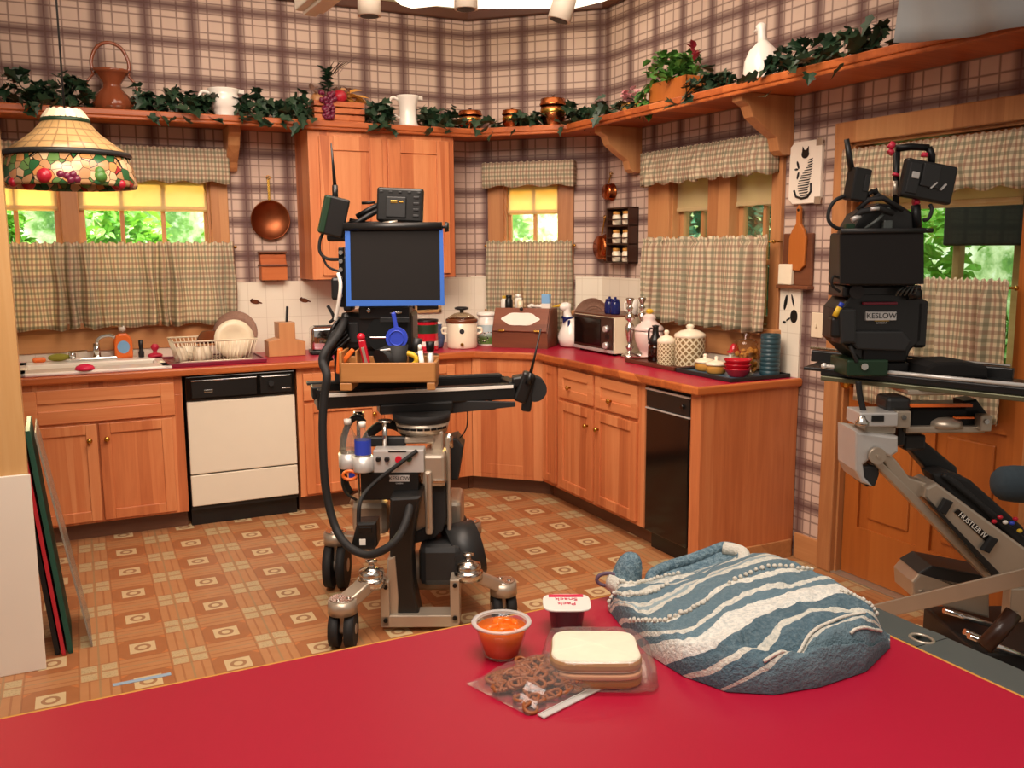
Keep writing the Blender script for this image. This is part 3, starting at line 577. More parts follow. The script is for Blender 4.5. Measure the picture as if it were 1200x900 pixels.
# shelf all round
t=T('plate_shelf','long wood plate shelf running round the room above the windows','shelf',WB,(-2,-.15,2.28))
def offp(k,e): return [(-4.4,-k),(-.67-k*.4142,-k),(-k,-.67-k*.4142),(-k,-4.3)]
o=offp(.375,0); i=offp(.0,0)
mb=MB(); mb.prism(o+i[::-1],2.283,2.318,'xy',.006); t.part(mb,'board','shelf_wood')
mb=MB(); strip(mb,offp(.358,0),.02,2.265,2.285,.006); t.part(mb,'cove_molding','shelf_wood')
def bracket(F,x,d=.30,h=.27):
    p=[(0,0),(-d,0),(-d,-.04),(-d*.86,-.06),(-d*.78,-.11),(-d*.55,-.16),(-d*.33,-.20),(-d*.28,-h+.02),(-d*.2,-h),(0,-h)]
    mb=MB(); mb.prism([(-.002+a,2.282+b) for a,b in p],x-.035,x+.035,'yz',.004); bmesh.ops.transform(mb.bm,matrix=F.M,verts=mb.bm.verts); t.part(mb,'bracket','trim_wood')
bracket(WB,-2.27,.22,.25); bracket(WR,1.07,.3,.27); bracket(WR,2.37,.33,.28)
# ================= ON THE COUNTER =================
CZ=.915
# sink
t=T('kitchen_sink','white enamel drop-in sink with a raised rim','sink',WB,(-3.1,-.32,.916))
mb=MB(); a0,a1,b0,b1=-3.50,-2.735,-.605,-.055
for (x0,x1,y0,y1) in ((a0,a1,b0,b0+.17),(a0,a1,b1-.16,b1),(a0,a0+.055,b0,b1),(a1-.055,a1,b0,b1)): mb.box(x0,x1,y0,y1,.914,.934,.008)
t.part(mb,'rim','white_enamel')
mb=MB(); 
for s in ((-3.455,-2.79,-.445,-.435,.78,.925),(-3.455,-2.79,-.22,-.21,.78,.925),(-3.455,-3.445,-.445,-.21,.78,.925),(-2.80,-2.79,-.445,-.21,.78,.925),(-3.455,-2.79,-.445,-.21,.775,.785)): mb.box(*s)
t.part(mb,'basin','white_enamel')
mb=MB(); mb.cyl((-3.1,-.33,.786),(-3.1,-.33,.79),.04); t.part(mb,'drain','chrome')
t=T('faucet','chrome kitchen faucet with a swinging spout behind the white sink','faucet',WB,(-3.12,-.10,.934))
mb=MB(); mb.box(-3.26,-2.98,-.125,-.075,.934,.95,.008); t.part(mb,'deck_plate','chrome')
mb=MB(); mb.cyl((-3.09,-.1,.95),(-3.09,-.1,1.03),.022,.018); mb.curve([(-3.09,-.1,1.02),(-3.07,-.11,1.06),(-3.02,-.14,1.075),(-2.99,-.16,1.065)],.011); t.part(mb,'spout','chrome')
mb=MB(); mb.lathe([(0,0),(.02,0),(.022,.02),(.014,.035),(0,.036)],(-3.22,-.1,.95),14); mb.bar((-3.24,-.1,.985),(-3.14,-.13,.99),.016,.012,.004); t.part(mb,'lever','chrome')
mb=MB(); mb.lathe([(0,0),(.016,0),(.017,.03),(.010,.045),(.013,.07),(.013,.10),(0,.104)],(-2.85,-.10,.934),14); solo(mb,'sink_sprayer','black_plastic','slim black sprayer head standing upright on the sink rim','sprayer',WB,(-2.85,-.1,.934))
mb=MB(); mb.lathe([(0,0),(.04,0),(.042,.012),(.03,.02),(.012,.024),(.012,.036),(.022,.05),(.024,.062),(.014,.075),(0,.077)],(-2.775,-.12,.934),18); solo(mb,'sink_stopper','magenta_red','pinkish red rubber stopper with a round knob on the sink rim','sink stopper',WB,(-2.775,-.12,.934))
mb=MB(); mb.lathe([(.045,0),(.05,.004),(.042,.02),(.02,.03),(.01,.031),(.008,.024),(0,.024)],(-3.17,-.575,.934),20); solo(mb,'strainer_cup','pink_rubber','flat pink rubber strainer lying on the front rim of the sink','strainer',WB,(-3.17,-.575,.934))
mb=MB(); mb.ball((-3.29,-.10,.958),(.06,.035,.022),14,RZ(12)); solo(mb,'dish_sponge','olive_sponge','olive green dish sponge on the back rim of the sink','sponge',WB,(-3.29,-.1,.934),sub=1)
mb=MB(); mb.box(-3.425,-3.355,-.115,-.065,.934,.962,.012); solo(mb,'scrub_pad','orange_plastic','small orange scrubbing pad beside the olive sponge','sponge',WB,(-3.39,-.09,.934))
t=T('dish_soap_bottle','orange dish soap bottle with a white cap standing on the sink rim','bottle',WB,(-2.945,-.085,.934))
mb=MB(); mb.prism([(-.048,0),(.048,0),(.05,.03),(.05,.10),(.04,.125),(.02,.145),(-.02,.145),(-.04,.125),(-.05,.10),(-.05,.03)],-.025,.025,'xz',.01,TR(-2.945,-.085,.934)); t.part(mb,'bottle','orange_plastic')
mb=MB(); mb.cyl((-2.945,-.085,1.076),(-2.945,-.085,1.10),.018,.016); t.part(mb,'neck','clear_plastic'); mb=MB(); mb.lathe([(0,0),(.02,0),(.02,.028),(.01,.036),(.008,.05),(0,.05)],(-2.945,-.085,1.095),16); t.part(mb,'cap','white_plastic'); mb=MB(); mb.prism([(.034*math.cos(k*PI/8),.038*math.sin(k*PI/8)) for k in range(16)],-.0265,-.0255,'xz',0,TR(-2.945,-.085,1.0)); t.part(mb,'front_label','pale_blue')
mb=MB(); mb.box(-2.745,-2.215,-.545,-.175,CZ,CZ+.012,.005); 
for q in ((-2.745,-2.215,-.55,-.54),(-2.745,-2.215,-.18,-.17),(-2.75,-2.74,-.55,-.17),(-2.22,-2.21,-.55,-.17)): mb.box(*q,CZ,CZ+.022,.003)
solo(mb,'drainboard','deep_red','dark red rubber drainboard under the white dish rack','drainboard',WB,(-2.48,-.36,CZ))
t=T('dish_rack','white wire dish rack full of plates on the red drainboard','dish rack',WB,(-2.48,-.36,CZ+.014)); x0,x1,y0,y1=-2.71,-2.255,-.52,-.20; zb=CZ+.018; zt=CZ+.135
mb=MB(); mb.tube([(x0,y0,zt),(x1,y0,zt),(x1,y1,zt),(x0,y1,zt)],.005,8,True); mb.tube([(x0+.03,y0+.03,zb),(x1-.03,y0+.03,zb),(x1-.03,y1-.03,zb),(x0+.03,y1-.03,zb)],.005,8,True); t.part(mb,'wire_rim','ivory')
mb=MB(); n=20
for k in range(n+1):
    x=x0+(x1-x0)*k/n; xb=x0+.03+(x1-x0-.06)*k/n; mb.tube([(x,y0,zt),(xb,y0+.03,zb),(xb,y1-.03,zb),(x,y1,zt)],.0028,6)
for k in range(9):
    y=y0+(y1-y0)*k/8; yb=y0+.03+(y1-y0-.06)*k/8; mb.tube([(x0,y,zt),(x0+.03,yb,zb)],.0028,6); mb.tube([(x1,y,zt),(x1-.03,yb,zb)],.0028,6)
t.part(mb,'wires','ivory')
PLATE=[(0,0),(.055,0),(.06,.006),(.085,.010),(.12,.017),(.122,.02),(.085,.015),(.06,.011),(.05,.006),(0,.006)]
def plate(x,y,mat,label,r=1,lean=80,rz=0):
    mb=MB(); mb.lathe([(a*r,b) for a,b in PLATE],(0,0,0),32); bmesh.ops.transform(mb.bm,matrix=TR(x,y,zb+.122*r+.004)@RZ(rz)@RX(lean),verts=mb.bm.verts); return solo(mb,'dinner_plate',mat,label,'plate',WB,(x,y,zb),'plates in the dish rack')
plate(-2.375,-.455,'cream','cream dinner plate standing nearest in the dish rack',.92,86); plate(-2.34,-.34,'wicker','tan plate leaning behind the cream plate in the dish rack',1.08,78,-25); plate(-2.305,-.29,'pale_blue','pale blue plate at the back right of the dish rack',1.0,76,-40)
mb=MB(); mb.lathe([(0,.0),(.04,0),(.05,.008),(.082,.06),(.085,.064),(.076,.062),(.044,.012),(0,.010)],(0,0,0),28); bmesh.ops.transform(mb.bm,matrix=TR(-2.49,-.31,zb+.155)@RX(168),verts=mb.bm.verts); solo(mb,'mixing_bowl','brown_glaze','dark brown bowl upside down on the dish rack','bowl',WB,(-2.49,-.31,zb+.09))
def cup(x,y,z=zb,rx=180):
    t=T('teacup','','cup',WB,(x,y,z)); mb=MB(); mb.lathe([(0,0),(.022,0),(.026,.004),(.036,.04),(.039,.075),(.036,.075),(.033,.04),(.022,.008),(0,.008)],(0,0,0),20); Mx=TR(x,y,z+.078)@RX(rx); bmesh.ops.transform(mb.bm,matrix=Mx,verts=mb.bm.verts); t.part(mb,'cup_body','cream_gloss'); mb=MB(); mb.curve([(.036,0,.06),(.06,0,.06),(.062,0,.035),(.034,0,.022)],.005); bmesh.ops.transform(mb.bm,matrix=Mx,verts=mb.bm.verts); t.part(mb,'handle','cream_gloss'); return t.o
c=cup(-2.665,-.44); c['label']='cream teacups upside down at the left end of the dish rack'; c['group']='teacups in the dish rack'
for x,y in ((-2.57,-.45),(-2.62,-.33),(-2.53,-.40)): dup(c,(x,y,zb),rz=random.uniform(0,3))
# knife block
t=T('knife_block','stepped wooden knife block with one black handled knife','knife block',WB,(-2.03,-.25,CZ))
mb=MB(); mb.prism([(-2.15,CZ),(-1.925,CZ),(-1.925,CZ+.085),(-1.985,CZ+.10),(-1.985,CZ+.205),(-2.085,CZ+.205),(-2.085,CZ+.11),(-2.15,CZ+.095)],-.32,-.19,'xz',.004); t.part(mb,'block','trim_wood')
mb=MB(); mb.bar((-2.02,-.25,CZ+.20),(-2.012,-.25,CZ+.30),.022,.014,.004); k=t.part(mb,'knife_handle','knife_handle'); mb=MB(); mb.box(-2.036,-2.008,-.2515,-.2485,CZ+.15,CZ+.206); t.part(mb,'knife_blade','chrome',k)
# toaster
t=T('toaster','chrome two-slice toaster with a black base','toaster',WB,(-1.76,-.27,CZ)); Mx=TR(-1.765,-.27,CZ)@RZ(-8)
mb=MB(); mb.box(-.115,.115,-.075,.075,.02,.17,.022,Mx,True,3); t.part(mb,'shell','chrome'); mb=MB(); mb.box(-.12,.12,-.08,.08,0,.024,.006,Mx); t.part(mb,'base','black_plastic')
mb=MB(); mb.box(-.09,.09,-.045,-.02,.168,.172,0,Mx); mb.box(-.09,.09,.02,.045,.168,.172,0,Mx); t.part(mb,'slots','black_plastic'); mb=MB(); mb.box(-.02,.02,-.082,-.074,.07,.115,.004,Mx); mb.box(.115,.14,-.02,.02,.10,.115,.004,Mx); t.part(mb,'lever','black_plastic')
# framed slate
xr=WB.P(517,365,-.03).x; t=T('chalkboard','small dark chalkboard in a pale wood frame on the tiles behind the film camera','chalkboard',WB,(xr-.22,-.02,1.125)); Mx=TR(xr-.22,-.024,1.125)
mb=MB()
for q in ((-.22,.22,0,.02),(-.22,.22,.23,.25),(-.22,-.20,0,.25),(.20,.22,0,.25),(.03,.045,.01,.24)): mb.box(q[0],q[1],-.012,.012,q[2],q[3],.003,Mx)
t.part(mb,'frame','pale_wood'); mb=MB(); mb.box(-.205,.205,0,.008,.012,.238,0,Mx); t.part(mb,'slate','black_cloth')
# red coffee can
p=WB.G(500,410,CZ); t=T('coffee_can','red coffee can with a coloured label near the slow cooker','can',WB,p)
mb=MB(); mb.lathe([(0,0),(.075,0),(.077,.006),(.075,.012),(.075,.178),(.077,.184),(.0,.184)],p,30); t.part(mb,'can','red_ceramic'); mb=MB(); mb.lathe([(0,.184),(.079,.184),(.079,.194),(.072,.197),(0,.197)],p,30); t.part(mb,'lid','black_plastic')
mb=MB(); mb.lathe([(.0757,.11),(.0757,.165)],p,30); t.part(mb,'paper_band','green_metal'); mb=MB(); mb.lathe([(.0757,.03),(.0757,.06)],p,30); t.part(mb,'paper_stripe','white_plastic')
p=Vector((-1.06,-.30,CZ))
t=T('flower_pitcher','white pitcher painted with dark blue flowers, left of the slow cooker','pitcher',WB,p)
mb=MB(); mb.lathe([(0,0),(.045,0),(.05,.01),(.062,.06),(.055,.11),(.04,.14),(.046,.16),(.042,.158),(.036,.14),(.05,.10),(.055,.06),(.04,.012),(0,.012)],p,26); t.part(mb,'body','floral_blue'); mb=MB(); mb.curve([p+V3(-.04,0,.145),p+V3(-.085,0,.14),p+V3(-.095,0,.07),p+V3(-.06,0,.035)],.008); t.part(mb,'handle','porcelain'); mb=MB(); mb.lathe([(.047,.156),(.049,.161),(.044,.164),(.042,.158)],p,26); t.part(mb,'rim','porcelain')
# slow cooker
p=Vector((-.915,-.40,CZ)); t=T('slow_cooker','cream slow cooker with a brown rim and glass lid','slow cooker',WB,p)
mb=MB(); mb.lathe([(0,0),(.092,0),(.098,.008),(.10,.03),(.10,.165),(.098,.168),(0,.168)],p,36); t.part(mb,'housing','cream_gloss'); mb=MB(); mb.lathe([(.09,.165),(.105,.168),(.108,.18),(.102,.192),(.088,.192),(.085,.175)],p,36); t.part(mb,'crock_rim','brown_glaze')
mb=MB(); mb.lathe([(.094,.19),(.09,.20),(.05,.225),(.03,.23),(0,.231)],p,32); l=t.part(mb,'glass_lid','jar_glass'); mb=MB(); mb.lathe([(0,.228),(.014,.229),(.012,.245),(.045,.252),(.047,.262),(.03,.268),(0,.268)],p,22); t.part(mb,'lid_knob','black_plastic',l)
f=(Vector((CAM.x,CAM.y,0))-Vector((p.x,p.y,0))).normalized(); mb=MB(); mb.cyl(p+f*.098+V3(0,0,.03),p+f*.115+V3(0,0,.03),.012,.01); t.part(mb,'dial','brass'); mb=MB(); q=p+f*.0985+V3(0,0,.115); mb.cyl(q,q+f*.003,.016); t.part(mb,'badge','dark_grey')
for s in (-1,1):
    sd=Vector((f.y,-f.x,0))*s; mb=MB(); mb.curve([p+sd*.095+V3(0,0,.13),p+sd*.125+V3(0,0,.128),p+sd*.128+V3(0,0,.10),p+sd*.096+V3(0,0,.092)],.008); t.part(mb,'side_handle','cream_gloss')
p=Vector((-.70,-.33,CZ)); t=T('cookie_canister','tall white milk can shaped canister with a painted cow','canister',WB,p)
mb=MB(); mb.lathe([(0,0),(.066,0),(.07,.006),(.07,.012)],p,30); mb.lathe([(.07,.14),(.068,.155),(.058,.175),(.058,.195),(.0,.195)],p,30); t.part(mb,'can_body','porcelain'); mb=MB(); mb.lathe([(.07,.012),(.07,.14)],p,30); t.part(mb,'painted_band','cow_label'); mb=MB(); mb.lathe([(0,.195),(.066,.197),(.07,.207),(.066,.22),(.03,.226),(0,.226)],p,30); t.part(mb,'lid','porcelain')
# bread box
t=T('bread_box','dark wood bread box with a slanted lid and white oval plaque','bread box',WD,(.02,-.22,CZ)); X0,X1=-.185,.195; Y0,Y1=-.375,-.14
mb=MB(); pr=[(Y0,0),(Y1,0),(Y1,.25),(Y0+.07,.25),(Y0,.10)]; mb.prism([(a,CZ+b) for a,b in pr],X0,X1,'yz',.004); t.part(mb,'box_body','bread_wood')
Mx=TR((X0+X1)/2,Y0-.002,CZ+.10)@RX(-25); W2_=(X1-X0)/2
mb=MB(); mb.box(-W2_+.004,W2_-.004,-.014,.004,.004,.168,.004,Mx); lid=t.part(mb,'lid','bread_wood')
mb=MB(); ov=[]
for k in range(48):
    a=2*PI*k/48; q=1+.06*math.cos(6*a); ov.append((.125*math.cos(a)*q,.088+.045*math.sin(a)*q))
mb.prism(ov,-.019,-.013,'xz',0,Mx); t.part(mb,'plaque','white_enamel',lid)
mb=MB(); 
for s in (-.12,.12): mb.box(s-.02,s+.02,-.02,-.012,0,.014,.003,Mx)
t.part(mb,'hinge','brass',lid); mb=MB(); mb.ball((0,-.024,.155),.012,12,None); bmesh.ops.transform(mb.bm,matrix=Mx,verts=mb.bm.verts); t.part(mb,'lid_knob','black_plastic',lid)
BT=CZ+.252
def jar(name,x,y,z,prof,mat,capprof,capmat,label,cat,F=WD,n=18,group=None,part='body'):
    t=T(name,label,cat,F,(x,y,z),group); mb=MB(); mb.lathe(prof,(x,y,z),n); t.part(mb,part,mat)
    if capprof: mb=MB(); mb.lathe(capprof,(x,y,z),n); t.part(mb,'cap',capmat)
    return t
jar('pill_bottle',-.14,-0.255,BT,[(0,0),(.02,0),(.022,.004),(.022,.05),(.015,.062),(0,.062)],'white_plastic',[(0,.06),(.013,.06),(.013,.08),(0,.08)],'yellow_plastic','small white bottle with a yellow cap on the left end of the bread box','bottle')
jar('ink_bottle',-.10,-0.275,BT,[(0,0),(.023,0),(.025,.005),(.025,.05),(.018,.062),(.018,.07),(0,.07)],'black_plastic',[(0,.07),(.02,.07),(.02,.086),(0,.086)],'black_plastic','black bottle on top of the bread box','bottle')
jar('salt_bottle',-.045,-0.245,BT,[(0,0),(.022,0),(.024,.005),(.024,.055),(.018,.068),(0,.068)],'porcelain',[(0,.068),(.02,.068),(.02,.09),(0,.09)],'white_plastic','white bottle with a stepped cap right of the black bottle','bottle')
jar('cream_bottle',-.02,-0.285,BT,[(0,0),(.018,0),(.02,.005),(.02,.05),(0,.055)],'cream',[(0,.054),(.014,.055),(.014,.07),(0,.07)],'white_plastic','short cream bottle in front on the bread box, beside the crumpled napkin','bottle')
mb=MB()
for k in range(6): mb.ball((.05+.035*k*.55,-.255+.01*math.sin(k*4),BT+.012+.004*math.sin(k*2.3)),(.028,.03,.014+.004*math.cos(k*3)),10)
solo(mb,'crumpled_napkin','white_plastic','crumpled white napkin lying on the bread box','napkin',WD,(.09,-.22,BT))
t=T('tissue_packet','small blue and white carton standing on the right end of the bread box','carton',WD,(.16,-.275,BT)); mb=MB(); mb.box(.13,.185,-.295,-.255,BT,BT+.035,.002); t.part(mb,'lower_half','white_plastic'); mb=MB(); mb.box(.13,.185,-.295,-.255,BT+.035,BT+.095,.002); t.part(mb,'upper_half','pale_blue')
# goose, wicker tray
p=Vector((-.27,-.70,CZ)); t=T('goose_figurine','white ceramic goose with a blue neck bow, facing left','figurine',WB,p)
gx=Vector((.896,-.444,0)); gy=Vector((.444,.896,0))
def gp(a,z,b=0): return p+gx*a*1.18+gy*b*1.18+V3(0,0,z*1.22)
mb=MB(); mb.tube([gp(.0,0),gp(.0,.01),gp(.0,.05),gp(.005,.09),gp(-.005,.125),gp(-.015,.16),gp(-.02,.185),gp(-.02,.21),gp(-.022,.23),gp(-.022,.24)],.03,18,rs=[.045,.07,.086,.078,.055,.03,.024,.025,.03,.006]); mb.ball(gp(-.032,.215),(.036,.03,.03),16,RZ(-26)); t.part(mb,'body','porcelain')
mb=MB(); mb.cyl(gp(-.055,.222),gp(-.10,.217),.012,.003,12); t.part(mb,'beak','yellow_plastic'); mb=MB(); mb.tube([gp(-.016+.028*math.cos(a),.16+.004*math.sin(a),.028*math.sin(a)) for a in [k*PI/8 for k in range(16)]],.009,8,True); mb.prism([(0,0),(.03,.02),(.03,-.02)],-.004,.004,'xz',0,TR(*gp(-.02,.15,-.03))); mb.prism([(0,0),(-.03,.018),(-.03,-.022)],-.004,.004,'xz',0,TR(*gp(-.02,.15,-.03))); mb.box(-.008,.008,-.004,.004,-.06,0,.002,TR(*gp(-.012,.148,-.045))); t.part(mb,'neck_bow','cobalt')
mb=MB(); p=WR.loc(Vector((-.11,-.73,CZ+.165))); mb.lathe([(0,0),(.10,0),(.13,.012),(.145,.03),(.15,.032),(.14,.018),(.11,-.008),(0,-.008)],(0,0,0),36); 
for k in range(7): mb.tube([((.02+.016*k)*math.cos(a*PI/12),(.02+.016*k)*math.sin(a*PI/12),.003) for a in range(24)],.004,6,True)
bmesh.ops.transform(mb.bm,matrix=TR(*p)@RZ(25)@RX(82),verts=mb.bm.verts); solo(mb,'wicker_tray','wicker','round brown woven tray leaning on the wall behind the goose','tray',WR,(p.x,p.y,CZ))
# microwave
t=T('microwave_oven','vintage wood-topped microwave with a dark glass front','microwave',WR,(1.06,-.16,CZ)); X0,X1,Y0,Y1=.83,1.29,-.31,-.03
mb=MB(); mb.box(X0,X1,Y0,Y1,CZ+.012,CZ+.235,.004); t.part(mb,'housing','cream'); mb=MB(); mb.box(X0-.002,X1+.002,Y0-.002,Y1,CZ+.232,CZ+.242,.003); t.part(mb,'wood_top','dark_wood')
mb=MB(); mb.box(X0+.006,X1-.006,Y0-.012,Y0,CZ+.035,CZ+.228,.003); f_=t.part(mb,'front_panel','brown_dark'); mb=MB(); mb.box(X0+.02,X1-.13,Y0-.016,Y0-.01,CZ+.05,CZ+.215,.004); t.part(mb,'door_glass','black_gloss',f_); mb=MB(); mb.box(X0,X1,Y0-.014,Y0,CZ+.014,CZ+.034,.003); t.part(mb,'lower_trim','silver_paint')
for z in (.16,.06): mb=MB(); mb.cyl((X1-.06,Y0-.012,CZ+z),(X1-.06,Y0-.034,CZ+z),.022,.018); t.part(mb,'knob','silver_paint',f_)
mb=MB(); mb.box(X1-.08,X1-.04,Y0-.016,Y0-.011,CZ+.10,CZ+.125,.002); t.part(mb,'switch','black_plastic',f_)
mb=MB()
for x in (X0+.04,X1-.04):
    for y in (Y0+.03,Y1-.03): mb.cyl((x,y,CZ),(x,y,CZ+.014),.014)
t.part(mb,'feet','black_rubber')
MT_=CZ+.243
for i,(x,y) in enumerate(((1.125,-.24),(1.19,-.24))):
    t=jar('blue_jar',x,y,MT_,[(0,0),(.027,0),(.03,.005),(.032,.03),(.03,.07),(.026,.078),(0,.078)],'cobalt',[(0,.078),(.027,.079),(.024,.09),(.008,.094),(.008,.104),(0,.106)],'cobalt',('left' if i==0 else 'right')+' one of two cobalt blue lidded jars on the microwave','jar',WR,group='cobalt jars on the microwave')
t=T('white_mug','plain white mug on the microwave beside the blue jars','mug',WR,(1.255,-.16,MT_)); mb=MB(); mb.lathe([(0,0),(.03,0),(.034,.005),(.034,.09),(.031,.09),(.03,.01),(0,.01)],(1.255,-.16,MT_),20); t.part(mb,'mug_body','porcelain'); mb=MB(); mb.curve([(1.255,-.194,MT_+.075),(1.255,-.215,MT_+.07),(1.255,-.215,MT_+.03),(1.255,-.194,MT_+.02)],.005); t.part(mb,'handle','porcelain')
# candlesticks
CS=[(0,0),(.05,0),(.052,.006),(.045,.016),(.025,.024),(.012,.034),(.014,.044),(.024,.055),(.024,.062),(.012,.075),(.018,.10),(.026,.15),(.03,.175),(.022,.195),(.012,.205),(.012,.212),(.026,.222),(.03,.24),(.022,.256),(.011,.268),(.014,.28),(.022,.29),(.012,.302),(.016,.32),(.022,.335),(.026,.345),(.02,.35),(.014,.345),(.012,.33),(0,.33)]
for i,p in enumerate((WR.loc(Vector((-.25,-1.365,0))),WR.loc(Vector((-.15,-1.345,0))))):
    t=T('candlestick',('tall silver candlestick in front of the microwave corner','silver candlestick set back between the microwave and the pink tureen')[i],'candlestick',WR,(p.x,p.y,CZ),'silver candlesticks'); k=1-.0*i
    mb=MB(); mb.lathe(CS[:20],(p.x,p.y,CZ),22); t.part(mb,'stem','bright_steel'); mb=MB(); mb.lathe(CS[19:],(p.x,p.y,CZ),22); t.part(mb,'candle_cup','bright_steel')
# tureen
p=WR.loc(Vector((-.17,-1.45,0))); p.z=CZ; t=T('soup_tureen','pale pink covered tureen with a yellow knob by the curtain','tureen',WR,p)
mb=MB(); mb.lathe([(0,0),(.05,0),(.052,.012),(.04,.022),(.06,.05),(.082,.10),(.085,.14),(.08,.165),(0,.165)],p,28); t.part(mb,'bowl','pink_ceramic')
mb=MB(); mb.lathe([(.086,.163),(.09,.17),(.075,.19),(.045,.21),(.035,.225),(.04,.235),(.035,.25),(.015,.26),(0,.26)],p,28); l=t.part(mb,'lid','pink_ceramic'); mb=MB(); mb.lathe([(0,.255),(.012,.258),(.022,.272),(.018,.285),(0,.29)],p,14); mb.cyl(p+V3(0,0,.272),p+V3(.04,0,.276),.008,.004); t.part(mb,'lid_knob','yellow_plastic',l)
for s in (-1,1): mb=MB(); mb.curve([p+V3(s*.08,0,.12),p+V3(s*.11,0,.13),p+V3(s*.108,0,.15),p+V3(s*.08,0,.155)],.006); t.part(mb,'side_handle','pink_ceramic')
# canister tray
t=T('serving_tray','low brown tray under the lattice canisters','tray',WR,(1.77,-.22,CZ)); mb=MB(); mb.box(1.56,2.01,-.40,-.06,CZ,CZ+.01,.004); t.part(mb,'tray_floor','tray_brown'); mb=MB()
for q in ((1.56,2.01,-.405,-.395),(1.56,2.01,-.065,-.055),(1.555,1.565,-.405,-.055),(2.005,2.015,-.405,-.055)): mb.box(*q,CZ,CZ+.022,.003)
t.part(mb,'raised_edge','tray_brown')
def canister(x,y,r,h,label):
    t=T('lattice_canister',label,'canister',WR,(x,y,CZ+.01),'cream lattice canisters'); p=(x,y,CZ+.011); mb=MB(); mb.lathe([(r*.97,0),(r,.006),(r,h)],p,30,uvs=(14,round(14*h/(2*PI*r),1))); t.part(mb,'canister_body','lattice_ceramic'); mb=MB(); mb.lathe([(r*1.0,h),(r*1.04,h+.004),(r*1.0,h+.018),(r*.6,h+.035),(r*.22,h+.04),(r*.2,h+.046),(r*.3,h+.058),(r*.2,h+.068),(0,h+.07)],p,30); mb.lathe([(0,0),(r*.97,0)],p,30); t.part(mb,'lid','cream_gloss')
canister(1.83,-.32,.05,.12,'small lattice canister in front on the brown tray'); canister(1.925,-.235,.082,.155,'largest lattice canister, right side of the brown tray'); canister(1.79,-.13,.06,.145,'middle lattice canister at the back of the brown tray')
p=Vector((1.67,-.28,CZ+.011)); t=T('syrup_dispenser','amber syrup bottle with a black handled top on the brown tray','dispenser',WR,p); mb=MB(); mb.lathe([(0,0),(.04,0),(.043,.006),(.04,.08),(.03,.10),(0,.10)],p,20); t.part(mb,'bottle','amber_glass'); mb=MB(); mb.lathe([(0,.004),(.036,.004),(.036,.075),(0,.075)],p,20); t.part(mb,'syrup','brown_glaze')
mb=MB(); mb.lathe([(.032,.095),(.044,.10),(.03,.13),(.018,.15),(.016,.19),(.022,.20),(0,.205)],p,18); mb.curve([p+V3(-.016,0,.18),p+V3(-.06,0,.175),p+V3(-.065,0,.12),p+V3(-.036,0,.09)],.006); t.part(mb,'pour_top','black_plastic')
# blue tray
t=T('serving_tray','blue rimmed tray holding bowls and crocks at the end of the right counter','tray',WR,(2.21,-.22,CZ)); mb=MB(); mb.box(2.03,2.47,-.395,-.04,CZ,CZ+.008,.003); t.part(mb,'tray_floor','tray_blue'); mb=MB()
for q in ((2.028,2.475,-.405,-.393),(2.028,2.475,-.042,-.03),(2.028,2.038,-.405,-.03),(2.465,2.475,-.405,-.03)): mb.box(*q,CZ,CZ+.02,.003)
t.part(mb,'raised_edge','dark_grey'); BZ=CZ+.009
def crock(x,y,label):
    p=(x,y,BZ); t=T('lidded_crock',label,'crock',WR,p,'small lidded crocks on the blue tray'); mb=MB(); mb.lathe([(0,0),(.04,0),(.048,.008),(.052,.03),(.048,.045),(0,.045)],p,24); t.part(mb,'bowl','corn'); mb=MB(); mb.lathe([(.05,.043),(.057,.046),(.05,.056),(.02,.066),(.008,.068),(.012,.08),(.006,.088),(0,.088)],p,24); t.part(mb,'lid','cream_gloss')
crock(2.115,-.28,'small crock with a domed cream lid at the left of the blue tray'); crock(2.23,-.30,'small crock with a domed cream lid touching the red bowls')
for k in range(3): mb=MB(); mb.lathe([(0,0),(.04,0),(.045,.006),(.066,.036),(.07,.042),(.064,.042),(.042,.012),(0,.010)],(2.365,-.275,BZ+.022*k),28); solo(mb,'red_bowl','red_ceramic',('bottom','middle','top')[k]+' red bowl in the stack of three on the blue tray','bowl',WR,(2.365,-.275,BZ+.022*k),'stacked red bowls')
p=Vector((2.265,-.14,BZ)); t=T('cookie_jar','big round glass jar of golden cookies behind the red bowls','jar',WR,p); mb=MB(); mb.lathe([(0,0),(.05,0),(.066,.02),(.074,.06),(.07,.10),(.056,.13),(.056,.14)],p,28); t.part(mb,'glass','jar_glass'); mb=MB(); mb.lathe([(.06,.14),(.062,.15),(.05,.165),(.018,.175),(.022,.195),(.014,.205),(0,.206)],p,24); t.part(mb,'glass_lid','jar_glass')
mb=MB(); rnd=random.Random(5)
for k in range(46): a=rnd.uniform(0,6.28); r=.05*math.sqrt(rnd.random()); mb.ball(p+V3(r*math.cos(a),r*math.sin(a),.015+.1*rnd.random()),(.016,.016,.009),8,RX(rnd.uniform(0,90)))
o=t.part(mb,'cookies','corn'); o['kind']='stuff'
p=Vector((2.40,-.10,BZ)); t=T('ribbed_vase','tall blue grey ribbed cylinder at the end of the counter','vase',WR,p); mb=MB(); pr=[(0,0)]
for k in range(9): z=k*.022; pr+=[(.046,z),(.049,z+.004),(.049,z+.018),(.046,z+.022)]
mb.lathe(pr+[(.04,.198),(.038,.05),(0,.05)],p,28); t.part(mb,'body','teal_ceramic'); mb=MB(); mb.lathe([(.046,.196),(.05,.2),(.046,.206),(.042,.2)],p,28); t.part(mb,'rim','teal_ceramic')
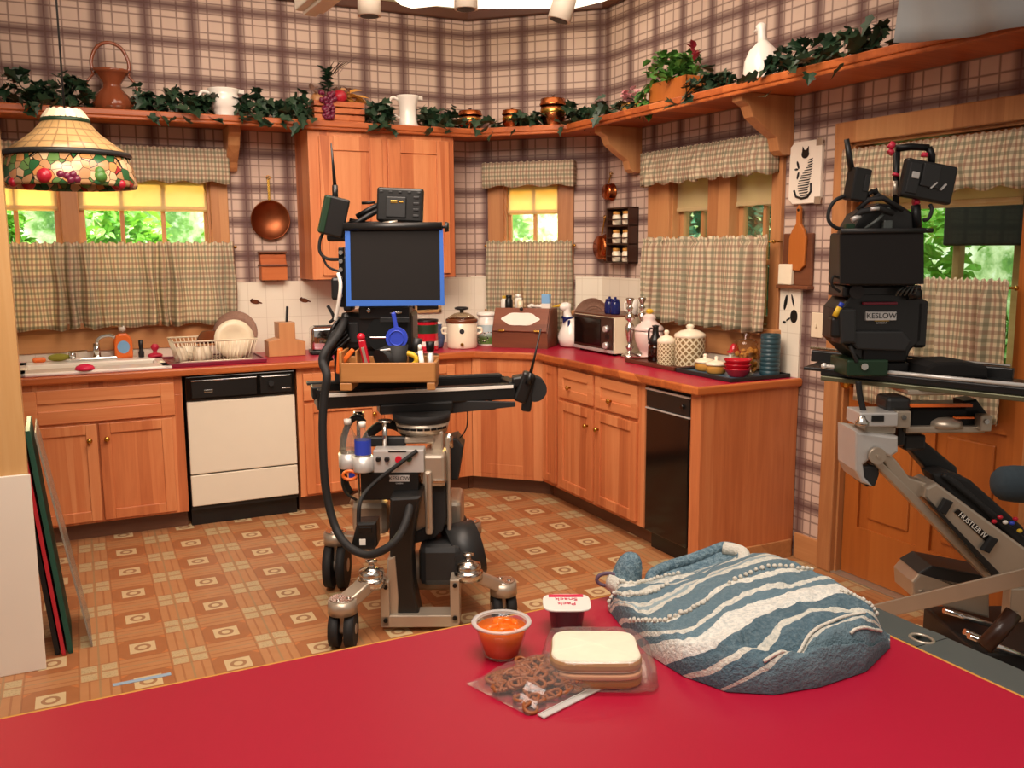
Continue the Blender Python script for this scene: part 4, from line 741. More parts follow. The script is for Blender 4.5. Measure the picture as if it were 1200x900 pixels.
p=Vector((2.15,-.12,BZ)); t=T('red_capped_figurine','white figurine jar wearing a red cap, behind the crocks','figurine',WR,p); mb=MB(); mb.lathe([(0,0),(.034,0),(.038,.01),(.036,.05),(.026,.07),(.028,.085),(.022,.105),(0,.11)],p,22); t.part(mb,'body','porcelain'); mb=MB(); mb.lathe([(.038,.09),(.036,.096),(.026,.10),(.022,.12),(.012,.135),(0,.138)],p,22); t.part(mb,'cap','red_ceramic')
# ================= ON THE WALLS =================
def pan(F,x,z,r,label,name='copper_pan',hl=.13,dy=-.005,depth=.04,gr='copper pans on the walls',mat_='copper',flip=False):
    t=T(name,label,'pan',F,(x,dy,z),gr); Mx=TR(x,dy,z)@RX(90); mb=MB(); mb.lathe([(0,0),(r*.82,0),(r*.92,depth*.22),(r*.98,depth),(r*1.04,depth+.002),(r*.96,depth-.001),(r*.90,.007),(0,.006)],(0,0,0),36); bmesh.ops.transform(mb.bm,matrix=(Mx@TR(0,0,depth+.004)@RX(180) if flip else Mx),verts=mb.bm.verts); t.part(mb,'bowl',mat_)
    mb=MB(); mb.bar((x,dy-depth*.6,z+r*.98),(x,dy-.012,z+r+hl),.016,.005,.002,(0,-1,0)); mb.tube([(x+.012*math.cos(a*PI/8),dy-.012,z+r+hl+.012+.012*math.sin(a*PI/8)) for a in range(16)],.003,6,True); mb.cyl((x,0,z+r+hl+.012),(x,dy-.016,z+r+hl+.012),.003,n=8); t.part(mb,'handle','brass')
pan(WB,-2.045,1.742,.118,'large shallow copper pan hanging on the left of the wall cabinet',depth=.03,mat_='old_copper')
pan(WR,.705,1.56,.085,'copper pan hanging just left of the spice rack',hl=.1,flip=True,depth=.055); pan(WR,.775,1.915,.055,'small copper ladle bowl hanging above the spice rack','copper_ladle',hl=.05,depth=.05,flip=True)
t=T('recipe_box','small wooden wall box with a lid, below the large copper pan','wall box',WB,(-2.045,-.05,1.37)); mb=MB(); mb.prism([(-.002,1.37),(-.085,1.37),(-.085,1.46),(-.06,1.50),(-.06,1.53),(-.002,1.545)],-2.125,-1.965,'yz',.003); t.part(mb,'box','shelf_wood'); mb=MB(); mb.box(-2.13,-1.96,-.095,-.0,1.455,1.468,.003); mb.box(-2.13,-1.96,-.075,-.0,1.535,1.548,.003); t.part(mb,'lid_edges','dark_wood')
t=T('spice_rack','dark wood spice rack with three shelves of small jars','spice rack',WR,(.94,-.04,1.46)); mb=MB()
mb.box(.815,1.075,-.008,.0,1.46,1.81); mb.box(.815,.827,-.075,-.002,1.46,1.81,.002); mb.box(1.063,1.075,-.075,-.002,1.46,1.81,.002)
for z in (1.46,1.575,1.69,1.80): mb.box(.815,1.075,-.075,-.002,z,z+.01,.002)
for z in (1.5,1.615,1.73): mb.box(.815,1.075,-.075,-.069,z,z+.008)
t.part(mb,'rack','brown_dark')
first=None
for r_ in range(3):
    for c_ in range(2):
        x=.885+.115*c_; z=1.471+.115*r_
        t=T('spice_jar',f'cream spice jar, {("left","right")[c_]} one on the {("bottom","middle","top")[r_]} shelf of the spice rack','jar',WR,(x,-.038,z),'spice jars in the rack'); mb=MB(); mb.lathe([(0,0),(.026,0),(.029,.005),(.029,.055),(.022,.066),(0,.066)],(x,-.038,z),18); t.part(mb,'jar_body','ivory'); mb=MB(); mb.lathe([(0,.066),(.024,.066),(.025,.07),(.025,.084),(0,.086)],(x,-.038,z),18); t.part(mb,'cap','corn')
# cat plaque
t=T('cat_plaque','white wall plaque with a black striped cat, beside the door','plaque',WR,(2.505,-.01,1.9)); mb=MB(); mb.prism([(2.40,1.79),(2.43,1.765),(2.58,1.765),(2.61,1.79),(2.61,2.035),(2.58,2.06),(2.43,2.06),(2.40,2.035)],-.02,-.001,'xz',.003); t.part(mb,'board','cat_plaque')
mb=MB(); cx_,cz_=2.49,1.83
def el(mb,x,z,a,b,rot=0,d0=-.0225,d1=-.0195):
    ca,sa=math.cos(R(rot)),math.sin(R(rot)); mb.prism([(x+a*math.cos(k*PI/10)*ca-b*math.sin(k*PI/10)*sa,z+a*math.cos(k*PI/10)*sa+b*math.sin(k*PI/10)*ca) for k in range(20)],d0,d1,'xz')
for k in range(15):
    z=1.805+.0118*k; wd=.05*math.sin(PI*min(1,(k+2)/14))+.012; xo=2.525-.012*math.cos(k*.25); mb.prism([(xo-wd*.9,z-.004),(xo+.012,z-.002),(xo+.022,z+.006),(xo+.01,z+.004),(xo-wd*.9,z)],-.0225,-.0195,'xz')
el(mb,2.505,1.998,.024,.02); mb.prism([(2.485,2.008),(2.487,2.035),(2.50,2.015)],-.0225,-.0195,'xz'); mb.prism([(2.51,2.015),(2.526,2.034),(2.527,2.005)],-.0225,-.0195,'xz'); mb.tube([(2.55,-.021,1.86),(2.552,-.021,1.82),(2.53,-.021,1.795),(2.49,-.021,1.79),(2.455,-.021,1.80),(2.44,-.021,1.83)],.006,6); el(mb,2.46,1.95,.006,.02,20); el(mb,2.462,1.90,.006,.018,-15); el(mb,2.45,1.93,.012,.005); t.part(mb,'cat_motif','black_plastic')
mb=MB(); mb.box(2.575,2.615,-.022,-.018,2.03,2.065,.001); mb.box(2.575,2.615,-.022,-.018,1.76,1.795,.001); t.part(mb,'corner_bracket','champagne_metal')
# cutting boards
t=T('cutting_board','dark square cutting board on the wall between window and door','cutting board',WR,(2.47,-.01,1.36)); mb=MB(); mb.box(2.375,2.575,-.02,-.001,1.37,1.625,.006); t.part(mb,'board','dark_wood'); mb=MB(); mb.box(2.36,2.58,-.045,-.001,1.355,1.372,.003); t.part(mb,'ledge','dark_wood')
t=T('paddle_board','pale handled paddle board hung over the dark square board','cutting board',WR,(2.49,-.03,1.45)); mb=MB(); pts=[(2.43,1.47),(2.46,1.445),(2.51,1.445),(2.54,1.47),(2.545,1.60),(2.53,1.64),(2.505,1.67),(2.503,1.745),(2.49,1.76),(2.475,1.745),(2.475,1.67),(2.45,1.64),(2.432,1.60)]; mb.prism(pts,-.036,-.021,'xz',.003); t.part(mb,'board','door_wood'); mb=MB(); mb.cyl((2.49,-.038,1.735),(2.49,-.03,1.735),.007,n=12); t.part(mb,'hang_hole','black_plastic')
mb=MB(); mb.box(2.372,2.465,-.043,-.022,1.374,1.475,.004); solo(mb,'recipe_card_holder','ivory','cream block resting on the ledge of the dark cutting board','holder',WR,(2.42,-.03,1.374))
# stencilled motifs on the tiles
def decal(par,F,x,z,mat,s=1,kind=0):
    mb=MB()
    if kind==0: el(mb,x,z,.03*s,.014*s,-12,-.0145,-.0121); el(mb,x+.03*s,z-.006*s,.016*s,.005*s,-20,-.0145,-.0121); el(mb,x-.02*s,z+.012*s,.012*s,.006*s,40,-.0145,-.0121)
    else: el(mb,x+.03*s,z-.02*s,.022*s,.03*s,0,-.0145,-.0121); el(mb,x-.025*s,z+.04*s,.009*s,.035*s,-12,-.0145,-.0121); el(mb,x+.02*s,z+.05*s,.005*s,.03*s,18,-.0145,-.0121); el(mb,x-.03*s,z-.05*s,.01*s,.006*s,0,-.0145,-.0121); el(mb,x-.005*s,z-.035*s,.014*s,.004*s,30,-.0145,-.0121)
    mb.build('painted_motif',mat,bpy.data.objects[par])
decal('trim_1',WB,-2.16,1.235,'brown_glaze'); decal('trim_1',WB,-1.85,1.235,'brown_glaze'); decal('trim_3',WR,2.43,1.24,'black_plastic',1.1,1)
t=T('light_switch','cream light switch plate between the tile strip and the door','switch',WR,(2.61,-.005,1.19)); mb=MB(); mb.box(2.575,2.65,-.008,-.0005,1.125,1.245,.003); t.part(mb,'plate','outlet_cream'); mb=MB(); mb.box(2.607,2.618,-.018,-.006,1.175,1.195,.003); t.part(mb,'toggle','outlet_cream')
# ================= ON THE PLATE SHELF =================
SZ=2.319
def ivy(F,x0,x1,label,seed,n=None,den=260,dy=-.25,h=.12,size=.07,drop=.12):
    rnd=random.Random(seed); t=T('ivy_garland',label,'garland',F,((x0+x1)/2,dy,SZ),'ivy garlands along the plate shelf'); L=abs(x1-x0); n=n or int(den*L)+24; mb=MB(); k=max(4,int(L*14))
    mb.curve([(x0+(x1-x0)*i/k,dy+.05*math.sin(i*1.9+seed),SZ+.012+.02*(1+math.sin(i*2.7+seed))) for i in range(k+1)],.004,6,5); t.part(mb,'vine','stem_brown')
    mb=MB()
    for i in range(n):
        u=rnd.random(); x=x0+(x1-x0)*u; b=rnd.random(); hh=h*(.6+.5*math.sin(u*L*13+seed)**2)
        y=dy+rnd.uniform(-.125,.09); z=SZ+.02+hh*b
        if y<dy-.10 and rnd.random()<.7: z=SZ+.02-drop*.6*rnd.random(); y=-.40-.02*rnd.random()
        Mx=RZ(rnd.uniform(180,360))@RY(rnd.uniform(-30,60))@RX(rnd.uniform(-50,50)); s=size*rnd.uniform(.7,1.25); mb.leaf((x,y,z),s,s*1.0,Mx,IVY)
    t.part(mb,'ivy_leaves','ivy_leaf')
def XB(px,y=115,dy=-.25): return WB.P(px,y,dy).x
ivy(WB,XB(8),XB(103),'ivy garland at the far left of the shelf, above the hanging lamp',1,h=.15); ivy(WB,XB(160),XB(248),'ivy garland between the reddish basket vase and the white jug',2); ivy(WB,XB(272),XB(362),'ivy garland between the white jug and the fruit basket',3)
ivy(WB,XB(428,130),XB(455,130),'short tuft of ivy between fruit basket and white pitcher',4,h=.12); ivy(WB,XB(492,135),XB(528,138),'ivy trailing to the right of the white pitcher over the cabinet edge',5)
def XD(px,y=140,dy=-.25): return WD.P(px,y,dy).x
ivy(WD,XD(533),XD(590),'ivy in front of the leftmost copper canister on the corner shelf',6,h=.05,n=26); ivy(WD,XD(612),XD(634),'ivy tuft between the small and the tall copper canister',7,h=.06); ivy(WD,XD(664),XD(702),'ivy to the right of the tall copper canister',8,h=.1)
def XR(px,y=100,dy=-.25): return WR.P(px,y,dy).x
ivy(WR,XR(712,120),XR(730,118),'small ivy sprig left of the pink flower on the right shelf',9,h=.12,n=18); ivy(WR,XR(818,90),XR(862,87),'ivy between the wooden plant box and the white goose',10,h=.10,den=130); ivy(WR,XR(906,83),XR(955,70),'ivy just right of the white goose, trailing over the shelf bracket',11,h=.10,drop=.2,den=120); ivy(WR,XR(958,65),XR(1048,50),'ivy garland at the right end of the shelf beside the grey cloth',12,h=.11,den=110)
# basket vase of brown glass
p=V3(WB.P(132,118,-.22).x,-.22,SZ); t=T('glass_basket_vase','reddish brown glass basket vase with a high loop handle','vase',WB,p)
mb=MB(); pr=[(0,0),(.085,0),(.10,.01),(.105,.04),(.085,.09),(.05,.125),(.046,.15),(.085,.205),(.105,.222),(.10,.222),(.042,.155),(.044,.125),(.08,.09),(.098,.04),(.09,.014),(0,.012)]; mb.lathe(pr,p,36,flute=.03,fn=12); t.part(mb,'body','ruby_glass'); mb=MB(); mb.lathe([(0,0),(.088,0),(.103,.012),(.1,.035),(.02,.05),(0,.05)],p,30); t.part(mb,'base','brown_glaze')
mb=MB(); mb.curve([p+V3(-.088,0,.20),p+V3(-.095,0,.27),p+V3(-.06,0,.345),p+V3(0,0,.37),p+V3(.06,0,.345),p+V3(.095,0,.27),p+V3(.088,0,.20)],.010,8,8); t.part(mb,'loop_handle','ruby_glass')
mb=MB()
for s in (-1,1): mb.curve([p+V3(s*.088,0,.2),p+V3(s*.125,0,.15),p+V3(s*.13,0,.08),p+V3(s*.10,0,.03)],.007)
t.parts(mb,'side_strand','ruby_glass')
# white jug
def pitcher(p,F,label,s,pr,hand,name='pitcher',cat='pitcher'):
    t=T(name,label,cat,F,p); mb=MB(); mb.lathe([(a*s,b*s) for a,b in pr],p,30); t.part(mb,'body','porcelain'); mb=MB(); mb.curve([Vector(p)+Vector(q)*s for q in hand],.009*s/1.0); t.part(mb,'handle','porcelain')
    mb=MB(); r=pr[-6][0]*s; z=pr[-6][1]*s; mb.prism([(r*.7,-.03*s),(r+.03*s,0),(r*.7,.03*s)],z-.02*s,z+.004*s,'xy',.003,TR(p[0],p[1],p[2])); t.part(mb,'spout','porcelain')
pitcher(V3(WB.P(262,115,-.24).x,-.24,SZ),WB,'round white jug on the shelf over the sink window',1.0,[(0,0),(.055,0),(.06,.008),(.055,.02),(.075,.05),(.088,.09),(.084,.12),(.078,.135),(.088,.155),(.088,.16),(.08,.158),(.072,.13),(.08,.09),(.05,.025),(0,.02)],[(-.075,0,.135),(-.12,0,.14),(-.135,0,.10),(-.115,0,.06),(-.08,0,.06)])
pitcher(V3(WB.P(478,140,-.27).x,-.27,SZ),WB,'tall white pitcher standing on the shelf over the wall cabinet',1.0,[(0,0),(.062,0),(.066,.006),(.058,.03),(.052,.09),(.056,.14),(.066,.165),(.072,.185),(.072,.19),(.064,.188),(.05,.14),(.046,.09),(.05,.03),(.0,.02)],[(-.06,0,.165),(-.10,0,.175),(-.125,0,.14),(-.11,0,.085),(-.055,0,.05)])
# fruit basket
p=V3(WB.P(393,132,-.24).x,-.24,SZ); t=T('fruit_basket','slatted wooden crate heaped with artificial fruit above the wall cabinet','arrangement',WB,p)
mb=MB()
for z in (.01,.05,.09): mb.box(p.x-.15,p.x+.15,p.y-.10,p.y-.09,p.z+z,p.z+z+.03,.002); mb.box(p.x-.15,p.x+.15,p.y+.09,p.y+.10,p.z+z,p.z+z+.03,.002); mb.box(p.x-.155,p.x-.145,p.y-.1,p.y+.1,p.z+z,p.z+z+.03,.002); mb.box(p.x+.145,p.x+.155,p.y-.1,p.y+.1,p.z+z,p.z+z+.03,.002)
mb.box(p.x-.15,p.x+.15,p.y-.095,p.y+.095,p.z,p.z+.012); t.part(mb,'crate','shelf_wood_y')
mb=MB(); rnd=random.Random(3)
for k in range(46):
    u=rnd.random(); mb.ball(p+V3(-.075+rnd.uniform(-.05,.05)*(1-u*.5),-.10-.02*rnd.random(),.165-.15*u),.0155,10)
t.part(mb,'grapes','grape'); mb=MB(); mb.ball(p+V3(.01,-.07,.15),(.045,.045,.042),16); a=t.part(mb,'apple','apple_red'); mb=MB(); mb.cyl(p+V3(.01,-.07,.185),p+V3(.018,-.07,.21),.004,n=8); t.part(mb,'apple_stem','stem_brown',a)
mb=MB(); rnd=random.Random(9)
for k in range(14): a_=rnd.uniform(-35,35); mb.leaf(p+V3(.06+.02*rnd.random(),-.06+.03*rnd.random(),.14+.04*rnd.random()),.14*rnd.uniform(.7,1.1),.035,RZ(rnd.uniform(-40,25))@RY(rnd.uniform(-25,25))@RX(a_))
t.part(mb,'corn_husks','corn'); mb=MB()
for k in range(34): rnd.random(); mb.leaf(p+V3(-.05+.02*rnd.uniform(-1,1),.0,.18+.004*k),.05,.04,RZ(k*137)@RY(-20+rnd.uniform(-25,10)))
t.part(mb,'artichoke','ivy_leaf'); mb=MB()
for k in range(7): a_=rnd.uniform(-.3,.9); mb.leaf(p+V3(-.04+.01*k,.02,.28),.17*rnd.uniform(.6,1.1),.018,RZ(rnd.uniform(-30,30))@RY(-60+rnd.uniform(-25,15)))
t.part(mb,'spiky_leaves','brown_dark'); mb=MB()
for k in range(24): mb.leaf(p+V3(rnd.uniform(-.16,.12),rnd.uniform(-.08,.05),.12+.07*rnd.random()),.06,.035,RZ(rnd.uniform(0,360))@RY(rnd.uniform(-60,10)))
t.part(mb,'dried_leaves','wicker'); mb=MB(); mb.ball(p+V3(.06,.02,.17),(.05,.045,.05),14); mb.ball(p+V3(-.1,.02,.14),(.045,.045,.045),14); t.parts(mb,'gourd','trim_wood')
# copper canisters
def ccan(px,r,h,label):
    p=V3(WD.P(px,143,-.22).x,-.22,SZ); t=T('copper_canister',label,'canister',WD,p,'copper canisters on the corner shelf'); mb=MB(); mb.lathe([(0,0),(r*.7,0),(r*.75,.006),(r*.72,.012),(r*.98,h*.25),(r,h*.45),(r*.96,h*.72),(0,h*.72)],p,28); t.part(mb,'body','copper'); mb=MB(); mb.lathe([(r*1.0,h*.45),(r*1.02,h*.48),(r*1.02,h*.55),(r*1.0,h*.58)],p,28); t.part(mb,'band','brass'); mb=MB(); mb.lathe([(r*1.05,h*.71),(r*1.08,h*.75),(r*1.0,h*.8),(r*.98,h*.93),(r*.4,h*.97),(0,h*.98)],p,28); l=t.part(mb,'lid','copper'); mb=MB(); mb.lathe([(0,h*.97),(.009,h*.975),(.008,h*1.0),(.014,h*1.04),(0,h*1.08)],p,12); t.part(mb,'lid_knob','brown_dark',l)
ccan(551,.075,.14,'leftmost copper canister, half hidden by ivy on the corner shelf'); ccan(600,.062,.13,'smallest copper canister, in the middle of the corner shelf'); ccan(648,.08,.19,'tall copper canister, right of the other two on the corner shelf')
# pink flower, plant box, goose
p=V3(WR.P(740,125,-.22).x,-.22,SZ); t=T('flower_pot','small cream pot of pink flowers at the left end of the right shelf','potted plant',WR,p); mb=MB(); mb.lathe([(0,0),(.04,0),(.055,.03),(.06,.06),(.054,.06),(.045,.02),(0,.05)],p,22); mb.curve([p+V3(-.05,0,.05),p+V3(-.09,0,.055),p+V3(-.085,0,.02),p+V3(-.05,0,.02)],.006); t.part(mb,'pot','corn'); mb=MB(); rnd=random.Random(2)
for k in range(40): mb.leaf(p+V3(rnd.uniform(-.04,.07),rnd.uniform(-.05,.05),.07+.07*rnd.random()),.05,.04,RZ(rnd.uniform(0,360))@RY(rnd.uniform(-60,20)))
t.part(mb,'petals','pink_petal'); mb=MB()
for k in range(26): mb.leaf(p+V3(rnd.uniform(-.02,.16),rnd.uniform(-.08,.04),.01+.07*rnd.random()),.07,.05,RZ(rnd.uniform(0,360))@RY(rnd.uniform(-30,30)))
t.part(mb,'leaves','ivy_leaf')
p=V3(WR.P(795,108,-.22).x,-.22,SZ); t=T('plant_box','wooden planter box with bushy bright green foliage on the right shelf','potted plant',WR,p); mb=MB(); x0,x1=p.x-.16,p.x+.17; y0,y1=-.30,-.14
for q in ((x0,x1,y0,y0+.012),(x0,x1,y1-.012,y1),(x0,x0+.012,y0,y1),(x1-.03,x1,y0,y1)): mb.box(*q,SZ,SZ+.12,.003)
mb.box(x0,x1,y0,y1,SZ,SZ+.02); t.part(mb,'box','door_wood'); mb=MB(); rnd=random.Random(4); mb.box(x0+.01,x1-.03,y0+.01,y1-.01,SZ+.02,SZ+.10); t.part(mb,'soil','stem_brown'); mb=MB()
for k in range(230):
    a_=rnd.uniform(0,6.28); r=math.sqrt(rnd.random()); z=rnd.random(); mb.leaf((p.x-.04+.19*r*math.cos(a_)*(1-z*.3),-.22+.12*r*math.sin(a_),SZ+.09+.17*z),.055*rnd.uniform(.7,1.3),.045,RZ(rnd.uniform(0,360))@RY(rnd.uniform(-50,50))@RX(rnd.uniform(-40,40)))
for k in range(30): mb.leaf((x0-.02+rnd.uniform(-.06,.06),-.30-.03*rnd.random(),SZ+.12-.16*rnd.random()),.05,.04,RZ(rnd.uniform(200,340))@RY(rnd.uniform(20,80)))
t.part(mb,'foliage','pothos_leaf'); mb=MB()
for k in range(6): mb.leaf(V3(p.x+.13,-.22,SZ+.2+.012*k),.06,.04,RZ(k*60)@RY(-50))
t.part(mb,'red_leaves','leaf_red')
p=V3(WR.P(893,88,-.2).x,-.20,SZ); t=T('goose_jar','white ceramic goose jar half covered by ivy on the right shelf','figurine',WR,p)
mb=MB(); mb.lathe([(0,0),(.07,0),(.082,.01),(.09,.06),(.085,.11),(.065,.16),(.035,.19),(.022,.205),(0,.206)],p,30); t.part(mb,'body','porcelain'); mb=MB(); mb.tube([p+V3(0,0,.19),p+V3(-.01,0,.225),p+V3(-.012,0,.255),p+V3(-.018,0,.275),p+V3(-.02,0,.29)],.02,14,rs=[.026,.02,.021,.026,.012]); mb.cyl(p+V3(-.03,0,.265),p+V3(-.065,0,.258),.011,.005,10); t.part(mb,'neck_and_head','porcelain')
# ================= HANGING LAMP, CLOTH, CEILING LIGHTS =================
LP=Vector((-3.20,-1.69,0)); zb=1.815
t=T('hanging_lamp','stained glass hanging lamp with a fruit pattern band at the upper left','lamp',WB,(LP.x,LP.y,zb))
mb=MB(); mb.lathe([(.252,zb),(.256,zb+.012),(.245,zb+.07),(.225,zb+.125)],LP,48); t.part(mb,'fruit_band','stained_glass',solid=.004)
mb=MB(); mb.lathe([(.235,zb+.12),(.243,zb+.128),(.235,zb+.14),(.222,zb+.136)],LP,48); t.part(mb,'dark_ring','dark_grey')
mb=MB(); mb.lathe([(.225,zb+.138),(.17,zb+.18),(.125,zb+.215),(.088,zb+.258)],LP,48,uvs=(1,1)); t.part(mb,'upper_shade','amber_tiles',solid=.004)
mb=MB(); mb.lathe([(.088,zb+.256),(.094,zb+.262),(.09,zb+.275),(.082,zb+.27)],LP,36); t.part(mb,'neck_ring','green_metal')
mb=MB()
for k in range(14):
    a=2*PI*k/14; Mx=TR(LP.x+.088*math.cos(a),LP.y+.088*math.sin(a),zb+.272)@RZ(math.degrees(a)+90)@RX(-36)
    mb.prism([(-.018,0),(.018,0),(.02,.025),(.014,.042),(0,.05),(-.014,.042),(-.02,.025)],-.003,.003,'xz',.001,Mx)
t.parts(mb,'crown_petal','cream')
mb=MB(); rnd=random.Random(6)
for px,s,mt in ((40,.036,0),(60,.014,0),(150,.03,0)): pass
def lampfruit(name,mat,items):
    mb=MB()
    for ang,z,r in items:
        a=R(ang); rad=.252-(z*.18); mb.ball((LP.x+rad*math.cos(a),LP.y+rad*math.sin(a),zb+z),(r,r,r*1.0),12)
    t.parts(mb,name,mat)
cdir=math.degrees(math.atan2(CAM.y-LP.y,CAM.x-LP.x))
lampfruit('glass_apple','apple_red',[(cdir-20,.03,.03),(cdir+48,.008,.018),(cdir-52,.008,.018),(cdir+130,.03,.03),(cdir-140,.03,.03)]); lampfruit('glass_pear','pothos_leaf',[(cdir+26,.05,.022),(cdir+26,.032,.026),(cdir+165,.04,.026),(cdir-95,.04,.026)]); lampfruit('glass_grape','grape',[(cdir-2+d,.03+e,.016) for d,e in ((0,0),(5,.006),(-5,.006),(3,-.014),(8,-.012))])
mb=MB(); mb.lathe([(0,.245),(.084,.25),(.08,.262),(.02,.275),(.012,.30),(0,.30)],(LP.x,LP.y,zb),24); t.part(mb,'cap','brass'); mb=MB(); mb.cyl((LP.x,LP.y,zb+.29),(LP.x,LP.y,3.6),.004,n=8); t.part(mb,'chain','dark_grey'); mb=MB(); mb.ball((LP.x,LP.y,zb+.12),.04,14); t.part(mb,'bulb','ivory')
# grey cloth hung across the top right
F=WR; a=WR.P(1047,50,-.52); b=WR.P(1230,32,-.52); mb=MB()
def cl(i,j):
    x=a.x+(b.x+.35-a.x)*i; z0=a.z+(b.z-a.z)*i*1.3-.01*math.sin(i*5); return (x,-.52+.02*math.sin(i*9+j*3)*(1-.4*j)+.012*math.sin(i*23+5*j),z0+(3.25-z0)*j)
mb.grid(cl,50,16); t=T('grey_cloth','pale grey fabric hanging at the top right in front of the shelf','cloth',WR,(a.x+.3,-.52,a.z)); t.part(mb,'fabric','fabric_white',solid=.003); mb=MB(); mb.cyl((a.x-.02,-.52,3.25),(b.x+.4,-.52,3.25),.016); t.part(mb,'hanging_bar','dark_grey')
# overhead soft light of white fabric and can lights under it
t=T('soft_light','large white scalloped fabric light hanging at the top of the room','light',PF,(0,0,3.0))
def H(px,py,d): return CAM+ray(px,py)*d
mb=MB(); ed=[(470,6),(483,10),(512,7),(550,13),(600,15),(642,18),(672,15),(707,2)]; n_=len(ed)
Zs=3.02; lo=[PF.loc(CAM+ray(x,y)*((Zs-CAM.z)/ray(x,y).z)) for x,y in ed]; lo=[Vector((p.x,min(p.y,2.0),Zs)) for p in lo]; lo.sort(key=lambda q:q.x)
poly=[(q.x,q.y) for q in lo]+[(lo[-1].x+.25,1.42),(lo[0].x-.1,1.42)]; mb.prism(poly,Zs,Zs+.05,'xy'); t.part(mb,'light_panel','light_silk'); mb=MB()
for q in (lo[1],lo[-2]): mb.cyl((q.x,.5,Zs+.05),(q.x,.5,3.6),.004,n=6)
t.part(mb,'wires','dark_grey')
for i,(px,py,lab) in enumerate(((433,19,'white can light at the left, beside the ceiling beam'),(546,11,'middle white can light just below the fabric light'),(655,24,'white can light at the right, tilted outward'))):
    q=CAM+ray(px,py)*5.0; ql=PF.loc(q); t=T('can_light',lab,'light',PF,(ql.x,ql.y,ql.z),'white can lights along the ceiling'); tip=ql; top=ql+V3((-.0,-.0,.05)[i],.0,.17); mb=MB(); mb.cyl(tip,top,.064,.060,28); t.part(mb,'housing','can_white'); mb=MB(); mb.cyl(top,top+V3(0,0,3.62-top.z),.008,n=8); t.part(mb,'stem','can_white'); mb=MB(); d=(tip-top).normalized(); mb.cyl(tip+d*.001,tip+d*.003,.05); t.part(mb,'lens','dark_grey')
p=CAM+ray(362,8)*4.9; q=CAM+ray(420,-40)*4.3; mb=MB(); mb.bar(p,q+(q-p)*.6,.16,.06,.008); mb.bar(p+V3(0,0,-.038),q+(q-p)*.6+V3(0,0,-.038),.07,.02,.004); solo(mb,'ceiling_beam','can_white','pale wooden beam end poking in at the top left of the ceiling','beam',WB,(p.x,p.y,p.z))
# ================= BOARDS LEANING BEHIND THE WALL END =================
def board(x,th,y0,y1,h,lean,mat,label,pat=None):
    t=T('leaning_board',label,'board',WB,(x,(y0+y1)/2,0),'boards leaning by the wall end'); Mx=TR(x,0,0)@RY(-lean); mb=MB(); mb.box(-th,0,y0,y1,0.0,h,.002,Mx)
    z=min(v.co.z for v in mb.bm.verts); bmesh.ops.translate(mb.bm,vec=(0,0,-z),verts=mb.bm.verts); t.part(mb,'panel',mat); mb=MB(); mb.box(-th-.001,.001,y0-.003,y0,0.01,h,.001,Mx); bmesh.ops.translate(mb.bm,vec=(0,0,-z),verts=mb.bm.verts); t.part(mb,'edge_tape',pat or mat)
board(-3.368,.016,-2.09,-1.75,.95,5.5,'board_black','black board leaning nearest the bare wall end'); board(-3.348,.012,-2.11,-1.76,.86,5.5,'board_red','red edged board in the leaning stack beside the sink cabinet'); board(-3.322,.016,-2.10,-1.74,.90,5.5,'board_green','dark green board leaning on the red one'); board(-3.25,.006,-2.07,-1.72,.89,9,'board_clear','translucent grey plastic sheet on the outside of the leaning stack')
mb=MB(); mb.box(-3.20,-3.0,-2.475,-2.452,.0005,.0018); solo(mb,'floor_tape','tape_blue','strip of pale blue tape stuck to the floor tiles','tape',WB,(-3.1,-2.46,0))
# ================= CAMERA DOLLY IN THE MIDDLE OF THE FLOOR =================
F=PF
def q(x,y,dy=0): return F.P(x,y,dy)
def pb(mb,x0,y0,x1,y1,dy,th,bev=.004,F_=None):
    a=(F_ or F).P(x0,y0,dy); b=(F_ or F).P(x1,y1,dy); mb.box(min(a.x,b.x),max(a.x,b.x),dy,dy+th,min(a.z,b.z),max(a.z,b.z),bev); return mb
def pp(mb,pts,dy,th,bev=0,F_=None):
    P_=[(F_ or F).P(x,y,dy) for x,y in pts]; mb.prism([(p.x,p.z) for p in P_],dy,dy+th,'xz',bev); return mb
t=T('camera_dolly','champagne metal camera dolly with four casters standing in the middle of the tiled floor','camera dolly',F,(0,0,0))
DL1=t
# base frame
zf=.055
fl=F.G(403,758,0); fr_=V3(.36,-.30,0); rl=F.G(396,688,0); rr=V3(.17,.52,0)
mb=MB(); pb(mb,445,682,457,735,-.36,.10); pb(mb,527,680,539,731,-.36,.10); pb(mb,446,722,538,735,-.36,.10); a=q(457,690,-.30); b=q(527,722,-.3)
t.part(mb,'front_frame','champagne_metal'); mb=MB()
for x,y in ((452,688),(452,727),(533,686),(533,724)): p=q(x,y,-.362); mb.cyl(p,p+V3(0,-.006,0),.009,n=10)
t.parts(mb,'frame_bolt','black_metal')
mb=MB(); pb(mb,490,640,542,688,-.24,.5,.03); t.part(mb,'chassis','dark_grey')
mb=MB(); pb(mb,411,588,456,628,-.12,.32,.03); pb(mb,519,588,541,628,.0,.26,.02); t.parts(mb,'side_tank','champagne_metal'); mb=MB(); p=q(432,588,.02); mb.cyl(p,p+V3(0,0,.03),.085,.07,24); p=q(532,588,.12); mb.cyl(p,p+V3(0,0,.02),.03,.028,16); t.parts(mb,'tank_cap','champagne_metal')
mb=MB(); p=q(505,640,-.2); mb.cyl(q(478,668,-.1),q(540,668,-.1),.085,n=26); t.part(mb,'axle_drum','champagne_metal'); mb=MB(); mb.cyl(q(526,650,-.12),q(560,640,-.08),.13,.12,28); t.part(mb,'right_drum','dark_grey')
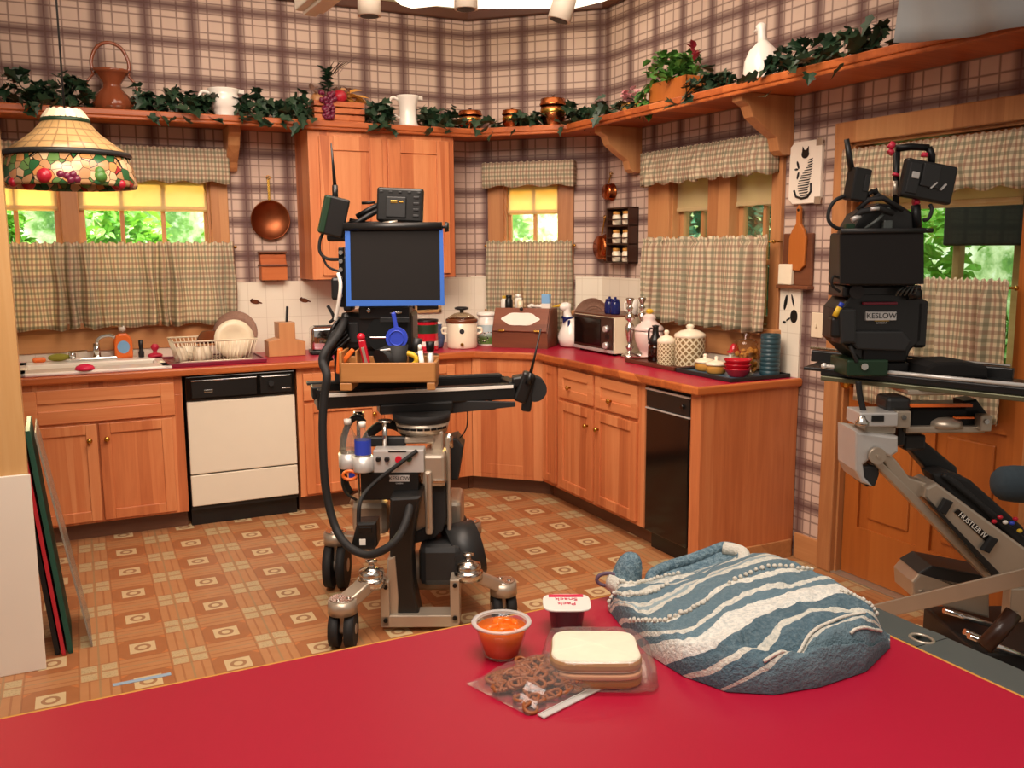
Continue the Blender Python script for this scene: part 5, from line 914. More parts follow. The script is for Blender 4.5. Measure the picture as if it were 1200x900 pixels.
# big black curved arm
mb=MB(); pp(mb,[(457,584),(493,582),(489,600),(485,625),(483,655),(485,690),(493,729),(466,731),(459,690),(456,640),(456,610)],-.33,.13,.01); t.part(mb,'hydraulic_arm','black_plastic'); mb=MB(); pp(mb,[(454,655),(463,652),(467,700),(466,730),(455,724),(452,690)],-.335,.12,.006); t.part(mb,'arm_side_plate','champagne_metal')
mb=MB(); arc=[(501,568),(522,568),(523,610),(519,622),(508,632),(486,637),(480,634),(480,628),(498,620),(505,608),(506,575)]; pp(mb,arc,-.18,.14,.006); t.part(mb,'black_strap','black_rubber')
# column
mb=MB(); pb(mb,494,533,522,571,-.22,.24,.015); pb(mb,497,553,507,627,-.24,.1,.008); pb(mb,522,512,529,632,-.16,.05,.008); pb(mb,505,505,520,536,-.12,.15,.01); pp(mb,[(484,590),(498,560),(502,628),(484,635)],-.15,.2,.01); t.part(mb,'column','champagne_metal'); mb=MB(); pb(mb,500,556,503,620,-.246,.01,.002); pb(mb,507,563,521,566,-.23,.02,.001); t.part(mb,'bright_slot','bright_steel'); mb=MB()
p=q(526,508,-.14); mb.cyl(p,p+V3(0,0,-.06),.015,.018,16); t.part(mb,'column_valve','bright_steel')
mb=MB(); p=q(495,487,-.05); mb.cyl(q(495,492,-.05),q(495,505,-.05),.118,.105,40); mb.cyl(q(498,506,-.05),q(498,516,-.05),.085,.06,30); pb(mb,474,512,512,520,-.12,.14,.006); t.part(mb,'turret','champagne_metal'); mb=MB(); mb.cyl(q(494,483,-.05),q(494,492,-.05),.125,.122,40); t.part(mb,'turret_seal','black_rubber'); mb=MB()
for k in range(9): a=-2.6+.26*k; c=q(495,498,-.05); mb.box(-.012,.012,-.004,.004,-.005,.005,.001,TR(c.x+.113*math.cos(a),c.y+.113*math.sin(a),c.z)@RZ(math.degrees(a)+90))
t.part(mb,'turret_slots','black_metal')
# control panel
mb=MB(); pb(mb,437,528,497,554,-.235,.09,.004); cp=t.part(mb,'control_panel','silver_paint'); 
for x,mt in ((443.5,'black_plastic'),(453.5,'black_plastic'),(467,'red_plastic'),(479.5,'green_metal')):
    p=q(x,538,-.236); mb=MB(); mb.cyl(p,p+V3(0,-.016,0),.0115 if mt!='red_plastic' else .014,.009 if mt!='red_plastic' else .013,18); t.part(mb,'control_knob',mt,cp)
mb=MB(); pb(mb,455,528.5,476,530,-.2365,.002,0); t.part(mb,'engraved_line','black_metal',cp)
mb=MB(); pb(mb,422,554,491,586,-.225,.14,.006); bx=t.part(mb,'battery_case','black_plastic'); mb=MB(); pb(mb,456,557,480,564.5,-.2275,.003,.001); t.part(mb,'nameplate','silver_paint',bx); c=q(468,560.7,-.2282); t.text('lettering','KESLOW',.022,c,(R(90),0,0),'black_plastic',bx); c=q(468,566.5,-.226); t.text('small_lettering','CAMERA',.008,c,(R(90),0,0),'silver_paint',bx)
mb=MB(); pb(mb,419,554,423,625,-.2,.02,.004); t.part(mb,'side_post','bright_steel')
# cross bar, knob, arcs behind
mb=MB(); p0=q(433,517,-.1); p1=q(476,517,-.1); mb.bar(p0,p1,.03,.045,.008); t.part(mb,'cross_bar','dark_grey'); mb=MB(); mb.cyl(q(451,492,-.14),q(451,495,-.14),.03,.024,20); mb.cyl(q(451,495,-.14),q(451,529,-.14),.011,n=14); t.part(mb,'tee_knob','bright_steel')
def arc_(cx,cy,rx,ry,a0,a1,dy,n=14): return [q(cx+rx*math.cos(R(a0+(a1-a0)*k/n)),cy-ry*math.sin(R(a0+(a1-a0)*k/n)),dy) for k in range(n+1)]
mb=MB(); mb.tube(arc_(455,535,30,38,170,30,.06),.022,10); t.part(mb,'black_guard','black_rubber'); mb=MB(); mb.tube(arc_(455,535,32,40,172,28,.055),.008,8); t.part(mb,'guard_rim','champagne_metal'); mb=MB(); mb.tube(arc_(418,535,17,46,60,250,-.02,18),.014,8); t.part(mb,'hose_loop','black_rubber')
mb=MB(); p=q(420,488,.05); mb.cyl(p,q(420,482,.05),.03,.02,16); mb.cyl(q(420,488,.05),q(420,525,.05),.009,n=10); t.part(mb,'rear_knob','bright_steel')
mb=MB(); pp(mb,[(527,515),(535,513),(543,524),(537,562),(526,564)],.03,.16,.008); t.part(mb,'right_control_box','dark_grey')
# black box with a white button in front
mb=MB(); pp(mb,[(411,640),(418,613),(441,612),(442,640),(438,645),(414,645)],-.35,.1,.01); bx=t.part(mb,'remote_box','black_plastic'); mb=MB(); pb(mb,421,632,428.5,639,-.353,.006,.001); t.part(mb,'white_button','white_plastic',bx); mb=MB(); pb(mb,420,618,436,625,-.352,.006,.002); t.part(mb,'display','screen',bx)
# casters
def caster(hub_px,hub_py,hz,fp,pivot=None,arm=True,wy=0,knob_=True,fr_ang=0):
    """fp: floor point under the wheel; hub sits over it"""
    hub=V3(fp.x,fp.y,hz); nm='caster'
    mb=MB(); mb.cyl(hub+V3(0,0,-.055),hub,.058,.056,28)
    if pivot is not None:
        mb.bar(pivot+V3(0,0,-.025),hub+V3(0,0,-.027),.075,.048,.008)
    c=t.part(mb,'caster_arm','champagne_metal')
    mb=MB(); mb.cyl(hub,hub+V3(0,0,.006),.048,n=20)
    for k in range(3): a=k*2.1; p=hub+V3(.025*math.cos(a),.025*math.sin(a),.006); mb.cyl(p,p+V3(0,0,.004),.008,n=8)
    t.part(mb,'hub_cap','bright_steel',c)
    wr=(hz-.05)/2; mb=MB(); w0=V3(fp.x,fp.y,wr); ax=Vector((math.cos(R(fr_ang)),math.sin(R(fr_ang)),0))
    for s in (-1,1):
        mb.cyl(w0+ax*s*.012,w0+ax*s*.050,wr,wr*.94,28)
    w_=t.part(mb,'caster_wheel','black_rubber',c); mb=MB(); mb.cyl(w0-ax*.053,w0+ax*.053,wr*.28,n=14); mb.box(-.011,.011,-.02,.02,wr,hz-.04,.003,TR(fp.x,fp.y,0)); t.part(mb,'fork','champagne_metal',c)
    if pivot is not None and knob_:
        mb=MB(); mb.lathe([(0,-.05),(.06,-.05),(.06,-.02),(.056,-.015),(.05,-.015),(.052,0),(.05,.016),(.02,.028),(.012,.032),(.012,.045),(.024,.05),(.024,.058),(0,.06)],pivot,28); t.part(mb,'pivot_knob','bright_steel',c)
def zat(px,py,fp): return F.P(px,py,fp.y).z
fl=F.G(403,757,0); h=zat(402,702,fl); pv=q(434,682,-.40); pv=V3(pv.x,-.36,F.P(434,672,-.36).z); caster(0,0,h,fl,pv)
f2=V3(F.P(590,700,-.22).x,-.22,0); h=zat(588,681,f2); pv=V3(F.P(549,666,-.30).x,-.30,F.P(549,664,-.30).z); caster(0,0,h,f2,pv,fr_ang=10)
f3=F.G(396,688,0); h=zat(394,623,f3); caster(0,0,h,f3,V3(F.P(432,622,f3.y).x,f3.y-.02,h),knob_=False)
f4=V3(F.P(551,640,.42).x,.42,0); h=zat(548,611,f4); caster(0,0,h,f4,V3(F.P(528,625,.3).x,.3,h),knob_=False)
# cables of the dolly
mb=MB(); mb.curve([q(372,442,-.2),q(378,425,-.22),q(381,412,-.22)],.016)
mb=MB(); mb.curve([q(404,375,-.08),q(396,392,-.15),q(381,412,-.24),q(378,425,-.26),q(383,440,-.3),q(380,465,-.3),q(378,500,-.3),q(380,555,-.3),q(385,590,-.3),q(394,620,-.32),q(408,640,-.38),q(430,650,-.42),q(452,643,-.44),q(468,628,-.42),q(478,605,-.36),q(481,588,-.30)],.017,10,8); t.part(mb,'thick_cable','black_rubber'); mb=MB(); mb.curve([q(489,528,-.24),q(470,542,-.255),q(440,565,-.26),q(426,580,-.29),q(421,593,-.32),q(420,615,-.32)],.009,8,8); t.part(mb,'control_cable','black_rubber'); mb=MB(); mb.curve([q(402,545,-.05),q(401,565,-.06),q(406,578,-.06),q(418,586,-.08)],.006,8); mb2=mb; t.part(mb,'thin_cable','black_rubber'); mb=MB(); mb.curve([q(548,480,.1),q(547,500,.1),q(540,512,.1),q(533,515,.1)],.003,6); t.part(mb,'hanging_wire','black_rubber')
mb=MB()
for cx,cy in ((409,540),(426,544)):
    p=q(cx,cy+8,-.24 if cx>415 else -.18); mb.lathe([(0,0),(.04,0),(.042,.004),(.042,.065),(.038,.065),(.038,.006),(0,.006)],p,24)
t.parts(mb,'bottle_holder','silver_paint')
mb=MB(); 
for dy in (0,): mb.tube(arc_(410,557,8,5,0,350,-.24),.007,8)
t.part(mb,'red_hook','orange_plastic'); mb=MB(); pb(mb,408,548,418,563,-.2,.03,.006); t.part(mb,'blue_clip','blue_plastic')
# water bottles
def wbottle(cx,cy,dy,label,lab='blue_plastic',r=.034):
    p=q(cx,cy,dy); p=V3(p.x,p.y,p.z+.008); b=T('water_bottle',label,'bottle',F,p,'water bottles on the dolly'); mb=MB(); mb.lathe([(0,0),(r*.9,0),(r,.01),(r,.10),(r*.9,.13),(r*.4,.165),(r*.38,.18)],p,22); b.part(mb,'bottle','clear_plastic'); mb=MB(); mb.lathe([(r*1.02,.065),(r*1.02,.125)],p,22); b.part(mb,'label_band',lab); mb=MB(); mb.lathe([(0,.178),(r*.44,.178),(r*.44,.20),(0,.202)],p,16); b.part(mb,'cap','white_plastic'); mb=MB(); mb.lathe([(0,.003),(r*.9,.003),(r*.94,.01),(r*.94,.075),(0,.075)],p,20); b.part(mb,'water','clear_plastic'); return b
wbottle(426,552,-.24,'clear water bottle with a blue label clipped to the dolly'); wbottle(409,548,-.18,'crumpled clear bottle behind the blue labelled one on the dolly','clear_plastic',.035)
# ---------- slider on top of the dolly ----------
t=T('camera_slider','long black camera slider with a white scale along its front edge','slider',F,q(500,480,0))
L0=q(378,464,-.14); R0=q(604,453,.10)
def sl(u,off,z): # along the slider, off = back from the front edge
    d=(R0-L0); dx=Vector((d.x,d.y,0)).normalized(); n_=Vector((-dx.y,dx.x,0)); return L0+d*u+n_*off+V3(0,0,z)
mb=MB(); mb.bar(sl(-.01,.02,-.022),sl(1.0,.02,-.022),.05,.07,.006); mb.bar(sl(-.03,.19,-.01),sl(1,.19,-.01),.05,.07,.006); t.part(mb,'rails','black_plastic'); mb=MB(); mb.bar(sl(.015,-.008,.002),sl(.985,-.008,.002),.006,.014,.001); t.part(mb,'white_scale','white_plastic'); mb=MB(); mb.bar(sl(-.06,.185,.03),sl(.98,.185,.03),.05,.012,.002); t.part(mb,'top_channel','dark_grey'); mb=MB(); mb.bar(sl(.28,.03,-.07),sl(.66,.03,-.07),.10,.045,.008); mb.bar(sl(.36,.1,-.075),sl(.6,.1,-.075),.2,.03,.008); t.part(mb,'mounting_plate','black_plastic')
mb=MB(); mb.prism([(0,0),(.30,.03),(.30,.05),(0,.06)],-.01,.01,'xz',.002,TR(*sl(.64,.03,-.11))); t.part(mb,'stay','dark_grey')
mb=MB(); p=sl(.87,.03,-.10); mb.lathe([(0,0),(.028,0),(.03,.008),(.01,.014),(.01,.05),(0,.05)],p,16); t.part(mb,'brake_knob','dark_grey')
mb=MB(); e=sl(1.0,.05,0); mb.bar(sl(1.0,.02,-.02),sl(1.0,.20,-.02),.05,.08,.006,(0,0,1)); mb.bar(e+V3(.0,0,.015),e+V3(.09,0,.03),.09,.05,.01); mb.bar(e+V3(.03,-.03,-.07),e+V3(.08,-.03,.06),.07,.06,.012); mb.bar(e+V3(.085,-.03,.05),e+V3(.06,-.03,-.115),.045,.045,.01); t.part(mb,'end_bracket','black_plastic'); mb=MB(); mb.cyl(e+V3(.10,-.05,-.015),e+V3(.10,.07,-.015),.055,.05,22); t.part(mb,'hand_wheel','black_rubber'); mb=MB(); p=q(622,437,.08); mb.tube([p,q(626,420,.08),q(634,385,.08)],.004,8,rs=[.008,.005,.003]); mb.cyl(q(619,450,.08),p,.015,.01,12); t.part(mb,'antenna','black_plastic')
mb=MB(); mb.bar(sl(.0,.02,-.02),sl(.0,.22,-.02),.04,.09,.004); mb.bar(sl(-.045,.10,.005),sl(.02,.10,.005),.1,.05,.004); t.part(mb,'left_end_block','black_plastic')
# ---------- film camera ----------
t=T('film_camera','black film camera on the slider with a dark hood edged in blue tape','film camera',F,q(450,440,-.02)); CD=-.06
mb=MB(); pb(mb,393,403,488,446,-.03,.17,.012); pb(mb,398,366,484,412,-.04,.24,.02); pb(mb,484,418,512,446,-.0,.14,.01); t.part(mb,'camera_body','black_plastic'); mb=MB(); mb.cyl(q(452,392,-.05),q(452,392,.26),.08,.07,30); t.part(mb,'lens_barrel','black_gloss'); mb=MB(); pb(mb,420,360,480,374,-.06,.14,.006); pb(mb,408,378,420,402,-.05,.03,.004); pb(mb,445,372,480,378,-.075,.02,.003); t.part(mb,'top_plate','dark_grey'); mb=MB(); pb(mb,430,395,452,397,-.06,.02,.001); pb(mb,452,396,470,398,-.06,.02,.001); p=q(432,364,-.08); mb.ball(p,.012,10); p=q(457,367,-.08); mb.cyl(p,p+V3(.05,0,.004),.006,n=8); t.parts(mb,'bright_fitting','chrome')
mb=MB(); pb(mb,368+22,395,404,450,-.08,.05,.01); mb.curve([q(404,378,-.06),q(396,388,-.09),q(386,405,-.11),q(380,428,-.12)],.02); t.part(mb,'cable_bundle','black_rubber')
mb=MB(); 
for k in range(7): mb.curve([q(398+2*k,372+4*k,-.07),q(390-k,384+6*k,-.10),q(384+k,396+4*k,-.09)],.008,6)
mb.curve([q(386,378,-.07),q(391,372,-.07),q(384,358,-.07)],.007,6); t.part(mb,'small_levers','black_plastic')
# hood panel
mb=MB(); pp(mb,[(407,268),(518,266),(519,357),(408,357)],-.13,.012,.002); t.part(mb,'hood_panel','black_cloth'); mb=MB(); pp(mb,[(404,268),(410,268),(411.5,352),(516,352),(515,268),(519,268),(521,358),(406,359)],-.134,.006); t.part(mb,'blue_tape_edge','blue_tape'); mb=MB(); mb.cyl(q(403,266,-.13),q(518,265,-.13),.017,n=16); t.part(mb,'hood_roller','black_plastic'); mb=MB(); mb.cyl(q(518,266,-.13),q(521.5,266,-.13),.006,n=10); mb.cyl(q(521.5,266,-.13),q(526,266,-.13),.022,.018,18); t.part(mb,'roller_knob','black_plastic')
mb=MB(); pb(mb,400,300,412,365,-.10,.1,.01); pb(mb,420,300,500,354,-.05,.18,.01); pb(mb,420,340,478,366,-.05,.16,.01); t.part(mb,'upper_housing','black_plastic')
# connectors at left
mb=MB(); pb(mb,396,290,405,360,-.1,.06,.004); t.part(mb,'connector_strip','black_metal'); mb=MB()
for k in range(6): p=q(400,296+10*k,-.105); mb.cyl(p,p+V3(0,-.02,0),.009,n=10)
t.parts(mb,'connector','bright_steel'); mb=MB(); pb(mb,387,325,400,352,-.09,.08,.012); t.part(mb,'side_motor','black_plastic'); mb=MB(); mb.curve([q(396,320,-.14),q(399,332,-.15),q(398,347,-.15),q(395,365,-.13),q(393,375,-.12)],.008); t.part(mb,'white_cable','white_plastic'); mb=MB(); mb.curve([q(380,270,-.06),q(375,282,-.08),q(375,295,-.08),q(383,303,-.08),q(397,304,-.08)],.007); mb.curve([q(377,298,-.06),q(384,312,-.07),q(397,318,-.08)],.005); t.part(mb,'looped_cables','black_rubber')
# monitor + antenna box
mb=MB(); Mx=TR(*q(469,241,-.06))@RY(3)@RZ(-8); mb.box(-.098,.098,-.018,.018,-.068,.072,.01,Mx); mn=t.part(mb,'monitor','black_plastic'); mb=MB(); mb.box(-.055,.03,-.026,-.016,-.05,.035,.004,Mx); 
for k in range(5): mb.box(-.085+.04*k,-.07+.04*k,-.022,-.016,.05,.058,.002,Mx)
for k in range(4): mb.box(.06,.085,-.022,-.016,-.045+.025*k,-.035+.025*k,.002,Mx)
t.part(mb,'monitor_back_plate','dark_grey',mn); mb=MB(); mb.box(-.035,-.005,-.028,-.024,.008,.02,.002,Mx); mb.box(.0,.02,-.028,-.024,.01,.018,.002,Mx); t.part(mb,'gold_contacts','brass',mn)
mb=MB(); mb.tube([q(418,254,-.05),q(430,247,-.05),q(444,240,-.05)],.011,8); mb.tube([q(405,264,-.05),q(420,260,-.06),q(445,245,-.05)],.012,8); mb.tube([q(410,258,-.04),q(430,262,-.05),q(460,262,-.06)],.009,8); mb.tube([q(424,238,-.05),q(440,237,-.05)],.006,8); t.part(mb,'monitor_arms','black_metal'); mb=MB(); mb.cyl(q(449,263,-.07),q(466,260,-.07),.010,n=12); t.part(mb,'arm_clamp','champagne_metal')
mb=MB(); Mx=TR(*q(391,255,-.10))@RY(14)@RZ(16); mb.box(-.05,.05,-.03,.03,-.075,.085,.008,Mx); bx=t.part(mb,'transmitter_box','black_plastic'); mb=MB(); mb.box(-.052,-.028,-.034,.034,-.07,.08,.004,Mx); t.part(mb,'battery_plate','green_metal',bx); mb=MB(); pb(mb,382,268,406,283,-.1,.06,.01); t.part(mb,'transmitter_mount','black_plastic',bx); mb=MB(); mb.tube([q(393,235,-.1),q(392.5,217,-.1)],.012,10); mb.tube([q(392.3,217,-.1),q(390,190,-.1),q(388,168,-.1)],.006,8,rs=[.008,.005,.003]); t.part(mb,'antenna','black_plastic',bx)
# ---------- wooden tray with tools ----------
TD=-.235
a=q(398,449,TD); b=q(511,425,TD); x0,x1,z0,z1=a.x,b.x,a.z,b.z; y0,y1=TD,TD+.17
t=T('wooden_tool_tray','open wooden tray of camera tools fixed above the slider','tray',F,((x0+x1)/2,TD+.08,z0)); mb=MB()
for s in ((x0,x1,y0,y0+.012,z0,z1),(x0,x1,y1-.012,y1,z0,z1+.01),(x0,x0+.012,y0,y1,z0,z1+.045),(x1-.012,x1,y0,y1,z0,z1),(x0,x1,y0,y1,z0,z0+.01)): mb.box(*s,.003)
mb.box(x0+.065,x0+.072,y0+.01,y1,z0,z1+.05,.002); t.part(mb,'tray_box','oak_tray'); mb=MB(); mb.box(x0,x0+.05,y0,y1,z0-.032,z0,.004); mb.box(x1-.04,x1-.005,y0,y1,z0-.032,z0,.004); t.parts(mb,'tray_foot','oak_tray')
def tool(mb,name,mat,label,cat,p): return solo(mb,name,mat,label,cat,F,p,'tools in the wooden tray')
zi=z0+.012; mb=MB(); p=V3(x0+.02,y0+.06,zi); mb.bar(p+V3(-.034,0,.02),p+V3(-.024,0,.125),.02,.035,.006,(0,1,0)); mb.bar(p+V3(-.02,0,.06),p+V3(.03,0,.12),.02,.02,.006,(0,1,0)); tool(mb,'orange_clamp','orange_plastic','orange clamp gripping the left end of the wooden tray','clamp',p)
t=T('red_multi_tool','red handled tool standing in the left part of the tray','tool',F,(x0+.10,y0+.06,zi)); mb=MB(); mb.bar((x0+.115,y0+.06,zi),(x0+.085,y0+.06,zi+.16),.03,.024,.006,(0,1,0)); mb.ball((x0+.083,y0+.06,zi+.17),.018,12); t.part(mb,'grip','red_ceramic'); mb=MB(); mb.bar((x0+.113,y0+.045,zi+.02),(x0+.09,y0+.045,zi+.13),.012,.004,.001,(0,1,0)); t.part(mb,'inlay','champagne_metal')
t=T('rubber_viewfinder','black round eyepiece lying in the tray','eyepiece',F,(x0+.20,y0+.075,zi)); mb=MB(); mb.cyl((x0+.17,y0+.05,zi+.07),(x0+.22,y0+.10,zi+.10),.055,.045,24); mb.box(x0+.16,x0+.235,y0+.04,y0+.12,zi,zi+.07,.015); t.part(mb,'cup','black_rubber'); mb=MB(); mb.bar((x0+.165,y0+.03,zi+.117),(x0+.225,y0+.03,zi+.125),.008,.008,.002); t.part(mb,'bright_strip','silver_paint')
p=q(465,396,TD+.05); t=T('blue_paddle','round blue plastic disc with a handle sticking up from the tray','paddle',F,(p.x,p.y,zi)); mb=MB(); mb.cyl((p.x,p.y-.008,p.z),(p.x,p.y+.008,p.z),.045,n=32); t.part(mb,'disc','blue_plastic'); mb=MB(); mb.bar((p.x,p.y,p.z+.03),(p.x-.012,p.y,p.z+.105),.018,.012,.005,(0,-1,0)); t.part(mb,'handle','blue_plastic'); mb=MB(); mb.tube([(p.x+.03*math.cos(a),p.y-.009,p.z+.03*math.sin(a)) for a in [k*PI/12 for k in range(24)]],.003,6,True); t.part(mb,'raised_ring','blue_plastic'); mb=MB(); mb.cyl((p.x,p.y+.012,zi),(p.x,p.y+.012,p.z-.03),.03,.045,20); t.part(mb,'black_stand','black_rubber')
mb=MB(); p=V3(q(475,422,TD+.05).x,TD+.06,zi); mb.tube([p+V3(.045*math.cos(a),0,.075+.028*math.sin(a)) for a in [k*PI/10 for k in range(20)]],.011,8,True); mb.bar(p+V3(0,0,0),p+V3(0,0,.05),.02,.02,.004); tool(mb,'yellow_tape_roll','yellow_plastic','yellow ring of tape lying among the tools in the tray','tape',p)
mb=MB(); p=V3(q(496,420,TD+.05).x,TD+.05,zi); mb.cyl(p,p+V3(-.012,0,.115),.011,.010,14); mb.cyl(p+V3(-.012,0,.115),p+V3(-.014,0,.14),.010,.006,12); tool(mb,'white_marker','white_plastic','white marker pen standing upright in the tray','pen',p)
t=T('silver_flashlight','silver and black flashlight standing at the right end of the tray','flashlight',F,V3(q(504,420,TD+.05).x,TD+.07,zi)); p=V3(q(504,420,TD+.05).x,TD+.07,zi); mb=MB(); mb.cyl(p,p+V3(0,0,.11),.013,n=16); t.part(mb,'barrel','silver_paint'); mb=MB(); mb.cyl(p+V3(0,0,.11),p+V3(0,0,.15),.016,.019,16); t.part(mb,'head','black_metal')
mb=MB(); p=V3(q(487,410,TD+.08).x,TD+.1,zi); mb.box(p.x-.03,p.x+.03,p.y-.02,p.y+.02,zi,zi+.105,.008); mb.cyl(p+V3(-.005,0,.105),p+V3(.01,0,.16),.016,.02,14); tool(mb,'spray_can','dark_grey','grey spray nozzle beside the blue disc in the tray','spray',p)
# ================= SECOND CAMERA DOLLY AT THE RIGHT =================
_o=CAM+ray(1120,450)*2.95; QF=Fr((_o.x,_o.y,0),CDEG); F=QF
t=T('camera_dolly','silver camera dolly arm reaching up from the lower right beside the door','camera dolly',F,(0.1,0,0))
def arm(mb,pts,dy,th,bev=.006): return pp(mb,pts,dy,th,bev,QF)
def B(mb,x0,y0,x1,y1,dy,th,bev=.004): return pb(mb,x0,y0,x1,y1,dy,th,bev,QF)
mb=MB(); arm(mb,[(1085,572),(1098,566),(1215,652),(1230,700),(1205,700),(1178,683),(1083,583)],-.10,.13,.008); bm_=t.part(mb,'boom_arm','champagne_metal')
mb=MB(); arm(mb,[(1021,545),(1033,531),(1060,560),(1083,580),(1095,596),(1062,566),(1050,560)],-.06,.05,.004); arm(mb,[(1022,542),(1032,540),(1078,584),(1172,676),(1160,682)],-.08,.05,.004); t.part(mb,'lower_rod','champagne_metal')
mb=MB(); arm(mb,[(1031,533),(1040,528),(1052,541),(1066,560),(1086,566),(1088,580),(1070,586),(1052,570)],-.07,.06,.005); t.part(mb,'curved_link','champagne_metal'); mb=MB(); arm(mb,[(1066,528),(1085,518),(1122,548),(1124,562),(1096,562)],.08,.06,.008); t.part(mb,'rear_link','dark_grey')
mb=MB(); arm(mb,[(1093,556),(1112,553),(1138,563),(1200,618),(1220,660),(1200,655),(1098,566)],-.02,.10,.01); t.part(mb,'cable_cover','black_rubber'); mb=MB(); rnd=random.Random(3)
for k in range(4): mb.curve([QF.P(1105+4*k,556+2*k,-.03),QF.P(1150+3*k,592+3*k,-.04),QF.P(1215,645+3*k,-.03)],.009,8)
t.parts(mb,'cable','black_rubber')
for (x,y,mt) in ((1172,606,'red_plastic'),(1178,612,'white_plastic'),(1165,611,'red_plastic'),(1186,613,'blue_plastic'),(1195,622,'yellow_plastic'),(1190,608,'red_plastic')):
    mb=MB(); p=QF.P(x,y,-.06); mb.ball(p,(.009,.008,.007),10); t.part(mb,'cable_plug',mt)
mb=MB(); arm(mb,[(1084,584),(1092,589),(1178,678),(1166,678)],-.12,.02,.002); t.part(mb,'black_slot','black_plastic')
for pts in ([(1099,600),(1108,585),(1118,589),(1109,604)],[(1151,645),(1162,629),(1171,633),(1160,649)]): mb=MB(); arm(mb,pts,-.118,.02,.004); t.part(mb,'rubber_bumper','black_rubber',bm_)
mb=MB(); arm(mb,[(1118.5,600.5),(1123.5,596.5),(1161,629),(1156,635.5)],-.105,.004,.0005); pl=t.part(mb,'name_plate','black_gloss',bm_); c=QF.P(1140,615.7,-.1058); a_=QF.P(1122,601.5,-.1); b_=QF.P(1156.5,631.5,-.1); an=math.atan2(b_.z-a_.z,b_.x-a_.x); t.text('lettering','HUSTLER IV',.0225,c,(R(90),-an,0),'white_plastic',bm_,.0006)
# knuckle bracket
mb=MB(); arm(mb,[(1003,506),(1053,512),(1053,530),(1044,536),(1030,530),(1012,545),(1014,560),(1024,571),(1010,566),(1003,552)],-.08,.17,.008); kb=t.part(mb,'knuckle_bracket','silver_paint'); mb=MB(); arm(mb,[(1010,546),(1030,546),(1031,556),(1026,570),(1016,571),(1010,562)],-.07,.12,.006); t.part(mb,'bracket_liner','dark_grey',kb); p=QF.P(1026,533,-.085); mb=MB(); mb.cyl(p,p+V3(0,-.02,0),.026,.026,26); mb.cyl(p+V3(0,-.02,0),p+V3(0,-.026,0),.006,n=10); t.part(mb,'pivot_disc','champagne_metal',kb)
mb=MB(); B(mb,1008,484,1052,500,-.07,.12,.004); t.part(mb,'silver_block','silver_paint'); mb=MB(); B(mb,1022,487,1036,494,-.074,.01,.001); p=QF.P(1010,496,-.08); t.part(mb,'dark_window','black_plastic'); mb=MB(); mb.lathe([(0,0),(.02,0),(.022,.008),(.012,.02),(.008,.03),(0,.03)],QF.P(1010,498,-.09),14); t.part(mb,'lock_knob','bright_steel'); mb=MB(); B(mb,1014,498,1050,509,-.05,.1,.006); t.part(mb,'gear_housing','champagne_metal')
mb=MB(); B(mb,1053,496,1060,522,-.02,.14); B(mb,1060,510,1085,528,0,.12,.008); t.part(mb,'black_joint','black_plastic')
# levelling head
mb=MB(); B(mb,1051,482,1067,502,-.06,.06); B(mb,1150,487,1162,506,-.06,.06); B(mb,1062,500,1155,508,-.04,.16,.006); B(mb,1064,457,1145,463,-.06,.2,.004); t.part(mb,'levelling_frame','champagne_metal'); mb=MB(); B(mb,1067,478,1150,503,-.02,.16,.01); arm(mb,[(1130,470),(1145,468),(1160,488),(1150,500),(1130,490)],-.02,.08,.006); t.part(mb,'head_core','black_metal'); mb=MB(); mb.lathe([(0,0),(.055,0),(.05,.02),(.03,.032),(0,.034)],QF.P(1107,500,-.01),28); t.part(mb,'ball_seat','champagne_metal'); mb=MB()
for x,y in ((1059,489),(1156,494)): p=QF.P(x,y,-.062); mb.cyl(p,p+V3(0,-.005,0),.008,n=12)
t.parts(mb,'bolt','bright_steel'); mb=MB(); B(mb,1040,466,1068,482,-.04,.1,.012); t.part(mb,'tilt_knob','dark_grey'); mb=MB(); B(mb,1068,474,1140,477,-.05,.02,.001); B(mb,1120,489,1142,491,-.05,.02,.001); t.part(mb,'orange_edge','orange_plastic')
mb=MB(); mb.curve([QF.P(1006,447,-.02),QF.P(1008,465,-.02),QF.P(1013,486,-.02)],.010,8); t.part(mb,'hanging_cable','black_rubber')
# outrigger, chassis, wheels
mb=MB(); p=QF.P(1027,717,-.02); r_=QF.P(1230,669,-.34); mb.bar(p,r_,.012,.05,.003,(0,0,1)); mb2=mb; t.part(mb,'outrigger_bar','champagne_metal')
mb=MB(); arm(mb,[(1069,682),(1078,672),(1130,682),(1160,690),(1160,725),(1110,712),(1070,700)],.10,.16,.008); t.part(mb,'chassis_end','champagne_metal'); mb=MB(); arm(mb,[(1076,672),(1092,663),(1160,676),(1185,690),(1120,690)],.1,.16,.006); t.part(mb,'chassis_cover','dark_grey'); mb=MB(); p=QF.P(1083,697,.095); mb.cyl(p,p+V3(0,-.01,0),.013,n=12); t.part(mb,'axle_bolt','bright_steel')
mb=MB(); c=QF.G(1105,768,0); a=QF.P(1078,735,.1); wz=.105
for x in (1084,1112,1124):
    w=QF.P(x,735,.16); mb.cyl(V3(w.x-.03,w.y,wz),V3(w.x+.025,w.y,wz),wz,wz*.95,28)
t.parts(mb,'rubber_wheel','black_rubber'); mb=MB(); w=QF.P(1098,735,.16); mb.cyl(V3(w.x-.12,w.y,wz),V3(w.x+.14,w.y,wz),.03,n=16); t.part(mb,'wheel_axle','champagne_metal')
mb=MB(); p=QF.P(1150,700,.0); mb.box(.08,.75,-.10,.30,.14,.26,.01); mb.box(.10,.75,-.32,.05,.10,.15,.008); t.part(mb,'chassis_deck','dark_grey'); mb=MB()
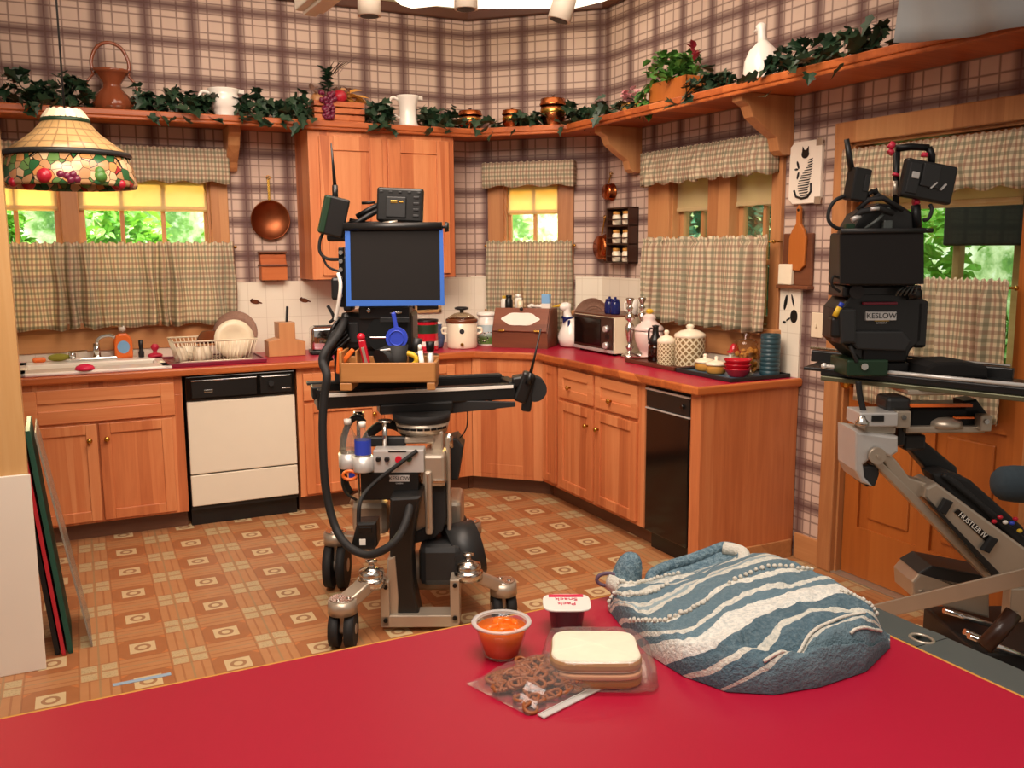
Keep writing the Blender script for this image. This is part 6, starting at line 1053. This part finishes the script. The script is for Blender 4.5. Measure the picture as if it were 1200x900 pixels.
for (a,b,d) in (((1106,715),(1163,733),.02),((1135,745),(1215,775),-.12),((1130,740),(1150,748),-.05)): mb.cyl(QF.P(*a,d),QF.P(*b,d),.010,n=12)
t.parts(mb,'chrome_rod','chrome'); mb=MB(); mb.tube([QF.P(1188,718,-.2),QF.P(1172,738,-.21),QF.P(1153,758,-.22)],.026,14); t.part(mb,'brown_grip','brown_dark'); mb=MB(); B(mb,1185,690,1200,730,-.15,.05); p=QF.P(1191,722,-.155); mb.cyl(p,p+V3(0,-.012,0),.014,n=14); t.part(mb,'pedal_bracket','champagne_metal')
mb=MB()
for x in (1215,1260):
    w=QF.P(x,760,-.05); mb.cyl(V3(w.x-.03,w.y,.105),V3(w.x+.03,w.y,.105),.105,.1,26)
t.parts(mb,'near_wheel','black_rubber')
# ---------- slider ----------
t=T('camera_slider','slider with a bright steel rod and olive lower edge above the dolly arm','slider',F,QF.P(1110,465,0))
L0=QF.P(966,429,.12); R0=QF.P(1235,455,-.26)
mb=MB(); mb.cyl(L0,R0,.0065,n=14); mb.ball(L0,.011,10); t.part(mb,'steel_rod','rod_silver'); mb=MB(); mb.bar(L0+V3(.0,.02,-.018),R0+V3(0,.02,-.018),.035,.028,.004); mb.bar(L0+V3(.03,.22,.01),R0+V3(.0,.22,.01),.03,.04,.004); mb.bar(L0+V3(.0,.12,-.012),R0+V3(0,.12,-.012),.20,.012,.003); t.part(mb,'black_rail','black_plastic'); mb=MB(); mb.bar(L0+V3(0,.015,-.040),R0+V3(0,.015,-.040),.045,.016,.003); t.part(mb,'olive_rail','olive_metal'); mb=MB(); mb.cyl(L0+V3(.03,.24,.035),R0+V3(0,.24,.035),.005,n=12); t.part(mb,'rear_rod','bright_steel')
mb=MB(); B(mb,993,422,1041,441,-.02,.16,.006); c=t.part(mb,'green_carriage','green_metal'); p=QF.P(1012.5,429.5,-.021); mb=MB(); mb.cyl(p,p+V3(0,-.008,0),.011,n=16); t.part(mb,'carriage_bolt','bright_steel',c)
mb=MB(); arm(mb,[(1084,442),(1087,430),(1098,425),(1130,424),(1158,429),(1159,444)],-.06,.16,.01); t.part(mb,'foam_pad','black_cloth')
# ---------- camera ----------
t=T('film_camera','black film camera with red monitor clamps on the slider by the door','film camera',F,QF.P(1030,425,.02))
mb=MB(); arm(mb,[(984,362),(1000,343),(1076,340),(1084,352),(1081,400),(1068,410),(1062,425),(1010,425),(992,408),(982,398)],-.0,.16,.008); bd=t.part(mb,'camera_body','black_plastic'); mb=MB(); arm(mb,[(983,362),(1004,362),(1004,403),(986,403)],-.03,.10,.008); t.part(mb,'battery','dark_grey',bd); mb=MB(); B(mb,1012,354,1052,357,-.015,.02,.002); t.part(mb,'maroon_strip','deep_red',bd)
mb=MB(); B(mb,1015.5,365.5,1050.5,375.5,-.012,.014,.0015); t.part(mb,'nameplate','silver_paint',bd); c=QF.P(1033,370.3,-.0125); t.text('lettering','KESLOW',.024,c,(R(90),0,0),'black_plastic',bd); c=QF.P(1033,378.3,-.0015); t.text('small_lettering','CAMERA',.009,c,(R(90),0,0),'silver_paint',bd); mb=MB(); B(mb,1025,375.6,1042,376.4,-.002,.003,0); t.part(mb,'gold_line','brass',bd)
mb=MB()
for x,y in ((1009,391),(1025,391),(1040,392),(1056,392),(1018,396),(1045,397)): p=QF.P(x,y,-.004); mb.cyl(p,p+V3(0,-.008,0),.0055,n=8)
t.parts(mb,'body_screw','bright_steel',bd); mb=MB(); arm(mb,[(998,388),(1058,388),(1068,400),(1062,412),(1005,410),(994,400)],-.02,.05,.006); t.part(mb,'tilt_plate','dark_grey'); mb=MB(); B(mb,1012,408,1062,424,-.01,.17,.006); B(mb,1040,425,1065,440,.0,.1,.006); t.part(mb,'base_plate','black_metal')
mb=MB(); B(mb,988,335,1080,348,.0,.14,.006); mb.cyl(QF.P(1063,345,-.02),QF.P(1078,344,-.02),.018,n=14); mb.cyl(QF.P(1004,342,-.02),QF.P(1004,342,.02),.022,n=16); t.part(mb,'upper_body','black_plastic'); mb=MB()
for k in range(5): mb.curve([QF.P(1050+5*k,346,-.03),QF.P(1053+5*k,341,-.04),QF.P(1058+4*k,337,-.03)],.004,6)
t.parts(mb,'gear_tooth','grey_laminate'); mb=MB(); p=QF.P(982,372,-.02); mb.cyl(QF.P(984,360,-.02),QF.P(987,355,-.02),.008,n=12); t.part(mb,'blue_plug','blue_plastic'); mb=MB(); mb.cyl(QF.P(978,371,-.02),QF.P(984,360,-.02),.009,n=12); t.part(mb,'yellow_plug','yellow_plastic'); mb=MB(); B(mb,975,372,988,396,-.02,.05,.008); B(mb,1074,352,1086,408,-.0,.1,.01); t.parts(mb,'side_motor','black_plastic')
mb=MB(); mb.curve([QF.P(996,405,-.01),QF.P(1000,414,-.02),QF.P(1004,424,-.02)],.007,8); mb.curve([QF.P(988,328,-.04),QF.P(977,324,-.05),QF.P(975,334,-.05),QF.P(984,342,-.04)],.004,8); t.parts(mb,'short_cable','black_rubber')
# hood and top works
mb=MB(); arm(mb,[(985,271),(1083,270),(1083,333),(985,333)],-.10,.012,.002); t.part(mb,'hood_panel','black_cloth'); mb=MB(); mb.cyl(QF.P(985,271,-.10),QF.P(1084,270,-.10),.008,n=12); t.part(mb,'hood_roller','dark_grey'); mb=MB(); mb.cyl(QF.P(1084,270,-.1),QF.P(1093,270,-.1),.007,n=12); t.part(mb,'roller_knob','black_plastic')
mb=MB(); B(mb,998,272,1075,335,-.06,.2,.01); arm(mb,[(1000,268),(1010,250),(1030,238),(1056,240),(1075,252),(1078,272),(998,272)],-.04,.14,.008); t.part(mb,'magazine','black_plastic'); mb=MB(); B(mb,1036,258,1046,271,-.06,.04,.004); mb.tube([QF.P(1014,268,-.07),QF.P(1028,258,-.075),QF.P(1042,244,-.06)],.005,8); t.part(mb,'grey_knob','grey_laminate'); mb=MB(); mb.tube([QF.P(998,258,-.06),QF.P(1010,248,-.08),QF.P(1030,244,-.08),QF.P(1046,250,-.07)],.010,8); mb.tube([QF.P(1005,246,-.06),QF.P(1018,234,-.07),QF.P(1035,232,-.07),QF.P(1058,246,-.06)],.008,8); mb.tube([QF.P(1010,240,-.06),QF.P(1030,228,-.06),QF.P(1048,240,-.06)],.006,8); mb.tube([QF.P(1020,226,-.05),QF.P(1027,222,-.05),QF.P(1028,228,-.05)],.006,8); mb.curve([QF.P(1090,240,-.04),QF.P(1092,246,-.05),QF.P(1088,256,-.05),QF.P(1082,258,-.05)],.006,8); t.parts(mb,'top_cable','black_rubber'); mb=MB(); mb.curve([QF.P(993,229,-.05),QF.P(980,234,-.06),QF.P(972,245,-.06),QF.P(971,258,-.06),QF.P(978,266,-.06),QF.P(988,269,-.05)],.006,8); t.part(mb,'looped_cable','black_rubber'); mb=MB(); B(mb,992,262,1002,271,-.07,.03,.003); t.part(mb,'green_connector','green_metal'); mb=MB(); mb.cyl(QF.P(998,258,-.075),QF.P(1008,253,-.075),.008,n=10); mb.cyl(QF.P(1020,245,-.09),QF.P(1030,244,-.09),.006,n=10); t.part(mb,'white_plug','silver_paint')
# red-jointed monitor bracket
mb=MB(); mb.tube([QF.P(1050,246,-.03),QF.P(1050,215,-.03),QF.P(1051,178,-.03)],.010,10); mb.tube([QF.P(1050,174,-.03),QF.P(1068,172,-.03),QF.P(1088,173,-.03)],.011,10); mb.tube([QF.P(1088,173,-.03),QF.P(1092,182,-.03),QF.P(1091,194,-.03)],.011,10); mb.tube([QF.P(1073,240,-.04),QF.P(1074,255,-.04),QF.P(1075,270,-.04)],.014,10); t.part(mb,'monitor_bracket','black_metal'); mb=MB(); mb.tube([QF.P(1049,228,-.035),QF.P(1049,212,-.035)],.008,8); t.part(mb,'bracket_post','champagne_metal')
for pts in ([(1043,174),(1047,167)],[(1042,180),(1046,176)],[(1049,206),(1050,203)],[(1083,184),(1084,179)],[(1073,229),(1073,224)],[(1070,237),(1077,236)]): mb=MB(); mb.cyl(QF.P(*pts[0],-.045),QF.P(*pts[1],-.045),.011,.009,12); t.part(mb,'red_lever','magenta_red')
mb=MB(); Mx=TR(*QF.P(1087,213,-.05))@RY(9)@RZ(12); mb.box(-.088,.088,-.014,.016,-.058,.058,.008,Mx); mn=t.part(mb,'monitor','black_plastic'); mb=MB(); mb.box(-.035,.025,-.02,-.012,-.018,.05,.003,Mx); mb.box(-.08,-.04,-.018,-.012,-.045,.045,.003,Mx); t.part(mb,'monitor_back_plate','dark_grey',mn); mb=MB(); mb.box(-.07,-.045,-.021,-.016,0,.02,.002,Mx); mb.bar(Mx@V3(.0,-.02,-.02),Mx@V3(.018,-.02,0),.006,.004); mb.bar(Mx@V3(.035,-.02,-.02),Mx@V3(.05,-.02,.0),.008,.004); t.parts(mb,'bright_mark','silver_paint',mn)
mb=MB(); Mx=TR(*QF.P(1005,216,-.06))@RY(8)@RZ(14); mb.box(-.028,.030,-.02,.025,-.05,.048,.005,Mx); bx=t.part(mb,'transmitter_box','black_plastic'); mb=MB(); mb.box(.008,.026,-.023,-.018,-.02,.03,.002,Mx); t.part(mb,'side_latch','dark_grey',bx); mb=MB(); mb.tube([QF.P(998,200,-.055),QF.P(995,182,-.055),QF.P(992,163,-.055)],.008,8,rs=[.010,.010,.008]); t.part(mb,'antenna','black_plastic',bx); mb=MB(); mb.tube([QF.P(1012,233,-.05),QF.P(1022,224,-.05),QF.P(1027,228,-.05)],.008,8); t.part(mb,'transmitter_arm','black_metal',bx)
# microphone
p=QF.P(1164,566,-.5); r_=QF.P(1262,570,-.5); t=T('microphone','microphone in a dark foam windscreen poking in at the right edge','microphone',F,p); d=(r_-p); mb=MB(); mb.tube([p+d*u for u in (0,.03,.10,.25,.5,.8,1)],.05,24,rs=[.012,.033,.046,.05,.05,.05,.046]); t.part(mb,'foam_windscreen','grey_foam'); mb=MB(); mb.cyl(r_,r_+V3(.5,-.02,.02),.012,n=14); t.part(mb,'boom','black_metal')
# ================= RED ISLAND IN THE FOREGROUND =================
IT=.914; IX1=-2.066; IY1=-4.518
t=T('kitchen_island','large red laminate island top with a thin wood edge in the foreground','island',WB,(-3.2,-5.2,0))
mb=MB(); mb.box(-5.2,IX1-.006,-6.6,IY1-.006,.876,IT,.002); t.part(mb,'worktop','red_laminate'); mb=MB(); mb.box(-5.2,IX1,IY1-.006,IY1,.872,IT-.0005,.002); mb.box(IX1-.006,IX1,-6.6,IY1-.006,.872,IT-.0005,.002); t.part(mb,'wood_edge','corn'); mb=MB(); mb.box(-5.1,IX1-.06,-6.5,IY1-.06,.0,.876,.004); t.part(mb,'base','cabinet_wood')
GX0,GX1=IX1+.004,-1.985
t=T('grey_side_shelf','narrow dark grey shelf with a grommet hole beside the red island','shelf',WB,(-2.03,-5.3,0)); mb=MB()
gy=-4.922; mb.box(GX0,GX1,-6.4,gy-.016,.86,IT-.003,.003); mb.box(GX0,GX1,gy+.016,-4.50,.86,IT-.003,.003); mb.box(GX0,-2.041,gy-.016,gy+.016,.86,IT-.003); mb.box(-2.017,GX1,gy-.016,gy+.016,.86,IT-.003); t.part(mb,'shelf_top','grey_laminate')
mb=MB(); mb.box(GX0,GX1,-6.4,-6.36,0,.86,.003); mb.box(GX0,GX1,-4.56,-4.52,0,.86,.003); mb.box(GX0,GX1-.03,-6.4,-4.52,.02,.80); t.part(mb,'side_support','grey_laminate'); mb=MB(); mb.tube([(-2.029+.015*math.cos(a*PI/10),gy+.02*math.sin(a*PI/10),IT-.003) for a in range(20)],.003,8,True); t.part(mb,'grommet','champagne_metal')
# fruit cup
p=WB.G(588,768,IT); p.z=IT+.001; t=T('fruit_cup','clear plastic cup of orange fruit pieces on the red island','cup',WB,p); r=.041
mb=MB(); mb.lathe([(0,0),(.026,0),(.029,.003),(.037,.03),(.0415,.052),(.0475,.053),(.0475,.056),(.041,.0555)],p,40); t.part(mb,'cup','clear_plastic'); mb=MB(); mb.lathe([(.0405,.0535),(.0475,.0545),(.0485,.056),(.0475,.058),(.041,.057)],p,40); t.part(mb,'rim','zip_plastic'); mb=MB(); mb.lathe([(0,.004),(.0265,.004),(.0345,.03),(.039,.049),(0,.049)],p,36); t.part(mb,'juice','orange_jelly'); mb=MB(); rnd=random.Random(1)
for k in range(14): a=rnd.uniform(0,6.28); rr_=.028*math.sqrt(rnd.random()); mb.ball(p+V3(rr_*math.cos(a),rr_*math.sin(a),.0485),(.012,.006,.0045),10,RZ(rnd.uniform(0,180)))
o=t.part(mb,'fruit_pieces','orange_jelly')
# jello cup
p=WB.G(664,738,IT); p.z=IT+.001; t=T('pudding_cup','dark pudding cup with a white and pink foil lid behind the sandwich','cup',WB,p)
mb=MB(); mb.lathe([(0,0),(.024,0),(.026,.003),(.031,.042),(.0325,.046),(0,.046)],p,30); t.part(mb,'pudding','jelly_dark'); mb=MB(); mb.lathe([(.0265,.0),(.033,.046)],p,30); t.part(mb,'cup','clear_plastic'); mb=MB(); o8=[]
rot=R(CDEG)
for k in range(28):
    a=2*PI*k/28; c,s=math.cos(a),math.sin(a); e=.5; x=.041*abs(c)**e*(1 if c>0 else -1); y=.038*abs(s)**e*(1 if s>0 else -1); o8.append((p.x+x*math.cos(rot)-y*math.sin(rot),p.y+x*math.sin(rot)+y*math.cos(rot)))
mb.prism(o8,p.z+.046,p.z+.049,'xy',.001); lid=t.part(mb,'foil_lid','white_plastic'); mb=MB(); Mx=TR(p.x,p.y,p.z+.049)@RZ(CDEG); mb.box(-.03,.03,.022,.034,0,.0006,0,Mx); t.part(mb,'pink_band','pink_rubber',lid)
t.text('lettering_snack','Snack',.017,V3(p.x,p.y,p.z+.0496)+Mx.to_3x3()@V3(0,.012,0),(0,0,R(CDEG+180)),'pink_rubber',lid,.0002); t.text('lettering_pack','Pack',.017,V3(p.x,p.y,p.z+.0496)+Mx.to_3x3()@V3(0,-.008,0),(0,0,R(CDEG+180)),'pink_rubber',lid,.0002)
# sandwich in a bag
c0=WB.G(697,788,IT); t=T('bagged_sandwich','white bread sandwich in a clear plastic bag on the red island','sandwich',WB,(c0.x,c0.y,IT))
rz=CDEG-2; Mx=TR(c0.x,c0.y,IT+.002)@RZ(rz)@Matrix.Scale(1.13,4)
sh=[]
for k in range(40):
    a=2*PI*k/40; c,s=math.cos(a),math.sin(a); e=.42; x=.060*abs(c)**e*(1 if c>0 else -1); y=.056*abs(s)**e*(1 if s>0 else -1)
    if y<0: x*=1+.03*math.sin(-y*60)
    sh.append((x,y))
CR=TR(0,0,.0)
mb=MB(); mb.prism([(x*.975,y*.975) for x,y in sh],.0,.0148,'xy',.004,Mx@CR); mb.prism([(x*.975,y*.975) for x,y in sh],.0195,.0375,'xy',.004,Mx@RX(-2)); t.part(mb,'bread_slices','crumb'); mb=MB(); mb.prism(sh,.001,.0135,'xy',.004,Mx@CR); mb.prism(sh,.0208,.0355,'xy',.005,Mx@RX(-2)); t.part(mb,'crust','crust'); mb=MB(); mb.prism([(x*.97+.002,y*.97-.003) for x,y in sh],.0138,.0205,'xy',.002,Mx); t.part(mb,'filling','ham')
mb=MB(); rnd=random.Random(8)
def sb(i,j):
    a=2*PI*i; c,s=math.cos(a),math.sin(a); e=.38; r=[.90,1.0,1.16,1.10,1.02,.9,.0][min(6,int(j*6+.001))]; z=[.0005,.0005,.003,.022,.037,.0405,.0405][min(6,int(j*6+.001))]
    x=(.063*abs(c)**e*(1 if c>0 else -1))*r+(.010 if c>0 and .2<j<.6 else 0); y=(.059*abs(s)**e*(1 if s>0 else -1))*r
    if j>.8: x*=1 if j<.99 else 1; return Mx@V3(x,y,z+.0006)
    return Mx@V3(x+.0015*math.sin(i*60+j*9),y+.0015*math.sin(i*47+j*5),z+.0012*math.sin(i*80+j*14)+.0006)
mb.grid(sb,72,6,wrap=True); t.part(mb,'plastic_bag','bag_plastic')
# pretzels
c1=V3(-2.682,-4.782,IT); bag=T('pretzel_bag','clear zip bag lying flat, full of small pretzels','bag',WB,(c1.x,c1.y,IT))
Mz=TR(c1.x,c1.y,IT+.001)@RZ(-73); hw,hl=.094,.052
def pz(i,j,top):
    u=i*2-1; v=j*2-1; w_=max(0,(1-abs(u)**3)*(1-abs(v)**3)); x=u*hl*1.28+.012*v; y=v*hw*.82
    z=.0008+(w_*.036*(1-.35*(u+1)/2)+.0012*math.sin(u*13+v*5)+.001*math.sin(v*17-u*7) if top else 0)*1
    return Mz@V3(x,y,max(.0004,z+(.0012 if top else 0)))
mb=MB(); mb.grid(lambda i,j:pz(i,j,True),34,34); mb.grid(lambda i,j:pz(i,j,False),6,6,flip=True); bag.part(mb,'plastic_film','bag_plastic'); mb=MB(); mb.box(hl*1.20,hl*1.46,-hw*.84+.012,hw*.84+.012,.0006,.0030,.0008,Mz); bag.part(mb,'zip_strip','zip_plastic'); mb=MB(); mb.box(hl*1.24,hl*1.27,-hw*.84+.012,hw*.84+.012,.003,.0044,.0004,Mz); bag.part(mb,'zip_ridge','zip_plastic')
first=None; rnd=random.Random(12)
def pretz(): 
    pts=[]
    for k in range(40):
        a=2*PI*k/40; pts.append(V3(.0125*math.sin(a)*(1+.25*math.cos(2*a)),.0105*math.cos(a)+.004*math.cos(2*a),.0))
    mb=MB(); mb.tube(pts,.0028,8,True); mb.curve([V3(-.010,.006,.001),V3(-.002,-.002,.003),V3(.004,-.012,.001)],.0026,7); mb.curve([V3(.010,.006,.001),V3(.002,-.002,.004),V3(-.004,-.012,.001)],.0026,7); return mb
for k in range(72):
    u=rnd.uniform(-.86,.78); v=rnd.uniform(-.84,.84); w_=(1-abs(u)**3)*(1-abs(v)**3); lv=rnd.random(); z=.0038+max(0,(.030*w_*(1-.35*(u+1)/2)-.006))*lv; pos=Mz@V3(u*hl*1.2,v*hw*.78,z)
    if first is None:
        first=pretz().build('pretzel','pretzel_brown'); tag(first,'small brown pretzels packed inside the clear zip bag','pretzel','pretzels in the zip bag'); o=first
    else: o=dup(first,pos)
    o.location=pos; o.rotation_euler=(rnd.uniform(-.35,.35),rnd.uniform(-.35,.35),rnd.uniform(0,6.28))
# cardigan
FE=[(0,(713,716)),(.12,(728,735)),(.25,(757,766)),(.4,(800,793)),(.55,(852,812)),(.68,(908,815)),(.8,(962,806)),(.92,(1015,788)),(1,(1043,760))]
BE=[(0,(716,692,.03)),(.12,(752,690,.032)),(.25,(795,676,.04)),(.4,(850,655,.06)),(.48,(882,648,.07)),(.55,(908,652,.075)),(.68,(948,668,.07)),(.8,(985,686,.065)),(.92,(1025,715,.055)),(1,(1043,751,.002))]
from mathutils import noise as NZ
def lerpk(K,s):
    for (a,p),(b,r_) in zip(K,K[1:]):
        if s<=b: u=(s-a)/(b-a); return [x+(y-x)*u for x,y in zip(p,r_)]
    return K[-1][1]
base=WB.G(870,760,IT); t=T('knit_cardigan','blue and cream striped knit cardigan crumpled on the red island','clothing',WB,(base.x,base.y,IT))
def cardi(i,j,dz=0):
    f=lerpk(FE,i); b=lerpk(BE,i); Fp=WB.G(f[0],f[1],IT); Bt=WB.G(b[0],b[1],IT+b[2]); Bf=V3(Bt.x,Bt.y,IT); hb=b[2]
    # j: 0 front bottom edge, rising roll, top, back ridge, back down
    ends=min(1,i/.06)*min(1,(1-i)/.10); ends=ends**.5
    hf=(.042+.02*math.sin(i*3.1))*ends; hb=hb*ends
    if j<.28: a=j/.28*PI/2; P_=Fp+(Bf-Fp)*(.10*(1-math.cos(a))-.012*math.sin(2*a)); z=hf*math.sin(a)
    elif j<.86: u=(j-.28)/.58; P_=Fp+(Bf-Fp)*(.10+.90*u); z=hf+(hb-hf)*(u*u*(3-2*u))+.012*math.sin(PI*u)*ends
    elif 1: u=(j-.86)/.14; P_=Bf+(Bf-Fp).normalized()*.03*math.sin(u*PI/2); z=hb*math.cos(u*PI/2)*1.0
    if .06<j<.95:
        wv=min(1,(j-.06)/.16)*min(1,(.95-j)/.12)*min(1,i/.05)*min(1,(1-i)/.06); vv=i-.67*(j-.2)
        z+=wv*(.011*NZ.noise((vv*7,j*2.2,1))+.008*NZ.noise((vv*15,j*5+i*3,4))+.004*NZ.noise((i*40,j*26,7)))
        if i>.55: z-=.020*math.exp(-((j-.30-.10*(i-.8))/.04)**2)*min(1,(i-.55)/.12)*(1-max(0,(i-.93)/.07))
    return V3(P_.x,P_.y,IT+.0015+max(0,z)+dz)
mb=MB(); mb.grid(cardi,120,70,lambda i,j:(j*.5,(i-.67*(j-.2)+.02*math.sin(j*11+i*5)+.5)/1.5))
body=t.part(mb,'body','knit',sub=1)
mb=MB()
def vj(v,j): return min(.985,max(.01,v+.67*(j-.2)-.02*math.sin(j*11+v*5)))
def bead(v,j0,j1,n,rad=.0042):
    mb=MB()
    for k in range(n): j=j0+(j1-j0)*k/(n-1); p=cardi(vj(v,j),j); mb.ball(p+V3(.001*math.sin(k*7),.001*math.cos(k*5),.0025),rad*(.8+.3*math.sin(k*5)**2),8)
    t.part(mb,'bobble_trim','knit_cream')
bead(.02,.06,.55,22); bead(.25,.10,.45,18); bead(.25,.55,.84,16); bead(-.17,.50,.85,22); bead(-.33,.66,.9,16); bead(.47,.7,.86,12)
for v,j0,j1 in ((.665,.14,.55),(.78,.36,.48)):
    mb=MB(); mb.curve([cardi(vj(v,j0+(j1-j0)*k/10),j0+(j1-j0)*k/10,.0025) for k in range(11)],.0028,6,3); t.part(mb,'piping','knit_cream')
# cuff standing up at the left, rolled collar
def it(px,py,dy0): 
    return PFI.P(px,py,dy0)
PFI=Fr((base.x,base.y,0),CDEG); y0=PFI.loc(WB.G(735,716,IT)).y
def ip(px,py,dy): return WB.loc(PFI.W(PFI.P(px,py,dy)))
mb=MB(); mb.tube([ip(733,700,y0+.06),ip(732,685,y0+.06),ip(736,668,y0+.06),ip(740,655,y0+.06),ip(741,647,y0+.06)],.03,18,rs=[.032,.031,.027,.022,.010]); t.part(mb,'cuff','knit_plain',sub=1); mb=MB(); mb.tube([ip(729,692,y0+.05),ip(731,684,y0+.05),ip(733,677,y0+.05)],.03,16,rs=[.0325,.034,.0315]); t.part(mb,'cuff_band','knit_cream')
yb=PFI.loc(WB.G(800,676,IT+.04)).y; yc=PFI.loc(WB.G(866,652,IT+.06)).y
ring=[ip(766,690,yb-.01),ip(764,674,yb+.02),ip(782,664,yb+.05),ip(808,656,yb+.07),ip(832,647,yb+.08),ip(850,641,yc+.02),ip(868,647,yc+.0),ip(866,661,yc-.03),ip(842,669,yb+.01),ip(806,680,yb-.005)]
mb=MB(); mb.curve(ring,.011,10,6,True); t.part(mb,'rolled_collar','knit_plain'); ctr=sum(ring,V3(0,0,0))/len(ring)-V3(0,0,.02); sp=spline(ring,4,True); mb=MB(); mb.grid(lambda i,j:(sp[int(i*len(sp)+.01)%len(sp)]*(1-j)+ctr*j),len(sp),3,wrap=True); t.part(mb,'collar_inside','knit_plain')
mb=MB(); mb.curve([ip(848,642,yc+.015),ip(870,648,yc-.005),ip(868,663,yc-.04),ip(848,672,yb-.0)],.0125,10,6); t.part(mb,'cream_collar_edge','knit_cream'); mb=MB(); mb.curve([ip(738,692,yb-.05),ip(765,693,yb-.03),ip(790,690,yb-.02),ip(815,681,yb-.01)],.006,8,6); t.part(mb,'cream_drawstring','knit_cream')
p=WB.G(708,690,IT); mb=MB(); a=ip(712,679,y0+.05); mb.tube([a+PFI.X*(-.0+.020*math.cos(k*PI/12)) +V3(0,0,.012*math.sin(k*PI/12)) for k in range(24)],.0035,8,True); o=mb
z=min(v.co.z for v in mb.bm.verts); solo(mb,'hair_tie','hair_tie','mauve elastic hair tie looped on the cardigan cuff','hair tie',WB,(a.x,a.y,z))
# ================= LIGHT =================
w=bpy.data.worlds.new('World'); sc.world=w; w.use_nodes=True; bg=w.node_tree.nodes['Background']; bg.inputs[0].default_value=hx('#ffeedd'); bg.inputs[1].default_value=.4
def area(name,loc,to,size,power,color,sy=None,spread=180):
    l=bpy.data.lights.new(name,'AREA'); l.energy=power; l.color=hx(color)[:3]; l.size=size; l.spread=R(spread)
    if sy: l.shape='RECTANGLE'; l.size_y=sy
    o=bpy.data.objects.new(name,l); COL.objects.link(o); o.location=loc; o.rotation_euler=(Vector(to)-Vector(loc)).to_track_quat('-Z','Y').to_euler(); return o
area('overhead_soft_light',(-1.9,-2.45,3.42),(-1.35,-.9,.6),2.0,90,'#ffe9d6',2.0,140)
area('key_soft_light',(-3.5,-3.7,3.3),(-1.5,-.4,1.3),1.2,42,'#ffebd9',1.2,120)
area('island_soft_light',(-2.9,-5.0,3.2),(-2.6,-4.7,.9),1.3,40,'#fff2e6',1.3,150)
def spot(name,loc,to,power,color,ang=60,r=.15):
    l=bpy.data.lights.new(name,'SPOT'); l.energy=power; l.color=hx(color)[:3]; l.spot_size=R(ang); l.spot_blend=.3; l.shadow_soft_size=r
    o=bpy.data.objects.new(name,l); COL.objects.link(o); o.location=loc; o.rotation_euler=(Vector(to)-Vector(loc)).to_track_quat('-Z','Y').to_euler(); return o
spot('sink_window_lamp',(-2.75,2.4,2.7),(-2.8,0,1.5),1500,'#ffe2ae',55)
spot('left_sash_lamp',(-3.7,2.2,2.7),(-3.6,0,1.5),900,'#ffe2ae',40)
spot('corner_window_lamp',(1.3,1.3,2.7),(-.33,-.33,1.6),1200,'#ffc870',35)
area('added_foliage_fill_back',(-2.7,.5,3.0),(-2.7,1.5,1.0),2.2,260,'#f8ffee',.5)  # unseen fill, added to brighten bushes and backdrop behind the sink window
area('added_foliage_fill_corner',(.3,.3,3.0),(.8,.8,1.2),.8,260,'#fffbe8',.5)  # added fill out of view, lights the shrub beyond the corner window
area('added_foliage_fill_right',(.5,-2.3,3.0),(1.3,-2.3,1.0),2.6,70,'#dcfff4',.5)  # added cool fill, unseen, for the planting outside the right wall
sc.view_settings.view_transform='Standard'; sc.view_settings.look='None'; sc.view_settings.gamma=1; sc.view_settings.use_curve_mapping=False; sc.view_settings.exposure=0.0
